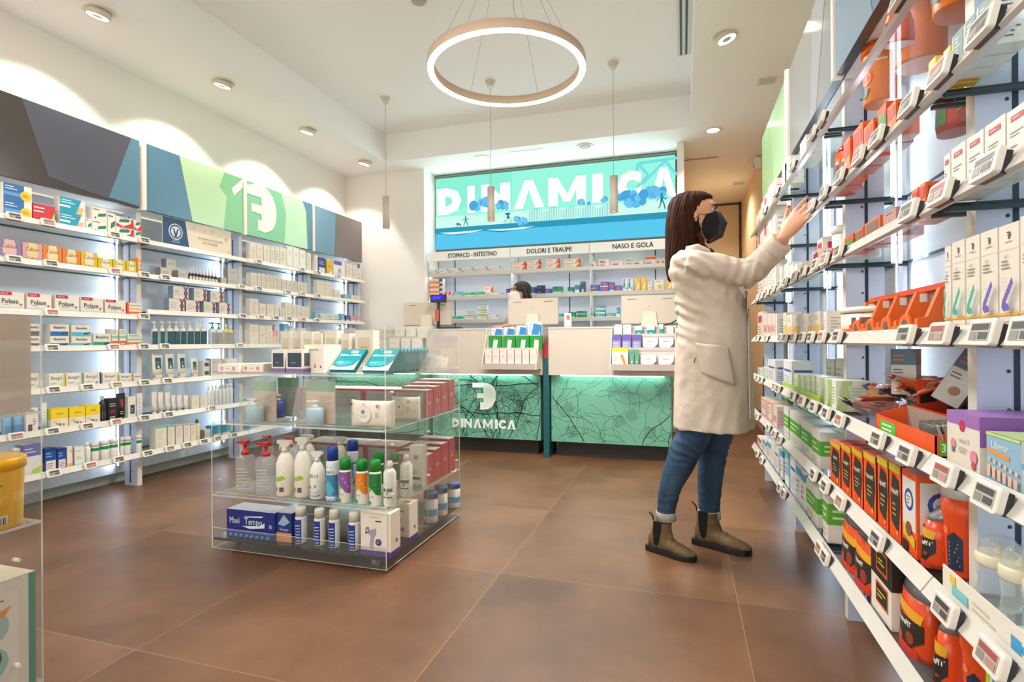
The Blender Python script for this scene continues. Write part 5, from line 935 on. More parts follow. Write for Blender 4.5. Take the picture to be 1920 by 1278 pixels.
def shelf_row(side, row, spec, dx=.022):
    """spec: 'key u0 u1 vtop [stack] [extra depth]' separated by ; pixel spans measured on the shelf front"""
    X, sg, rz = SIDE[side]; B = LB if side == 'L' else RB; items = []
    for s in spec.strip().split(';'):
        f = s.split()
        if not f: continue
        k, u0, u1, vt = f[0], float(f[1]), float(f[2]), float(f[3]); st = int(f[4]) if len(f) > 4 else 1; ex = float(f[5]) if len(f) > 5 else 0
        Xf = X + sg * (dx + ex); um = (u0 + u1) / 2
        z = (ZL if side == 'L' else ZR)[row]
        y = YonX(um, Xf, z)
        bay = max(0, min(len(B) - 2, sum(1 for b in B[1:-1] if y > b)))
        z = zs(side, bay, row)
        ya, yb = sorted((YonX(u0, Xf, z), YonX(u1, Xf, z))); ya2, yb2 = max(ya, B[bay] + .02), min(yb, B[bay + 1] - .02)
        if yb2 - ya2 < .4 * (yb - ya): ya2, yb2 = ya, yb
        if D[k]['t'] == 'box' or True: ya, yb = ya2, yb2
        w = yb - ya - .002; y = (ya + yb) / 2; h = (Zat(vt, Xf, y) - z) / st
        lim = (B[bay] + .016 + w / 2, B[bay + 1] - .016 - w / 2); y = min(max(y, lim[0]), lim[1]) if lim[0] < lim[1] else y
        items.append((k, w, max(h, .015), Xf, y, z, bay, st))
    cnt = {}
    for it in items: cnt[(it[0], it[6])] = cnt.get((it[0], it[6]), 0) + 1
    seen = {}; items.sort(key=lambda i: i[4] if side == 'L' else -i[4])
    for k, w, h, Xf, y, z, bay, st in items:
        i = seen.get((k, bay), 0); seen[(k, bay)] = i + 1; n = cnt[(k, bay)]
        dmax = .245 - abs(Xf - X)
        for s in range(st):
            stl = '' if st == 1 else ('upper ' if s == st - 1 else ('lower ' if s == 0 else 'middle '))
            if st > 3 and 0 < s < st - 1: stl = ORD[s] + ' stacked '
            lab = where(stl + D[k]['desc'], i, n, ROWN[row], BAYN[side][bay])
            put(k, w, h, (Xf, y, z + .0005 + s * (h + .0006)), rz, lab, D[k]['desc'] + ' on the ' + ('left' if side == 'L' else 'right') + ' wall')
# ================================================================== goods on the left wall (pixel spans along each shelf front)
_t, _l, _p, _r = t, l, p, r
shelf_row('L', 6, 'blu 6 60 347 2;redb 61 103 384;teal 112 160 373 2;grn 161 172 410;grn 173 201 391 2;grn 202 217 400;grr 218 250 408 2;grr 252 280 414 2;'
 'cbx 470 481 456;cbx 482 493 458;cbx 495 507 460;whx 508 515 462;whx 516 524 463;whx 525 537 465;wbl 538 549 461;wbl 550 561 465;wbl 562 573 469;whx 588 596 478;whx 576 583 474;'
 'dbl 597 611 483;ylb 613 623 488;wvb 626 647 490;whx 650 660 495;whx 661 669 497;wvb 670 677 495')
shelf_row('L', 5, 'ceP -6 41 449;ceK 42 80 456;ceO 81 116 461;ceO 117 151 468;ceY 152 183 473;ceZ 184 211 484;ceZ 212 236 487;ceZ 237 256 490;ceO 257 277 484 2;'
 'gbx 301 322 502;gbx 334 350 507;' + ''.join(f'drp {u} {u+6} {498+i};' for i, u in enumerate(range(356, 408, 6))) +
 'gbx 414 425 520;gbx 427 447 504 2;'
 'cbx 470 482 511;cbx 483 490 512;cbx 491 498 513;cbx 499 506 515;cbx 507 512 516;cbx 513 519 517;cbx 520 527 518;whx 529 536 524;whx 537 545 525;whx 546 551 526;whx 552 557 527;whx 558 563 528;whx 564 569 529;whx 570 576 530;'
 'crm 595 609 526 2;crm 610 624 529 2;crm 626 639 544;bli 645 657 552;crm 659 676 554')
shelf_row('L', 5, 'gbx 312 330 486 2', .09)
shelf_row('L', 4, 'pol -5 46 547;pol 50 97 551;pol 103 149 554;pol 151 194 558;pol 197 236 562;ora 238 277 568;'
 'dna 317 346 560;dna 349 374 563;dna 382 405 566;dna 411 432 568;'
 'cbx 469 485 560;crm 487 499 569;crm 501 514 570;crm 515 523 570;whx 525 534 577;cbx 535 547 567;whx 548 556 571;whx 557 564 572;whx 565 572 574;whx 573 579 575;'
 'bli 591 598 583;wgx 601 609 588;wgx 610 617 588;wgx 618 626 589;wgx 627 635 589;bli 640 646 588;dbl 648 656 591;pnb 658 667 592;pnb 668 676 592')
for i, (u0, u1, vt) in enumerate(((325, 353, 537), (364, 388, 541), (395, 419, 545))):
    y0 = YonX(u0, -3.622, 1.3); y1 = YonX(u1, -3.622, 1.3); zz = Zat(562.5 + 1.5 * i, -3.622, y0) + .001
    zz = 1.2305 + .1045; zz = 1.23 + (Zat(563, -3.622, YonX(350, -3.622, 1.23)) - 1.23) + .004
    put('dna', y1 - y0, Zat(vt, -3.622, (y0 + y1) / 2) - zz, (-3.622, (y0 + y1) / 2, zz), PI / 2, f'cream box with purple twisted ribbon, {ORD[i]} of three stacked on top, wall bay two', D['dna']['desc'] + ' on the left wall')
shelf_row('L', 3, 'boM 53 75 607 2;boB 94 130 608 2;boC 134 172 610 2;boG 175 208 625;boO 209 222 617;boO 224 237 617;boO 239 269 626;'
 + ''.join(f'tlp {a} {b} 602;' for a, b in ((288, 299), (303, 312), (317, 328), (329, 340), (342, 352), (355, 366), (368, 378), (380, 391))) +
 'gyp 398 409 604;gyp 410 421 605;gyy 423 431 608;gyy 432 440 610;'
 'pkb 469 485 606;crm 487 499 610;crm 500 511 610;cor 513 525 609;bli 532 542 607;wpb 546 556 602;crm 560 575 615;crm 600 620 618;wpb 640 650 608;crm 655 668 615')
shelf_row('L', 2, 'beY 53 75 700;beY 92 122 700;beG 124 155 699;beN 158 190 698;beY 193 222 698;beR 224 249 700;beR 251 277 700;'
 'ttb 288 309 661;ttb 313 330 662;ttb 336 352 662;ttb 361 373 671;ttx 381 393 676 2;gbx 395 416 672 2;crm 425 445 672;'
 'crm 470 500 680;crm 520 550 684;crm 600 630 685;crm 640 665 690')
shelf_row('L', 1, 'blp 8 26 772;blp 27 47 770;whk 49 72 765;mnt 80 93 755;yel 96 128 765;yel 130 160 763;yel 161 188 759;blb 190 202 742;blk 203 221 746;blt 222 239 737;wtl 240 255 743;lil 257 273 737;'
 'pnt 288 298 735;pnt 300 310 735;pnt 313 323 735;pnt 325 333 741;pnt 335 345 741;pnt 348 357 741;crm 360 374 742;crm 376 389 742;' + ''.join(f'wbt {u} {u+6} {724-i};' for i, u in enumerate(range(391, 440, 7))) +
 'crm 475 500 745;crm 520 545 740;mnb 600 625 738;mnb 640 665 735')
shelf_row('L', 0, 'vio 42 80 832;nav 84 106 840;nav 108 124 840;rdt 126 138 837;mnb 140 159 838;wbt 162 173 829;' + ''.join(f'grc {a} {b} {v};' for a, b, v in ((175, 190, 829), (193, 208, 826), (211, 225, 823), (228, 234, 820), (236, 249, 819), (259, 271, 816))) +
 'mtb 292 313 799;mtb 315 328 797;pkb 330 343 796;pkb 345 357 795;pkb 358 368 794;tcp 369 378 786;gbx 384 395 805;bgr 400 415 797;bgr 417 432 795;'
 'bli 470 500 790;wgx 520 545 785;wgx 600 625 775;crm 640 660 770')
# cardboard sign on the top shelf of bay two
X = -3.635; ya, yb = YonX(305, X, 1.8), YonX(433, X, 1.8); t_ = thing('shelf_sign', 'navy and cream cardboard sign with round emblem standing on the top shelf', 'sign', (X, ya, 1.7215), PI / 2)
W_ = yb - ya; H_ = .215; m = MB(); m.box(0, 0, 0, W_, .006, H_, mt('#e4d6c0', .5)); s_ = .36
decals(m, lambda a, b, o: (a, -o, b), W_, H_, [('p', [(0, 0), (s_, 0), (s_ - .06, 1), (0, 1)], '#2f4f74'), ('c', .17, .55, .095, '#d8dde4'), ('c', .17, .55, .083, '#2f4f74'), ('c', .17, .55, .065, '#cfd6de'),
 ('p', [(.13, .66), (.15, .66), (.17, .5), (.19, .66), (.21, .66), (.18, .36), (.16, .36)], '#2f4f74'), ('t', .17, .24, .035, 'FARMACISTI', '#d8dde4', .2, 0), ('t', .17, .18, .035, 'PREPARATORI', '#d8dde4', .26, 0),
 ('t', .67, .50, .075, 'LA FORMULA MIGLIORE', '#8a8078', .5, 0), ('t', .67, .36, .07, 'DEL BENESSERE', '#8a8078', .36, 0), ('t', .72, .62, .045, 'ideata per te', '#a8998a', .16, 0), ('c', .42, .84, .012, '#c8a878'), ('c', .58, .78, .01, '#c8a878'), ('c', .7, .84, .012, '#c8a878'), ('c', .92, .66, .02, '#c8a878'), ('c', .95, .2, .012, '#c8a878')])
m.build('sign_board', t_)
# tray for the droppers
ya, yb = YonX(353, -3.62, 1.5), YonX(411, -3.62, 1.5)
# ================================================================== goods behind the counter
def back_row(r_, spec, dy=.012):
    its = []
    for s in spec.strip().split(';'):
        f = s.split()
        if not f: continue
        k, u0, u1, vt = f[0], float(f[1]), float(f[2]), float(f[3]); st = int(f[4]) if len(f) > 4 else 1; ex = float(f[5]) if len(f) > 5 else 0
        Y = 5.93 + dy + ex; z = ZB[r_]; xa, xb = XonY(u0, Y, z + .05), XonY(u1, Y, z + .05); x = (xa + xb) / 2
        its.append((k, xb - xa - .003, max(.02, (Zat(vt, x, Y) - z) / st), x, Y, z, st))
    cnt = {}
    def bay(x): return sum(1 for b in BX[1:3] if x > b)
    for i in its: cnt[(i[0], bay(i[3]))] = cnt.get((i[0], bay(i[3])), 0) + 1
    seen = {}
    for k, w, h, x, Y, z, st in sorted(its, key=lambda i: i[3]):
        b = bay(x); i = seen.get((k, b), 0); seen[(k, b)] = i + 1
        x = min(max(x, BX[b] + .006 + w / 2), BX[b + 1] - .006 - w / 2)
        for s in range(st):
            stl = '' if st == 1 else ('upper ' if s == st - 1 else ('lower ' if s == 0 else ('middle ' if st == 3 else ORD[s] + ' stacked ')))
            put(k, w, h, (x, Y, z + .0005 + s * (h + .0006)), 0, where(stl + D[k]['desc'], i, cnt[(k, b)], ('lowest', 'middle', 'upper')[r_] + ' back shelf', ('first', 'second', 'third')[b] + ' bay'), D[k]['desc'] + ' on the back shelves')
back_row(2, 'bwh 807 819 505;bwh 820 841 503;bwh 842 864 502;bwh 865 888 501;bwh 889 914 499;bwh 915 941 498;bor 951 979 491 2;bor 988 1015 486 2;bor 1024 1051 484 2;bor 1058 1090 484 2;'
 'brd 1108 1117 490;brd 1122 1142 486 2;brd 1146 1168 489;bgm 1172 1185 484;brd 1187 1206 488;bob 1210 1230 480;brd 1231 1239 484;brd 1240 1249 484')
back_row(1, 'bst 806 831 523 4;bpk 832 847 545;bli 849 866 547;bgn 871 891 547;bgn 893 908 546;bwh 910 940 548;dbl 949 957 541;bbl 992 1004 538;bdk 1006 1021 535 2;bbl 1022 1034 541;bgd 1036 1054 537;bgd 1064 1075 538;bbw 1077 1087 534;bdt 1088 1097 527;'
 'bbl 1107 1124 534;bbr 1126 1141 528 2;bbr 1142 1152 529;bbr 1153 1166 535;btw 1168 1177 522;btw 1178 1187 522;bys 1190 1201 519;bys 1202 1213 519;byw 1214 1223 528;byw 1227 1244 524;bys 1249 1262 522')
put('bor', .115, .07, (XonY(916, 6.0, 1.6), 6.0, 1.573), 0, 'large white and red box, standing on the middle back shelf behind the masked colleague', 'single box')
back_row(0, 'bgn 848 869 592;blg 872 889 583 2;blg 896 913 572 3;bwh 915 934 589;btl 1048 1057 588;bgd 1065 1079 585;bgd 1081 1099 583 2;btl 1107 1114 587;btl 1117 1135 573 3;btl 1136 1153 587;btl 1156 1163 576')
# ================================================================== goods on the counter racks
def rack_row(spec, Y, z, name, tier):
    its = [s.split() for s in spec.strip().split(';') if s.split()]; cnt = {}; seen = {}
    for f in its: cnt[f[0]] = cnt.get(f[0], 0) + 1
    for f in its:
        k, u0, u1, vt = f[0], float(f[1]), float(f[2]), float(f[3]); xa, xb = XonY(u0, Y, z + .05), XonY(u1, Y, z + .05); x = (xa + xb) / 2
        h = Zat(vt, x, Y) - z; i = seen.get(f[0], 0); seen[f[0]] = i + 1
        d_ = D[k]['desc'].replace(' leaning on the rack', '')
        put(k, xb - xa - .004, h, (x, Y, z), 0, where(d_, i, cnt[k], tier + ' step', name + ' counter rack'), d_ + ' on the racks')
rack_row('cbl 922 942 614;cbl 945 964 613;cbl 968 987 610;cbl 990 1016 603', 4.545, 1.036, 'middle', 'upper')
rack_row('cgr 916 940 629;cgr 943 966 629;cgr 968 992 629;cgr 993 1016 629', 4.50, .926, 'middle', 'middle')
rack_row(''.join(f'cpk {909+14*i} {922+14*i} 655;' for i in range(7)), 4.445, .791, 'middle', 'lower')
rack_row('ccr 1152 1167 608;ccr 1168 1184 608;ctl 1190 1205 611;ctl 1213 1228 610;ctl 1236 1244 607;ccr 1250 1263 612', 4.545, 1.036, 'woman-side', 'upper')
rack_row('cpu 1147 1165 627;cpu 1166 1184 627;cpu 1185 1203 627;cwp 1205 1234 632;cwp 1235 1263 632', 4.50, .926, 'woman-side', 'middle')
rack_row('cyw 1147 1178 652;cgs 1180 1189 655;cgs 1190 1198 655;cwp 1201 1231 665;cwp 1234 1264 665', 4.445, .791, 'woman-side', 'lower')
rack_row('ccr 740 758 613;ccr 761 779 613;ccr 782 800 613', 4.545, 1.036, 'far', 'upper')
rack_row('ccr 730 748 634;ccr 752 768 634;ccr 772 790 634', 4.50, .926, 'far', 'middle')
# ================================================================== clear acrylic display stands
def stand(x0, x1, y0, y1, label, casters=True):
    t = thing('acrylic_display', label, 'display stand', (0, 0, 0))
    A = dict(F=AEDGE, B=AEDGE, T=AEDGE, D=AEDGE)
    for x in (x0, x1 - .005): MB().box(x, y0, .012, x + .005, y1, 1.07, ACRYL, **A).build('side_panel', t)
    ym = (y0 + y1) / 2
    MB().box(x0 + .005, ym, .07, x1 - .005, ym + .004, 1.07, ACRYL, L=AEDGE, R=AEDGE, T=AEDGE, D=AEDGE).build('middle_partition', t)
    E = dict(F=AEDGE, B=AEDGE, L=AEDGE, R=AEDGE)
    for z in (.855, .617, .271):
        for ya, yb in ((y0, ym), (ym + .004, y1)): MB().box(x0 + .005, ya, z - .006, x1 - .005, yb, z, ACRYL, **E).build('tier_shelf', t)
        MB().box(x0 + .005, y0 - .004, z - .006, x1 - .005, y0, z + .012, ACRYL, T=AEDGE, D=AEDGE, L=AEDGE, R=AEDGE).build('front_lip', t)
    MB().box(x0 + .006, y0 + .006, .05, x1 - .006, y1 - .006, .062, mt('#262422', .12)).build('base_board', t)
    MB().box(x0 + .005, y0, .012, x1 - .005, y0 + .005, .11, ACRYL, T=AEDGE, D=AEDGE).build('tray_wall', t)
    MB().box(x0 + .005, y1 - .005, .012, x1 - .005, y1, .11, ACRYL, T=AEDGE, D=AEDGE).build('tray_wall', t)
    if casters:
        for cx in (x0 + .09, x1 - .09):
            for cy in (y0 + .06, y1 - .06):
                m = MB(); m.tube([(cx - .012, cy, .022), (cx + .012, cy, .022)], .022, mt('#8d8a86', .4), 14); m.box(cx - .015, cy - .012, .03, cx + .015, cy + .012, .05, mt('#9a9894', .3)); m.build('caster', t)
    for x in (x0, x1):       # small clear fixing pegs on the side panels
        for z in (.14, .33, .40, .55, .68, .78):
            for y in (y0 + .05, ym, y1 - .05): MB().tube([(x - .008, y, z), (x + .008, y, z)], .004, AEDGE, 8).build('peg', t) if z in (.33, .55, .78) else None
    return t
AX0, AX1, AY0, AY1 = -2.185, -1.23, 2.11, 2.93
stand(AX0, AX1, AY0, AY1, 'clear acrylic tiered display on casters standing in the middle of the floor')
stand(-2.285, -1.335, .02, .84, 'clear acrylic tiered display cut by the picture edge, holding the yellow tub')
TN = {.855: 'upper tier', .617: 'second tier', .271: 'third tier', .0625: 'base tray'}
def disp(z, spec, stn='acrylic display', rz=0):
    its = [s.split() for s in spec.strip().split(';') if s.split()]; cnt = {}; seen = {}
    for f in its: cnt[f[0]] = cnt.get(f[0], 0) + 1
    for f in its:
        k, u0, u1, vt, vb = f[0], *map(float, f[1:5]); pt = onplane((u0 + u1) / 2, vb, 2, z); Y = pt.y
        xa, xb = XonY(u0, Y, z + .05), XonY(u1, Y, z + .05); w = xb - xa - .002; x = (xa + xb) / 2
        if D[k]['t'] != 'box':
            dd = -x * math.sin(YAW) + (Y + w / 2) * math.cos(YAW); w = (u1 - u0) * dd / F; Y += .0
        h = Zat(vt, x, Y + (w / 2 if D[k]['t'] != 'box' else 0)) - z; i = seen.get(k, 0); seen[k] = i + 1
        put(k, w, h, (x, Y, z + .0008), rz, where(D[k]['desc'], i, cnt[k], TN[z], stn), D[k]['desc'] + ' on the display')
Z1, Z2, Z3, Z0 = .855, .617, .271, .0625
disp(Z1, 'pkd 408 448 683 699;pkd 452 494 682 699;dkp 509 534 656 699;dkp 536 568 655 700;wrf 571 607 646 699;'
 'crb 526 545 621 688;crb 547 566 621 688;crb 568 586 622 688;crb 588 604 624 688;crb 608 632 620 688;crb 640 656 625 688;crb 666 700 619 688')
def oki(x, y, i, lab):
    put('oki', .135, .150, (x, y, Z1 + .016), 0, lab, 'teal pain relief boxes', rot=(-math.radians(50), 0, 0))
pa = onplane(640, 699, 2, Z1)
oki(pa.x, pa.y, 0, 'teal pain relief box leaning alone beside the white carton on the display')
pb = onplane(703, 701, 2, Z1)
for i in range(9): oki(min(pb.x, AX1 - .08), pb.y + .036 * i, i, f'teal leaning pain relief box, {ORD[i]} from the front in the row')
for i in range(3):
    m = MB(); m.box(-.045, 0, 0, .045, .004, .085 - .012 * i, mt('#d9d3ca', .5)); decals(m, lambda a, b, o: (-.045 + a, -o, b), .09, .085 - .012 * i, [l(.1, .2, .8, .8, 5, '#b8b2aa')])
    o = m.build('leaflet', loc=(-1.29, 2.63 + i * .08, Z1 + .001), label=f'small white leaflet leaning on the upper tier behind the teal boxes, {ORD[i]} from the front', cat='leaflet', group='leaflets on the display'); o.rotation_euler = (-.25, 0, 0)
# second tier: gift bags with soap bottles, wipes, boxes
dz('lbp', 'soap_bottle', 'bottle', 'light blue soap bottle with white pump', t='pump', c='#9fc0cc', cap='#e6e2da', n=24, parts=True, F=[l(.3, .2, .75, .7, 5, '#5f8aa0')])
dz('dbp', 'soap_bottle', 'bottle', 'deep blue soap bottle with pale pump', t='pump', c='#173f98', cap='#a8b8b4', n=24, parts=True, F=[l(.3, .2, .75, .6, 3, '#8a4a6a')])
def gift_bag(u0, u1, vt, vb, bot, bu0, bu1, bvt, lab, blab, card, top):
    pt = onplane((u0 + u1) / 2, vb, 2, Z2); Y = pt.y; xa, xb = XonY(u0, Y, Z2 + .05), XonY(u1, Y, Z2 + .05); w = xb - xa; x = (xa + xb) / 2; h = Zat(vt, x, Y) - Z2
    t = thing('gift_bag', lab, 'gift bag', (x, Y, Z2 + .001), group='gift bags on the display')
    m = MB(); m.box(-w * .42, .092, .002, w * .46, .095, h * .8, mt(card, .5)); m.box(-w * .42, .0915, h * .72, w * .46, .0925, h * .95, mt(top, .6))
    decals(m, lambda a, b, o: (-w * .42 + a, .0915 - o, .002 + b), w * .88, h * .8, [l(.45, .2, .9, .8, 9, '#b09a94')]); m.build('card', t)
    R = []
    for z, a, b, c in ((0, .5, 0, .10), (.3, .5, -.004, .104), (.7, .49, .02, .10), (.92, .5, .045, .095), (1, .52, .05, .085)):
        ring = []
        for s in range(24):
            q = 2 * PI * s / 24; ring.append((w * a * max(-1, min(1, 1.25 * math.cos(q))), (b + c) / 2 + (c - b) / 2 * max(-1, min(1, 1.3 * math.sin(q))) + .002 * math.sin(5 * q + z * 9), z * h))
        R.append(ring)
    MB().rings(R, BAG, cap=False).build('clear_wrap', t)
    xa, xb = XonY(bu0, Y + .03, Z2 + .05), XonY(bu1, Y + .03, Z2 + .05); bw = xb - xa; bx = (xa + xb) / 2
    bw = min(bw, .08); put(bot, bw, Zat(bvt, bx, Y + .04) - Z2, (bx, Y + .006, Z2 + .003), 0, blab, 'soap bottles in gift bags')
gift_bag(444, 494, 713, 796, 'lbp', 457, 490, 748, 'clear gift bag with peach card, first from the graphic wall', 'light blue soap bottle with white pump in the first gift bag', '#cdb6a6', '#8fae94')
gift_bag(494, 541, 706, 786, 'dbp', 499, 532, 740, 'clear gift bag with dark green top in the middle of the three', 'deep blue soap bottle inside the middle gift bag', '#7f8e8a', '#4f8a62')
gift_bag(545, 608, 713, 800, 'lbp', 570, 603, 752, 'clear gift bag with peach card next to the red and white cartons', 'light blue soap bottle with white pump inside the gift bag nearest the red cartons', '#d2b8a4', '#86a58c')
for i in range(3): put('rdw', .20, .128, (-1.975 + .2065 * i, 2.62, Z2 + .001), 0, f'white carton with red sides, {ORD[i]} along the back of the second tier', 'white cartons with red sides')
D['rdn'] = dict(D['rdw'], d=.085)
for zz_, hh_, tn_ in ((Z2, .135, 'second tier'), (Z3, .150, 'third tier')):
    for i in range(4): put('rdn', .185, hh_ + .012 * i, (-1.342, 2.535 + .094 * i, zz_ + .001), 0, f'red ended white carton, {ORD[i]} from the front at the corner of the {tn_}', 'red ended cartons at the display corner')
for i in range(3): put('rdw', .20, .165, (-1.975 + .2065 * i, 2.64, Z3 + .001), 0, f'white carton with red sides, {ORD[i]} along the back of the third tier', 'white cartons with red sides')
put('rdw', .15, .125, (-1.32, 2.535, Z3 + .001), 0, 'shorter white carton with red sides in front at the third tier corner', 'white cartons with red sides') if False else None
def wipes(u0, u1, vt, vb, lab, ghost):
    pt = onplane((u0 + u1) / 2, vb, 2, Z2); Y = pt.y; xa, xb = XonY(u0, Y, Z2 + .05), XonY(u1, Y, Z2 + .05); w = xb - xa; h = Zat(vt, (xa + xb) / 2, Y) - Z2
    R = []
    for s, a, b in ((0, .003, 1.0), (.06, .012, .97), (.14, .024, .93), (.5, .030, .92), (.86, .024, .93), (.94, .012, .97), (1, .003, 1.0)):
        R.append([(-w / 2 + s * w, .032 + a * math.cos(q), h / 2 + h / 2 * b * max(-1, min(1, 1.15 * math.sin(q)))) for q in [2 * PI * i / 20 for i in range(20)]])
    t = thing('wipes_pack', lab, 'wipes pack', ((xa + xb) / 2, Y, Z2 + .001), group='white wipes packs')
    m = MB(); m.rings(R, noisy('wipes_film' + str(int(u0)), '#e6dccb', '#eae2d2', 4, .35, .25, 22)); 
    decals(m, lambda a, b, o: (-w / 2 + a, -.0 + .0 - o, b), w, h, [c_(.38, .5, .17, '#ded3c0'), c_(.38, .5, .155, '#e8e0d0'), c_(.36, .58, .045, '#7a84a8'), l(.26, .36, .5, .46, 2, '#a8a8b4'), c_(.38, .86, .025, '#a8c4cc'), c_(.1, .86, .02, '#4a3c34'), r(.66, .74, .73, .86, '#b09a8c'), l(.64, .36, .75, .6, 4, '#a8948a'), c_(.1, .5, .03, '#9aa08a')]); m.build('pouch', t)
wipes(652, 733, 751, 803, 'white soft wipes pack with round lid at the front of the second tier', 0)
wipes(729, 782, 744, 789, 'white soft wipes pack standing behind the front one on the second tier', 1)
disp(Z3, 'gel 430 464 826 926;gel 466 504 829 928;wtr 508 540 824 932;wtr 543 573 819 934;hel 573 600 845 937;bca 605 628 836 941;gcv 630 652 858 944;gco 661 684 860 946;gcg 686 709 861 949;wsp 713 737 864 950;wsp 745 768 852 932;'
 'gel 484 506 816 893;gel 524 548 818 893;wtr 556 582 814 892;wtr 618 643 818 893;bca 645 666 824 905;gcg 694 715 848 925;gcg 728 744 849 915;rab 768 792 835 915;'
 '')
m = MB(); m.rings([[(-.045 + .09 * s, .02 + .018 * math.sin(q) * (1 - abs(2 * s - 1) ** 4), .05 + .045 * math.cos(q) + .006 * math.sin(7 * s)) for q in [2 * PI * i / 14 for i in range(14)]] for s in [i / 8 for i in range(9)]], noisy('lilac_film', '#b89cc8', '#cdb6d8', 9, .35, .4, 30))
pt = onplane(679, 905, 2, Z3); m.build('refill_pouch', loc=(pt.x, 2.46, Z3 + .002), label='crumpled lilac refill pouch standing behind the green capped spray cans', cat='pouch')
disp(Z0, 'tem 425 516 958 1010;tm2 518 547 962 1016;frz 547 568 949 1020;frz 583 603 952 1024;frz 611 631 954 1028;frz 648 669 958 1033;thm 676 733 961 1043;thm 735 768 944 1015;tbb 789 815 921 981;tbb 810 834 911 968;tbb 833 858 904 953')
# nearer display: tub and carton
pt = onplane(-8, 1010, 2, .617)
put('ytb', .116, .146, (-1.392 + .058 * math.sin(.9), .775 - .058 * math.cos(.9), .6178), 0.9, 'large yellow wipes tub on the display tier at the picture edge', 'yellow tub')
t_ = put('msk', .205, .238, (-1.343, .728, .2718), PI / 2, 'large white mask carton with teal border and face drawings under the yellow tub', 'mask carton')
t_ = MB(); t_.box(-.1, 0, 0, .1, .12, .205, clear_mat('frosted_beige', (.8, .78, .75), haze=.72, hazecol=lin('#dccdbf'), rough=.4)); t_.build('frosted_box', loc=(-1.345, .725, .8558), label='plain beige frosted box on the upper tier of the display at the picture edge', cat='box', rz=PI / 2)

# ================================================================== goods on the right wall
def seq(k, us, v0, v1):
    n = len(us) - 1; return ''.join(f'{k} {us[i]} {us[i+1]-1} {v0 + (v1 - v0) * i / max(1, n - 1)};' for i in range(n))
shelf_row('R', 0, 'rre 1420 1428 820;rsm 1430 1437 824;rsm 1438 1445 826;rwh 1446 1452 830;rwb 1453 1460 835;rsm 1463 1470 838;bli 1472 1480 845;rwb 1482 1492 855;rsm 1493 1500 868;rsm 1502 1509 880;ral 1512 1533 905;'
 'ral 1543 1566 915;hyp 1569 1602 960;hyp 1592 1630 985;bkc 1634 1672 1018;hyp 1674 1718 1082;hyp 1744 1785 1150;gwb 1850 1905 1190')
shelf_row('R', 0, 'sha 1760 1822 1140', .03)
shelf_row('R', 0, 'gwb 1910 1965 1200', .03)
shelf_row('R', 1, 'rfr 1427 1438 747;rfr 1440 1449 752;rpk 1450 1457 760;ral 1463 1479 764;ral 1481 1500 774;ral 1502 1520 789;ral 1522 1538 805;hyb 1556 1576 829;hyb 1578 1596 834;hyb 1598 1618 842;hyb 1620 1643 850;hyb 1646 1666 857;hyb 1668 1690 868;hym 1692 1720 884;hyp 1722 1738 950')
shelf_row('R', 1, 'sha 1752 1800 905;bby 1812 1850 1000;bby 1856 1895 1020;bby 1902 1942 1045', .045)
shelf_row('R', 1, 'ral 1466 1478 700;sha 1756 1792 890', .14)
shelf_row('R', 2, 'rte 1421 1428 690;rte 1430 1437 688;rwb 1440 1454 674;rwb 1463 1485 676;rgn 1487 1496 702;rgn 1497 1506 703;rgn 1508 1517 704;rgn 1518 1527 705;rgn 1528 1537 706;rgn 1545 1556 710;rgn 1557 1568 712;'
 'pur 1776 1838 775;lib 1850 1916 818')
shelf_row('R', 2, 'rgs 1550 1565 672;rgs 1567 1582 672;frm 1700 1722 710', .13)
shelf_row('R', 3, 'rre 1421 1430 585;rpk 1432 1439 588;rpk 1440 1446 588;rpk 1447 1453 588;rwh 1454 1457 588;rgo 1462 1474 586;rgo 1475 1486 590;rgo 1488 1500 590;rwh 1501 1512 588;rgo 1514 1523 588;rgo 1525 1538 584;rwh 1544 1556 584;'
 'rjo 1561 1600 577;dyT 1764 1784 462;dyT 1786 1810 452;dyT 1812 1838 443;dyV 1840 1872 432;dyV 1874 1912 420;dyV 1914 1960 400')
shelf_row('R', 4, 'rre 1421 1425 500;rre 1426 1431 498;rwh 1432 1438 492;rwh 1440 1446 492;rte 1447 1455 490;rwh 1462 1470 500;rte 1471 1479 494;rwh 1480 1487 496;rwh 1488 1496 496;rte 1497 1505 492;rwh 1506 1514 494;rgo 1515 1523 490;rre 1524 1536 470;'
 'rob 1583 1600 443;ror 1604 1618 430;ror 1622 1650 412;rpb 1656 1680 395;rbx 1756 1782 290;rbx 1784 1811 272;rbx 1813 1845 252;rbx 1847 1886 226;rbx 1888 1930 200')
shelf_row('R', 4, 'rre 1532 1543 448;rjr 1556 1578 425;rjr 1578 1594 448', .05)
shelf_row('R', 4, 'ron 1710 1722 355;ron 1724 1736 345', .05)
shelf_row('R', 5, 'rre 1418 1421 440;rre 1422 1426 430;rwh 1427 1432 420;rre 1433 1438 410;rwh 1440 1446 400;rwh 1447 1454 390;rog 1558 1568 270;rog 1570 1580 266;ron 1582 1594 262;ron 1600 1618 238;ron 1620 1638 232;rob 1646 1662 200;ron 1664 1680 196;rys 1752 1766 100;rys 1768 1782 92;rdg 1786 1806 60;rdg 1808 1830 35;rdg 1832 1856 5')
shelf_row('R', 6, 'rpk 1416 1420 405;rpk 1422 1426 395;rwh 1427 1432 380;rre 1433 1438 365;rwh 1440 1446 350;rpk 1447 1454 340;rwh 1462 1470 312;rwh 1472 1482 300;rwh 1500 1512 262;rog 1650 1662 20')
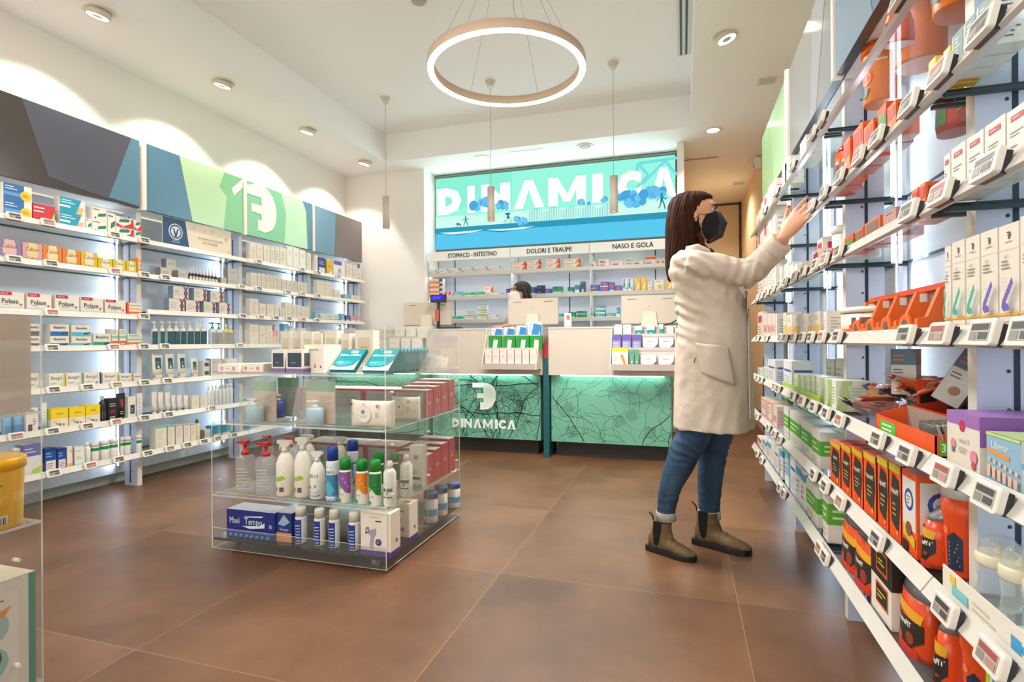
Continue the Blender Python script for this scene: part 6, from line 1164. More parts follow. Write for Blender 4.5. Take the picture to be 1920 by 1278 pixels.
for (x, y, R_, H_, lab) in ((.62, 2.06, .055, .20, 'big orange powder jar on the top shelf, farthest of three'), (.635, 1.80, .066, .24, 'big orange powder jar on the top shelf, middle of three'), (.63, 1.535, .066, .24, 'big orange powder jar on the top shelf, nearest of three')):
    o = put('jar', 2 * R_, min(H_, .19 if y > 1.9 else H_), (x - R_, y, 1.7605), -PI / 2, lab, 'big orange powder jars')
# open cartons with snack bars in the second bay, third shelf up
def carton(x, y, z, w_, d_, hb, hf, col1, col2, lab, green=False):
    """open carton: w_ along the wall, d_ deep; low front, higher back"""
    t = thing('bar_carton', lab, 'carton', (x, y, z), -PI / 2, group='open snack cartons')
    m = MB(); o = mt(col1, .4); i_ = mt(col2, .5); e = .003
    m.box(-w_ / 2, 0, 0, w_ / 2, e, hf, o, B=i_); m.box(-w_ / 2, d_ - e, 0, w_ / 2, d_, hb, o, F=i_); m.box(-w_ / 2, 0, 0, w_ / 2, d_, e, i_)
    for s in (-1, 1):
        xa = s * w_ / 2; R = [[(xa, 0, 0), (xa, d_, 0), (xa, d_, hb), (xa, 0, hf)], [(xa - s * e, 0, 0), (xa - s * e, d_, 0), (xa - s * e, d_, hb), (xa - s * e, 0, hf)]]
        m.rings(R, o, smooth=False)
    if green: decals(m, lambda a, b, o2: (-w_ / 2 + a, -o2, b), w_, hf, [r(.1, .1, .4, .8, '#5ab83a'), l(.14, .2, .36, .7, 2, '#e8f4e0')]); decals(m, lambda a, b, o2: (w_ / 2 + o2, a, b), d_, hf, [r(.1, .1, .6, .8, '#5ab83a'), t_x(.35, .45, .4)] if False else [r(.1, .1, .6, .8, '#5ab83a'), ('t', .35, .45, .4, '35%', '#e8f4e0', .4, .02)])
    m.build('tray', t)
    return t
def bar(x, y, z, rot, c1, c2, lab, L_=.12):
    m = MB(); n = 10; R = []
    for s, a, b in ((0, .018, .002), (.08, .018, .002), (.14, .016, .009), (.86, .016, .009), (.92, .018, .002), (1, .018, .002)):
        R.append([(-L_ / 2 + s * L_, a * math.cos(q), b * math.sin(q)) for q in [2 * PI * i / n for i in range(n)]])
    m.rings(R, [mt('#b0a49c', .25, .4), mt(c1, .25), mt(c1, .25), mt(c1, .25), mt('#b0a49c', .25, .4)]); m.box(-L_ * .2, -.012, .006, L_ * .2, .012, .0098, mt(c2, .3))
    return m.build('snack_bar', loc=(x, y, z), label=lab, cat='snack bar', group='wrapped snack bars', rot=rot)
zc = zs('R', 2, 2)
carton(.60, 1.80, zc + .001, .12, .13, .085, .055, '#d8441c', '#8a3a20', 'orange carton farthest along the second bay, third shelf up')
carton(.585, 1.545, zc + .001, .37, .15, .10, .07, '#c83a1c', '#241c22', 'long red and black carton behind the orange one, third shelf up')
carton(.50, 1.54, zc + .001, .37, .075, .07, .045, '#e4551c', '#9a8478', 'long orange carton with green 35% mark beside the post, third shelf up', True)
rb = random.Random(5); k = 0
for i in range(36):
    x = .53 + rb.random() * .15; y = 1.70 + rb.random() * .42; z = zc + .025 + rb.random() * .085
    if y < 1.88: z = zc + .10 + rb.random() * .03; x = .60 + rb.random() * .12
    bar(x, y, z, (rb.uniform(-.5, .5), rb.uniform(-.5, .5), rb.uniform(0, 3.1)), rb.choice(['#c4481e', '#3a2c28', '#8a3a22', '#c8622e', '#2c3440', '#b03a20']), rb.choice(['#2c2824', '#d8c8b0', '#a87838']), 'wrapped orange or dark snack bar in the loose heap, third shelf up, right wall')
m = MB(); m.lathe([(.07, 0), (.10, .02), (.12, .09), (.122, .092)], CLIP, 28, sy=.8, cap=False); m.lathe([(0, .001), (.07, .001)], CLIP, 28, cap=False); m.build('clear_bowl', loc=(.62, 1.99, zc + .002), label='clear plastic bowl holding snack bars, third shelf up, right wall', cat='bowl')
for i in range(9):
    bar(.497 + .018 * (i % 3), 1.40 + .038 * (i // 3), zc + .064 + .012 * (i % 3) - 0.0, (0, 0, .15 * (i % 3)), '#55504c', '#c8b8a8', 'grey wrapped snack bar lying in the carton with the green mark', .10) if False else None
for i in range(7):
    bar(.508 + .0095 * i, 1.40 + .004 * i, zc + .052, (math.radians(75), 0, PI / 2 + .05 * (i % 2)), '#5a5450', '#c8b8a8', 'grey wrapped snack bar standing in the carton with the green mark', .10)
put('tlt', .06, .13, (.60, 1.83, zc + .09), 0, 'grey snack box standing upright behind the red carton, third shelf up', 'leaning snack boxes', rot=(0, 0, -.55))
put('tlt', .06, .14, (.62, 1.63, zc + .09), 0, 'grey snack box leaning over sideways behind the orange carton, third shelf up', 'leaning snack boxes', rot=(-.2, .5, -.55))
m = MB(); m.box(-.09, 0, 0, .09, .06, .068, mt('#1d2130', .4)); m.build('dark_box', loc=(.66, 1.62, zc + .006), rz=-PI / 2, label='dark navy box under the grey snack boxes at the back of the third shelf up', cat='box')
# orange dispenser carton on the eye level shelf of the second bay
zd = zs('R', 2, 3)
t = thing('dispenser_carton', 'long orange dispenser carton with grey windows on the eye level shelf', 'carton', (.505, 1.735, zd + .001), -PI / 2)
m = MB(); W_ = .56; m.box(-W_ / 2, .07, 0, W_ / 2, .10, .115, mt('#8f7f78', .4)); m.box(-W_ / 2, .06, .105, W_ / 2, .10, .118, mt('#dc4e22', .4)); m.build('back_board', t)
for i in range(5):
    x = -W_ / 2 + .02 + i * .13; m = MB()
    m.rings([[(x + s, 0, 0), (x + s, .07, 0), (x + s, .07, .105), (x + s, .045, .105), (x + s, .02, .04), (x + s, 0, .035)] for s in (0, .018)], mt('#ea6a26', .4), smooth=False)
    for s in (-.0005, .0185): m.face([(x + s, .05, .08), (x + s, .066, .08), (x + s, .066, .1), (x + s, .05, .1)], '#e6e2dc')
    m.build('divider', t)
for i in range(4):
    x = -W_ / 2 + .038 + i * .13; m = MB(); m.box(x, 0, 0, x + .112, .003, .022, mt('#ea6a26', .4)); m.rings([[(x + .056 + .036 * math.cos(q), yy, .02 + .028 * math.sin(q)) for q in [PI * k / 10 for k in range(11)]] for yy in (-.001, .004)], mt('#ea6a26', .4), smooth=False)
    m.face([(x + .056 + .016 * math.cos(q), -.0016, .024 + .013 * math.sin(q)) for q in [2 * PI * k / 12 for k in range(12)]], '#6a5a54'); m.build('front_tab', t)
# red packs deep in the near half of the second bay
dz('rdp', 'snack_pouch', 'pouch', 'red orange hanging snack pouch', t='pouch', c='#c8401e', cap='#b83a1c', F=[r(.2, .1, .8, .35, '#5a9a5a'), c_(.5, .6, .2, '#e8a888'), l(.2, .8, .8, .9, 1, '#e8c8b0')])
for (x, y, r_, h_) in ((.60, 1.60, 5, .20), (.60, 1.48, 5, .2), (.62, 1.38, 5, .19), (.60, 1.42, 4, .18)):
    put('rdp', .10, h_, (x, y, ZR[r_] + .001), -PI / 2, f'red orange snack pouch at {y:.2f} metres depth'.replace(f' at {y:.2f} metres depth', f', {["first","second","third","only"][[(1.60,5),(1.48,5),(1.38,5),(1.42,4)].index((y,r_))]} of the deep ones, {ROWN[r_]}, right wall second bay'), 'red orange snack pouches')
# wide white tray under the baby bottles
zt_ = zs('R', 0, 1)
t = thing('bottle_tray', 'white printed card tray in front of the baby bottles on the near right shelf', 'tray', (.487, 1.12, zt_ + .001), -PI / 2)
m = MB(); m.box(-.17, 0, 0, .17, .003, .055, mt('#e8e2d4', .4)); decals(m, lambda a, b, o: (-.17 + a, -o, b), .34, .055, [('c', .8, .5, .02, '#3f9ad0'), r(.7, .3, .78, .7, '#3f9ad0'), r(.12, .2, .3, .6, '#7fc4c8'), r(.1, .6, .16, .9, '#e0c84a'), l(.35, .3, .6, .7, 2, '#c8c0b4')]); m.build('card_front', t)

t = thing('display_tray', 'lime green card tray holding the pale green striped boxes, right wall third shelf up', 'tray', (.488, 2.72, zs('R', 2, 2) + .001), -PI / 2)
m = MB(); m.box(-.40, 0, 0, .40, .003, .035, mt('#a8cc3c', .4)); decals(m, lambda a, b, o: (-.4 + a, -o, b), .8, .035, [l(.2, .3, .5, .7, 1, '#dff0b0')]); m.build('card_front', t)
# ================================================================== people
def solid(mb, voxel, smooth=6, disp=None, mat=None, name='m'):
    """fuse the closed shells of mb into one continuous skin"""
    me = mb.data(name); o = bpy.data.objects.new(name, me); C.objects.link(o)
    md = o.modifiers.new('r', 'REMESH'); md.mode = 'VOXEL'; md.voxel_size = voxel; md.use_smooth_shade = True
    sm = o.modifiers.new('s', 'SMOOTH'); sm.factor = .5; sm.iterations = smooth
    bpy.context.view_layer.update(); dg = bpy.context.evaluated_depsgraph_get(); dg.update()
    out = bpy.data.meshes.new_from_object(o.evaluated_get(dg)); bpy.data.objects.remove(o)
    if disp:
        no = [v.normal.copy() for v in out.vertices]
        for v, n in zip(out.vertices, no): v.co += n * disp(v.co, n)
    out.materials.clear(); out.materials.append(mat)
    out.polygons.foreach_set('use_smooth', [True] * len(out.polygons)); out.polygons.foreach_set('material_index', [0] * len(out.polygons)); out.name = name
    return out
SKIN = noisy('skin', '#c98f6f', '#d69e7f', 14, .5, .05, 200); SKINR = mt('#b3223a', .3)
HAIR = noisy('dark_brown_hair', '#23130d', '#43281c', 9, .55, .3, 60, stretch=(40, 40, 1.2), spec=.06)
HAIR2 = noisy('dark_hair', '#1c1310', '#2e211b', 9, .45, .4, 60, stretch=(30, 30, 1.5))
COAT = noisy('cotton_coat', '#bfb0a0', '#cdbfb0', 5, .8, .12, 90, spec=.2)
def denim():
    return noisy('denim', '#25394f', '#47627c', 7, .75, .2, 160, stretch=(1, 1, .45), spec=.2)
DENIM = denim(); BLK = mt('#141315', .7, spec=.3); BOOTM = noisy('khaki_suede', '#5f4c34', '#7a6448', 16, .8, .25, 70, spec=.2)
SOLE = mt('#121011', .55)
def frame(o, f):
    f = Vector(f).normalized(); up = Vector((0, 0, 1)); l = up.cross(f).normalized()     # l = the person's left
    return lambda a, b, c: Vector(o) + f * a + l * b + up * c
def fnoise(p_, s, seed=0): return noise.noise(Vector((p_.x * s + seed, p_.y * s, p_.z * s)))
def loft(mb, W, secs, mat, n=28, e=2.4):
    """secs: (z, fwd centre, half fwd, lateral centre, half lateral)"""
    R = []
    for z, fc, fa, lc, la in secs:
        ring = []
        for k in range(n):
            q = 2 * PI * k / n; cx, sx = math.cos(q), math.sin(q); px = math.copysign(abs(cx) ** (2 / e), cx); py = math.copysign(abs(sx) ** (2 / e), sx)
            ring.append(W(fc + fa * px, lc + la * py, z))
        R.append(ring)
    mb.rings(R, mat)
def head(mb, H, k=1.0, mat=None):
    """head shells in head frame H(fwd, left, up), origin at the ear level centre of the skull"""
    fr = Matrix([(H(1, 0, 0) - H(0, 0, 0)), (H(0, 1, 0) - H(0, 0, 0)), (H(0, 0, 1) - H(0, 0, 0))]).transposed()
    E = lambda c, a, b, cc, rot=None: mb.ell(H(*[x * k for x in c]), a * k, b * k, cc * k, mat, 20, 14, fr @ rot if rot is not None else fr)
    E((-.012, 0, .028), .094, .074, .082); E((.022, 0, -.012), .066, .063, .086); E((.028, 0, -.062), .052, .046, .046); E((.060, 0, -.088), .020, .020, .015)
    E((.060, 0, .050), .022, .046, .016)                       # brow
    E((.083, 0, -.022), .013, .011, .017); E((.078, 0, .0), .010, .008, .022)    # nose
    E((.073, 0, -.056), .012, .021, .006); E((.072, 0, -.064), .012, .019, .006)  # lips
    for s in (-1, 1):
        E((.052, s * .042, -.028), .026, .020, .022); E((-.004, s * .073, -.008), .016, .008, .028)   # cheeks, ears
    mb.tube([H(-.01 * k, 0, -.05 * k), H(-.02 * k, 0, -.11 * k), H(-.028 * k, 0, -.17 * k), H(-.032 * k, 0, -.22 * k)], [.052 * k, .050 * k, .054 * k, .07 * k], mat, 20)
def eyes(H, k, par):
    for s in (-1, 1):
        m = MB(); m.ell(H(.0695 * k, s * .031 * k, .020 * k), .0115 * k, .0115 * k, .0085 * k, mt('#b5a498', .3), 14, 10); m.ell(H(.0785 * k, s * .0305 * k, .019 * k), .0045 * k, .0055 * k, .0055 * k, mt('#2a1a12', .1), 10, 8); m.build('eye', par)
        m = MB(); m.tube([H(.076 * k, s * .014 * k, .024 * k), H(.083 * k, s * .029 * k, .0300 * k), H(.074 * k, s * .046 * k, .022 * k)], .0022 * k, mt('#1a100c', .6), 6)
        m.tube([H(.081 * k, s * .012 * k, .039 * k), H(.086 * k, s * .029 * k, .046 * k), H(.074 * k, s * .050 * k, .039 * k)], .0034 * k, mt('#2a1912', .7), 6); m.build('eyebrow_and_lashes', par)
def mask(H, k, par, c, name):
    m = MB(); mm = mt(c, .7, spec=.3)
    mid = [(.102, .014), (.128, -.034), (.108, -.094), (.055, -.114)]; side = [(.044, -.002), (.026, -.040), (.028, -.075), (.040, -.104)]; q = [(.084, .010), (.098, -.032), (.088, -.088), (.052, -.112)]
    A = [H(a * k, 0, b * k) for a, b in mid]
    cols = [[H(a * k, -.070 * k, b * k) for a, b in side], [H(a * k, -.050 * k, b * k) for a, b in q], A, [H(a * k, .050 * k, b * k) for a, b in q], [H(a * k, .070 * k, b * k) for a, b in side]]
    for a, b in zip(cols, cols[1:]):
        for i in range(3): m.face([a[i], a[i + 1], b[i + 1], b[i]], mm, False)
    o = m.build(name, par); md = o.modifiers.new('t', 'SOLIDIFY'); md.thickness = .0025
    m = MB()
    for s in (-1, 1):
        for (a, b) in ((.046, -.004), (.032, -.088)): m.tube([H(a * k, s * .065 * k, b * k), H(.02 * k, s * .078 * k, (b * .5 - .0) * k), H(-.012 * k, s * .083 * k, (.012 if b > 0 else -.03) * k)], .0016, mm, 6)
    m.build('ear_loop', o)
def hand(mb, wrist, tipdir, back, L_=.18, thumb=1, curl=.25, mat=None):
    """palm and five separate fingers; back = direction out of the back of the hand, thumb side = thumb * (tipdir x back)"""
    x = Vector(tipdir).normalized(); zz = Vector(back).normalized(); zz = (zz - x * zz.dot(x)).normalized(); y = x.cross(zz) * thumb
    P = lambda a, b, c: Vector(wrist) + x * a + y * b + zz * c
    s = L_ / .18
    R = []
    for a, hw, ht, off in ((-.012, .024, .019, 0), (.0, .026, .018, 0), (.03, .034, .016, .001), (.06, .040, .014, .002), (.085, .039, .011, .002), (.094, .035, .008, .0)):
        R.append([P(a * s, off * s + hw * s * math.copysign(abs(math.cos(q)) ** .8, math.cos(q)), ht * s * math.sin(q)) for q in [2 * PI * i / 20 for i in range(20)]])
    mb.rings(R, mat)
    tips = []
    for i, (b, ln, sp) in enumerate(((.030, .070, .10), (.0105, .079, .02), (-.0095, .074, -.05), (-.028, .058, -.13))):
        a0 = .082; pts = [P((a0 - .02) * s, b * s, .001)]; ang = 0; pos = Vector((a0, b, 0)); r0 = .0087 - .0006 * (i == 3)
        pts.append(P(pos.x * s, pos.y * s, 0)); rr = [.009 * s, .0092 * s]
        for j, fr_ in enumerate((.45, .30, .25)):
            ang += curl * (.6, .9, .7)[j] * (1 + .15 * i); pos = pos + Vector((math.cos(ang) * ln * fr_, sp * ln * fr_, -math.sin(ang) * ln * fr_)); pts.append(P(pos.x * s, pos.y * s, pos.z * s)); rr.append((r0 - .0008 * (j + 1)) * s)
        mb.tube(pts, rr, mat, 12); mb.ell(pts[-1], rr[-1], rr[-1], rr[-1], mat, 10, 8); tips.append((pts[-1], rr[-1], pts[-1] - pts[-2]))
    pts = [P(.012 * s, .020 * s, -.004), P(.035 * s, .042 * s, -.010), P(.060 * s, .060 * s, -.012), P(.084 * s, .069 * s, -.010)]; rr = [.016 * s, .0125 * s, .0105 * s, .0085 * s]
    mb.tube(pts, rr, mat, 12); mb.ell(pts[-1], rr[-1], rr[-1], rr[-1], mat, 10, 8); tips.append((pts[-1], rr[-1], pts[-1] - pts[-2]))
    return tips, zz
def nails(tips, zz, par, c):
    m = MB()
    for pt, r_, d_ in tips:
        x = d_.normalized(); z = (zz - x * zz.dot(x)).normalized(); y = x.cross(z); R = Matrix([x, y, z]).transposed()
        m.ell(pt + z * r_ * .72 + x * r_ * .15, r_ * .85, r_ * .62, r_ * .3, c, 10, 6, R)
    m.build('fingernails', par)

# ------------------------------------------------------------------ woman at the shelves
DW = 2.56; PX = DW / F
root = PD(1330, 800, DW); root = Vector((root.x, root.y, 0))
me_ = thing('person', 'woman in a white coat, blue jeans and black mask reaching up to the price tags', 'person', (0, 0, 0))
fb = Vector((math.cos(math.radians(-16)), math.sin(math.radians(-16)), 0)); fh = Vector((math.cos(math.radians(-5)), math.sin(math.radians(-5)), 0))
WO = PD(1306, 408, DW); H = frame(WO, fh)
# body skin
m = MB(); head(m, H, 1.04, SKIN)
def axis(u, v, d=DW): return PD(u, v, d)
BF = frame((0, 0, 0), fb)
def bodysec(v, uL, uR, la, d=DW, sh=0):
    c = PD((uL + uR) / 2, v, d); ha = (uR - uL) / 2 * d / F; return c, ha, la
def bloft(mb, rows, mat, n=32, e=2.3, d=DW):
    R = []; l_ = Vector((0, 0, 1)).cross(fb)
    for row in rows:
        v, uL, uR, la = row[:4]; dd = row[4] if len(row) > 4 else d; c = PD((uL + uR) / 2, v, dd); ha = (uR - uL) / 2 * dd / F; z = c.z; ring = []
        for k in range(n):
            q = 2 * PI * k / n; cx, sx = math.cos(q), math.sin(q); ring.append(c + fb * ha * math.copysign(abs(cx) ** (2 / e), cx) + l_ * la * math.copysign(abs(sx) ** (2 / e), sx))
        R.append(ring)
    mb.rings(R, mat)
bloft(m, [(466, 1278, 1322, .055), (484, 1280, 1328, .12), (510, 1280, 1340, .145), (560, 1284, 1370, .135), (620, 1290, 1372, .125), (690, 1284, 1376, .155), (770, 1286, 1372, .165), (800, 1300, 1360, .12)], SKIN, 24)
SHR, ELR, WRR = PD(1306, 494, 2.42), PD(1404, 513, 2.37), PD(1466, 452, 2.25)
SHL, ELL, WRL = PD(1322, 494, 2.70), PD(1402, 520, 2.60), PD(1452, 470, 2.46)
m.tube([SHR + Vector((-.03, .08, -.02)), SHR + Vector((0, .02, -.01)), SHR.lerp(ELR, .5), ELR, ELR.lerp(WRR, .4), WRR], [.035, .038, .040, .037, .036, .026], SKIN, 16)
m.tube([SHL + Vector((-.05, -.06, 0)), SHL, SHL.lerp(ELL, .5), ELL, ELL.lerp(WRL, .4), WRL], [.05, .05, .042, .037, .036, .026], SKIN, 16)
WR2 = PD(1472, 440, 2.22); m.tube([WRR, WR2], [.027, .025], SKIN, 16)
TIP = PD(1521, 380, 2.13)
tR, zR = hand(m, WR2, TIP - WR2, Vector((-.45, -.85, .25)), .185, -1, .16, SKIN)
WL2 = PD(1458, 452, 2.42); TIPL = PD(1502, 402, 2.31); m.tube([WRL, WL2], [.027, .025], SKIN, 16)
tL, zL = hand(m, WL2, TIPL - WL2, Vector((-.6, .5, .45)), .18, 1, .2, SKIN)
ank = []
LEGN = [(778, 1272, 1342), (802, 1273, 1337), (830, 1260, 1326), (852, 1253, 1312), (880, 1244, 1298), (911, 1237, 1279), (940, 1233, 1269), (963, 1232, 1265)]
LEGF = [(778, 1318, 1380), (807, 1316, 1377), (841, 1313, 1364), (889, 1308, 1355), (925, 1309, 1351), (963, 1311, 1348)]
def leg(mb, rows, d0, d1, k, mat, extra=()):
    R = []; n = 24; rows = list(rows) + list(extra)
    for i, (v, a, b) in enumerate(rows):
        dd = d0 + (d1 - d0) * min(1, (v - 778) / 185); c = PD((a + b) / 2, v, dd); r_ = (b - a) / 2 * dd / F * k
        R.append([c + Vector((math.cos(q) * r_, math.sin(q) * r_ * 1.0, 0)) for q in [2 * PI * j / n for j in range(n)]])
    mb.rings(R, mat)
leg(m, LEGN, 2.50, 2.60, .70, SKIN, [(990, 1234, 1262), (1006, 1234, 1262)]); leg(m, LEGF, 2.64, 2.70, .70, SKIN, [(985, 1314, 1346), (1000, 1314, 1346)])
place(solid(m, .0042, 3, None, SKIN, 'body'), 'body', me_)
nails(tR, zR, me_, SKINR); nails(tL, zL, me_, SKINR)
eyes(H, 1.04, me_); mask(H, 1.05, me_, '#0d0c0e', 'face_mask')
# hair: long and straight, parted, falling behind the shoulder
m = MB(); frh = Matrix([H(1, 0, 0) - H(0, 0, 0), H(0, 1, 0) - H(0, 0, 0), H(0, 0, 1) - H(0, 0, 0)]).transposed()
loft(m, H, [(.118, -.022, .035, 0, .032), (.110, -.022, .066, 0, .055), (.090, -.022, .093, 0, .076), (.066, -.034, .093, 0, .086), (.040, -.042, .086, 0, .093), (.0, -.050, .086, 0, .097), (-.05, -.054, .086, 0, .097), (-.10, -.054, .086, 0, .093), (-.145, -.066, .074, 0, .088), (-.185, -.092, .048, 0, .078), (-.235, -.108, .030, 0, .064), (-.29, -.114, .014, 0, .040)], HAIR, 40, 2.1)
m.tube([H(.012, -.086, -.09), H(.040, -.088, -.155), H(.085, -.082, -.188), H(.135, -.074, -.200)], [(.022, .012), (.018, .010), (.012, .007), (.004, .003)], HAIR, 12)
def strands(co, n):
    q = co - WO; a = math.atan2(q.y, q.x); return .0016 * math.sin(a * 46 + 6 * fnoise(co, 9)) + .002 * math.sin(a * 17 + q.z * 4)
place(solid(m, .0045, 4, strands, HAIR, 'hair'), 'hair', me_)
# coat
ROWS = [(466, 1282, 1326, .062), (476, 1270, 1338, .12), (490, 1263, 1352, .172), (515, 1262, 1374, .182), (550, 1270, 1392, .17), (600, 1275, 1399, .165), (650, 1273, 1402, .172), (700, 1271, 1404, .185), (750, 1270, 1406, .198), (800, 1270, 1408, .208)]
m = MB(); bloft(m, ROWS, COAT, 40, 2.5)
def sleeve(mb, S, E_, W_, t0):
    d0 = (E_ - S).normalized()
    mb.tube([S - d0 * .045, S, S.lerp(E_, .35), S.lerp(E_, .75), E_, E_.lerp(W_, .25), E_.lerp(W_, .65), E_.lerp(W_, .96)], [.048, .060, .062, .058, .059, .056, .049, .046], COAT, 24)
sleeve(m, SHR, ELR, WRR, 0); sleeve(m, SHL, ELL, WRL, 0)
m.ell(SHR + Vector((-.01, .05, -.01)), .075, .075, .06, COAT, 18, 12)
def folds(co, n):
    d = 0
    arm = max(0, 1 - (co - SHR).length / .22); d += .0045 * arm * math.sin((co.x * 1.0 + co.z * 1.3) * 95 + 5 * fnoise(co, 7))
    el = max(0, 1 - (co - ELR).length / .16); ax = (ELR - SHR).normalized(); d += .005 * el * math.sin((co - ELR).dot(ax) * 150 + 3 * fnoise(co, 9))
    fo = max(0, 1 - (co - WRR).length / .16); a2 = (WRR - ELR).normalized(); d += .0035 * fo * math.sin((co - WRR).dot(a2) * 170 + 2 * fnoise(co, 9))
    if co.z < 1.33:
        bx = co.x; d += .0065 * fnoise(Vector((co.x * 1.6, co.y * 1.6, co.z * .45)), 10) + .003 * math.sin((co.z * .8 + co.x * .9) * 60 + 6 * fnoise(co, 5)) * max(0, min(1, (co.z - .75) * 2))
        w_ = max(0, 1 - abs(co.z - 1.12) / .18) * max(0, 1 - (co.x - PD(1270, 600, DW).x) / .15); d += .005 * w_ * math.sin(co.z * 130 + co.x * 60 + 3 * fnoise(co, 8))
    if co.z < .78: d += .004 * math.sin(co.x * 90 + 5 * fnoise(co, 6)) * (0.78 - co.z) * 4
    return d + .0018 * fnoise(co, 30)
coat = place(solid(m, .0065, 5, folds, COAT, 'white_coat'), 'white_coat', me_)
# cuff, collar, pocket, placket, vent
for Wp, Ep in ((WRR, ELR), (WRL, ELL)):
    a = (Wp - Ep).normalized(); m = MB(); m.tube([Wp - a * .055, Wp - a * .052, Wp - a * .005, Wp], [.0475, .052, .051, .047], COAT, 26); o = place(solid(m, .004, 3, lambda co, n: .001 * fnoise(co, 40), COAT, 'cuff'), 'cuff', coat)
def on_coat(u, v, off=.006):
    """nearest point of the coat surface seen at (u, v)"""
    r_ = ray(u, v).normalized(); ok, loc, nn, idx = coat.ray_cast(CAMP + r_ * 1.2, r_)
    return (loc + nn * off) if ok else PD(u, v, DW - .17)
bpy.context.view_layer.update()
def patch(pts_uv, nu, nv, off, name, mat, par):
    a, b, c, d = pts_uv; m = MB(); G = []
    for j in range(nv + 1):
        t_ = j / nv; row = []
        for i in range(nu + 1):
            s_ = i / nu; u = (a[0] * (1 - s_) + b[0] * s_) * (1 - t_) + (d[0] * (1 - s_) + c[0] * s_) * t_; v = (a[1] * (1 - s_) + b[1] * s_) * (1 - t_) + (d[1] * (1 - s_) + c[1] * s_) * t_
            bul = off + (.010 * math.sin(PI * s_) * (1 - abs(t_ - .25)) if off > .005 else 0)
            row.append(on_coat(u, v, bul))
        G.append(row)
    vs_ = [q for row in G for q in row]; n_ = nu + 1; m.mesh(vs_, [(j * n_ + i, j * n_ + i + 1, (j + 1) * n_ + i + 1, (j + 1) * n_ + i) for j in range(nv) for i in range(nu)], mat, True)
    o = m.build(name, par); md = o.modifiers.new('t', 'SOLIDIFY'); md.thickness = .004; md.offset = -1; return o
patch([(1306, 642), (1364, 650), (1376, 722), (1318, 700)], 14, 12, .008, 'pocket', COAT, coat)
patch([(1399, 545), (1403, 545), (1408, 790), (1403, 790)], 1, 16, .003, 'front_placket', COAT, coat)
m = MB(); m.tube([on_coat(1301, 680, .002), on_coat(1303, 675, .003), on_coat(1304, 670, .002)], .0018, mt('#2a2624', .5), 6); m.build('seam_label', coat)
m = MB(); m.tube([PD(1287, 470, 2.46), PD(1306, 467, 2.42), PD(1326, 474, 2.44), PD(1342, 484, 2.50)], [(.008, .02), (.010, .024), (.010, .022), (.006, .014)], COAT, 12); m.build('collar', coat)
# jeans
m = MB(); leg(m, LEGN, 2.50, 2.60, 1.0, DENIM); leg(m, LEGF, 2.64, 2.70, 1.0, DENIM)
c = PD(1330, 770, DW); m.ell(c, .13, .15, .10, DENIM, 20, 12)
def creases(co, n):
    k = PD(1275, 850, 2.53); k2 = PD(1335, 850, 2.65); w_ = max(0, 1 - abs(co.z - k.z) / .14) + .7 * max(0, 1 - abs(co.z - .25) / .12)
    return .0022 * w_ * math.sin(co.z * 150 + 60 * co.x + 9 * fnoise(co, 9)) * (.5 + fnoise(co, 6, 4)) * 1.4 + .0018 * fnoise(co, 16)
jn = place(solid(m, .0048, 3, creases, DENIM, 'jeans'), 'jeans', me_)
LDN = noisy('denim_inside', '#9a948c', '#b3aea6', 30, .8)
for (v0, a, b, d_) in ((958, 1231, 1266, 2.60), (955, 1310, 1349, 2.70)):
    c0, c1 = PD((a + b) / 2, v0, d_), PD((a + b) / 2 + 1, v0 + 17, d_); r_ = (b - a) / 2 * d_ / F + .003; m = MB(); m.tube([c0, c0 + Vector((0, 0, -.002)), c1 + Vector((0, 0, .002)), c1], [r_ - .003, r_, r_ - .001, r_ - .005], LDN, 22); m.build('rolled_cuff', jn)
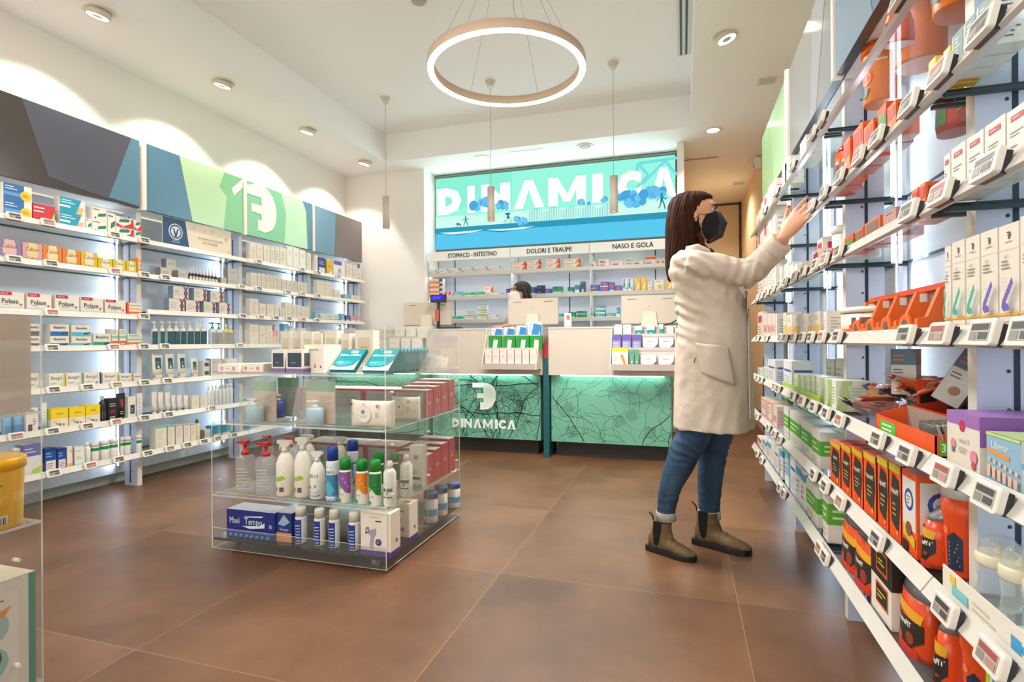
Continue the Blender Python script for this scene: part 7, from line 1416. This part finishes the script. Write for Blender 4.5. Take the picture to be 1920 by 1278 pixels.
# boots
def boot(heel, toe, cx_up, lab=None, lift=0.0):
    heel = Vector(heel); toe = Vector(toe); f = (toe - heel); Lf = f.length; f.z = 0; f.normalize(); s = Lf / .27; B = frame(heel, f); par = me_
    m = MB(); R = []
    for x, w_, z0, z1 in ((.004, .018, .02, .085), (.02, .030, .018, .10), (.06, .035, .016, .105), (.10, .037, .016, .098), (.14, .042, .016, .082), (.18, .046, .016, .066), (.22, .043, .016, .055), (.25, .033, .016, .046), (.268, .016, .018, .036)):
        R.append([B(x * s, w_ * s * math.copysign(abs(math.cos(q)) ** .75, math.cos(q)), (z0 + z1) / 2 * s + (z1 - z0) / 2 * s * math.sin(q)) for q in [2 * PI * i / 22 for i in range(22)]])
    m.rings(R, BOOTM)
    R = []
    for z, x0, x1, w_ in ((.03, .004, .14, .034), (.08, .006 + cx_up * .3, .138 + cx_up * .4, .038), (.11, .008 + cx_up * .6, .125 + cx_up * .7, .039), (.14, .012 + cx_up * .9, .115 + cx_up * .9, .039), (.166, .014 + cx_up, .116 + cx_up, .040)):
        R.append([B(((x0 + x1) / 2 + (x1 - x0) / 2 * math.cos(q)) * s, w_ * s * math.sin(q), z * s) for q in [2 * PI * i / 22 for i in range(22)]])
    m.rings(R, BOOTM)
    def wr(co, n): return .0022 * max(0, 1 - (co - B(.15 * s, 0, .07 * s)).length / .07) * math.sin((co - heel).dot(f) * 210 + 3 * fnoise(co, 12)) + .0008 * fnoise(co, 40)
    o = place(solid(m, .0038, 3, wr, BOOTM, 'ankle_boot'), 'ankle_boot', par)
    m = MB(); OUT = [(0, 0), (.0, .03), (.03, .040), (.08, .040), (.13, .045), (.18, .050), (.22, .047), (.255, .034), (.275, .012)]
    ol = [(x - .004, y) for x, y in OUT[1:]] + [(x - .004, -y) for x, y in OUT[:0:-1]]
    m.rings([[B(x * s * k, y * s * k, z) for x, y in ol] for z, k in ((.0, .985), (.004, 1.0), (.026 * s, 1.0), (.030 * s, .97))], SOLE, smooth=False); m.build('sole', o)
    for sd in (-1, 1):
        m = MB(); P = [(.035 + cx_up, .172), (.080 + cx_up, .172), (.078 + cx_up * .7, .11), (.070 + cx_up * .4, .055), (.058 + cx_up * .4, .042), (.046 + cx_up * .4, .055), (.036 + cx_up * .7, .11)]
        m.rings([[B(x * s, sd * yy * s, z * s) for x, z in P] for yy in (.030, .0425)], BLK, smooth=False); m.build('elastic_gusset', o)
    m = MB(); m.tube([B((.014 + cx_up) * s, 0, .150 * s), B((.008 + cx_up) * s, 0, .180 * s), B((-.006 + cx_up) * s, 0, .196 * s), B((-.012 + cx_up) * s, 0, .198 * s)], [(.012, .0035)] * 4, BLK, 10); m.build('pull_tab', o)
    return o
hN = onplane(1216, 1032, 2, 0); tN = onplane(1305, 1058, 2, 0); hF = onplane(1303, 1020, 2, 0); tF = onplane(1410, 1046, 2, 0)
hN = hN + (tN - hN).normalized() * .0; boot(hN + Vector((0, .03, 0)), tN + Vector((0, .03, 0)), .018); boot(hF + Vector((0, .03, 0)), tF + Vector((0, .03, 0)), 0)

# ------------------------------------------------------------------ masked colleague behind the counter
DC = 5.78; P2 = thing('person', 'colleague with dark hair and white mask standing behind the middle counter', 'person', (0, 0, 0))
f2 = Vector((-math.cos(math.radians(38)), -math.sin(math.radians(38)), 0)); O2 = PD(975, 548, DC); H2 = frame(O2, f2)
m = MB(); head(m, H2, 1.0, SKIN)
def fr2(z0, secs, mat):
    mb = MB(); B2 = frame((O2.x - f2.x * .03 - .03, O2.y - f2.y * .03, 0), f2); loft(mb, B2, secs, mat); return mb
b2 = fr2(0, [(1.34, 0, .05, 0, .06), (1.28, 0, .09, 0, .17), (1.10, 0, .10, 0, .16), (.95, 0, .10, 0, .15), (.85, 0, .11, 0, .17)], SKIN)
m.v and m.mesh(b2.v, b2.f, SKIN)
B2 = frame((O2.x - .05, O2.y, 0), f2)
for s in (-1, 1):
    m.tube([B2(-.02, s * .14, 1.27), B2(0, s * .19, 1.22), B2(.0, s * .23, 1.0), B2(.04, s * .225, 1.04), B2(.13, s * .17, 1.165)], [.045, .043, .038, .034, .026], SKIN, 14)
    hand(m, B2(.13, s * .17, 1.165), f2 + Vector((0, 0, -.1)), (0, 0, 1), .17, s, .3, SKIN)
    m.tube([B2(-.02, s * .09, .88), B2(-.01, s * .10, .45), B2(-.03, s * .10, .08)], [.085, .055, .04], SKIN, 16); m.tube([B2(-.05, s * .10, .05), B2(.17, s * .11, .03)], [.045, .03], SKIN, 12)
place(solid(m, .007, 3, None, SKIN, 'body'), 'body', P2)
eyes(H2, 1.0, P2); mask(H2, 1.02, P2, '#e9e4dd', 'face_mask')
m = MB(); fr_ = Matrix([H2(1, 0, 0) - H2(0, 0, 0), H2(0, 1, 0) - H2(0, 0, 0), H2(0, 0, 1) - H2(0, 0, 0)]).transposed()
m.ell(H2(-.024, 0, .034), .103, .086, .088, HAIR2, 24, 16, fr_)
for s in (-1, 1): m.tube([H2(.0, s * .076, .04), H2(-.02, s * .086, -.03), H2(-.04, s * .084, -.10), H2(-.05, s * .08, -.17)], [(.045, .018), (.05, .022), (.048, .02), (.03, .014)], HAIR2, 14, up=f2)
m.tube([H2(-.07, 0, .02), H2(-.09, 0, -.07), H2(-.09, 0, -.18)], [(.08, .03), (.085, .03), (.06, .02)], HAIR2, 14, up=f2)
place(solid(m, .006, 4, lambda co, n: .0015 * math.sin(math.atan2(co.y - O2.y, co.x - O2.x) * 40), HAIR2, 'hair'), 'hair', P2)
m = fr2(0, [(1.345, -.01, .055, 0, .065), (1.32, -.01, .09, 0, .14), (1.27, -.01, .115, 0, .20), (1.10, 0, .13, 0, .185), (.95, 0, .13, 0, .18), (.75, 0, .14, 0, .20), (.62, 0, .145, 0, .21)], COAT)
for s in (-1, 1): m.tube([B2(-.02, s * .13, 1.27), B2(0, s * .20, 1.22), B2(.0, s * .24, 1.0), B2(.04, s * .23, 1.04), B2(.11, s * .18, 1.15)], [.058, .06, .052, .05, .042], COAT, 16)
place(solid(m, .008, 4, lambda co, n: .004 * fnoise(co, 12), COAT, 'white_coat'), 'white_coat', P2)
m = MB()
for s in (-1, 1): m.tube([B2(-.02, s * .09, .72), B2(-.01, s * .10, .45), B2(-.03, s * .10, .09)], [.10, .07, .055], mt('#2a2c34', .8), 16)
m.build('trousers', P2)
m = MB()
for s in (-1, 1): m.tube([B2(-.08, s * .10, .045), B2(.0, s * .10, .05), B2(.12, s * .11, .04), B2(.19, s * .11, .03)], [.04, .05, .042, .025], mt('#d8d4cf', .6), 14)
m.build('shoes', P2)
for k_, v_ in LABELS.items():
    if len(v_) > 1:
        gs = {bpy.data.objects[n].get('group') if n in bpy.data.objects else None for n in v_}
        if len(gs) > 1: print('DUPLICATE LABEL', k_, v_[:4])
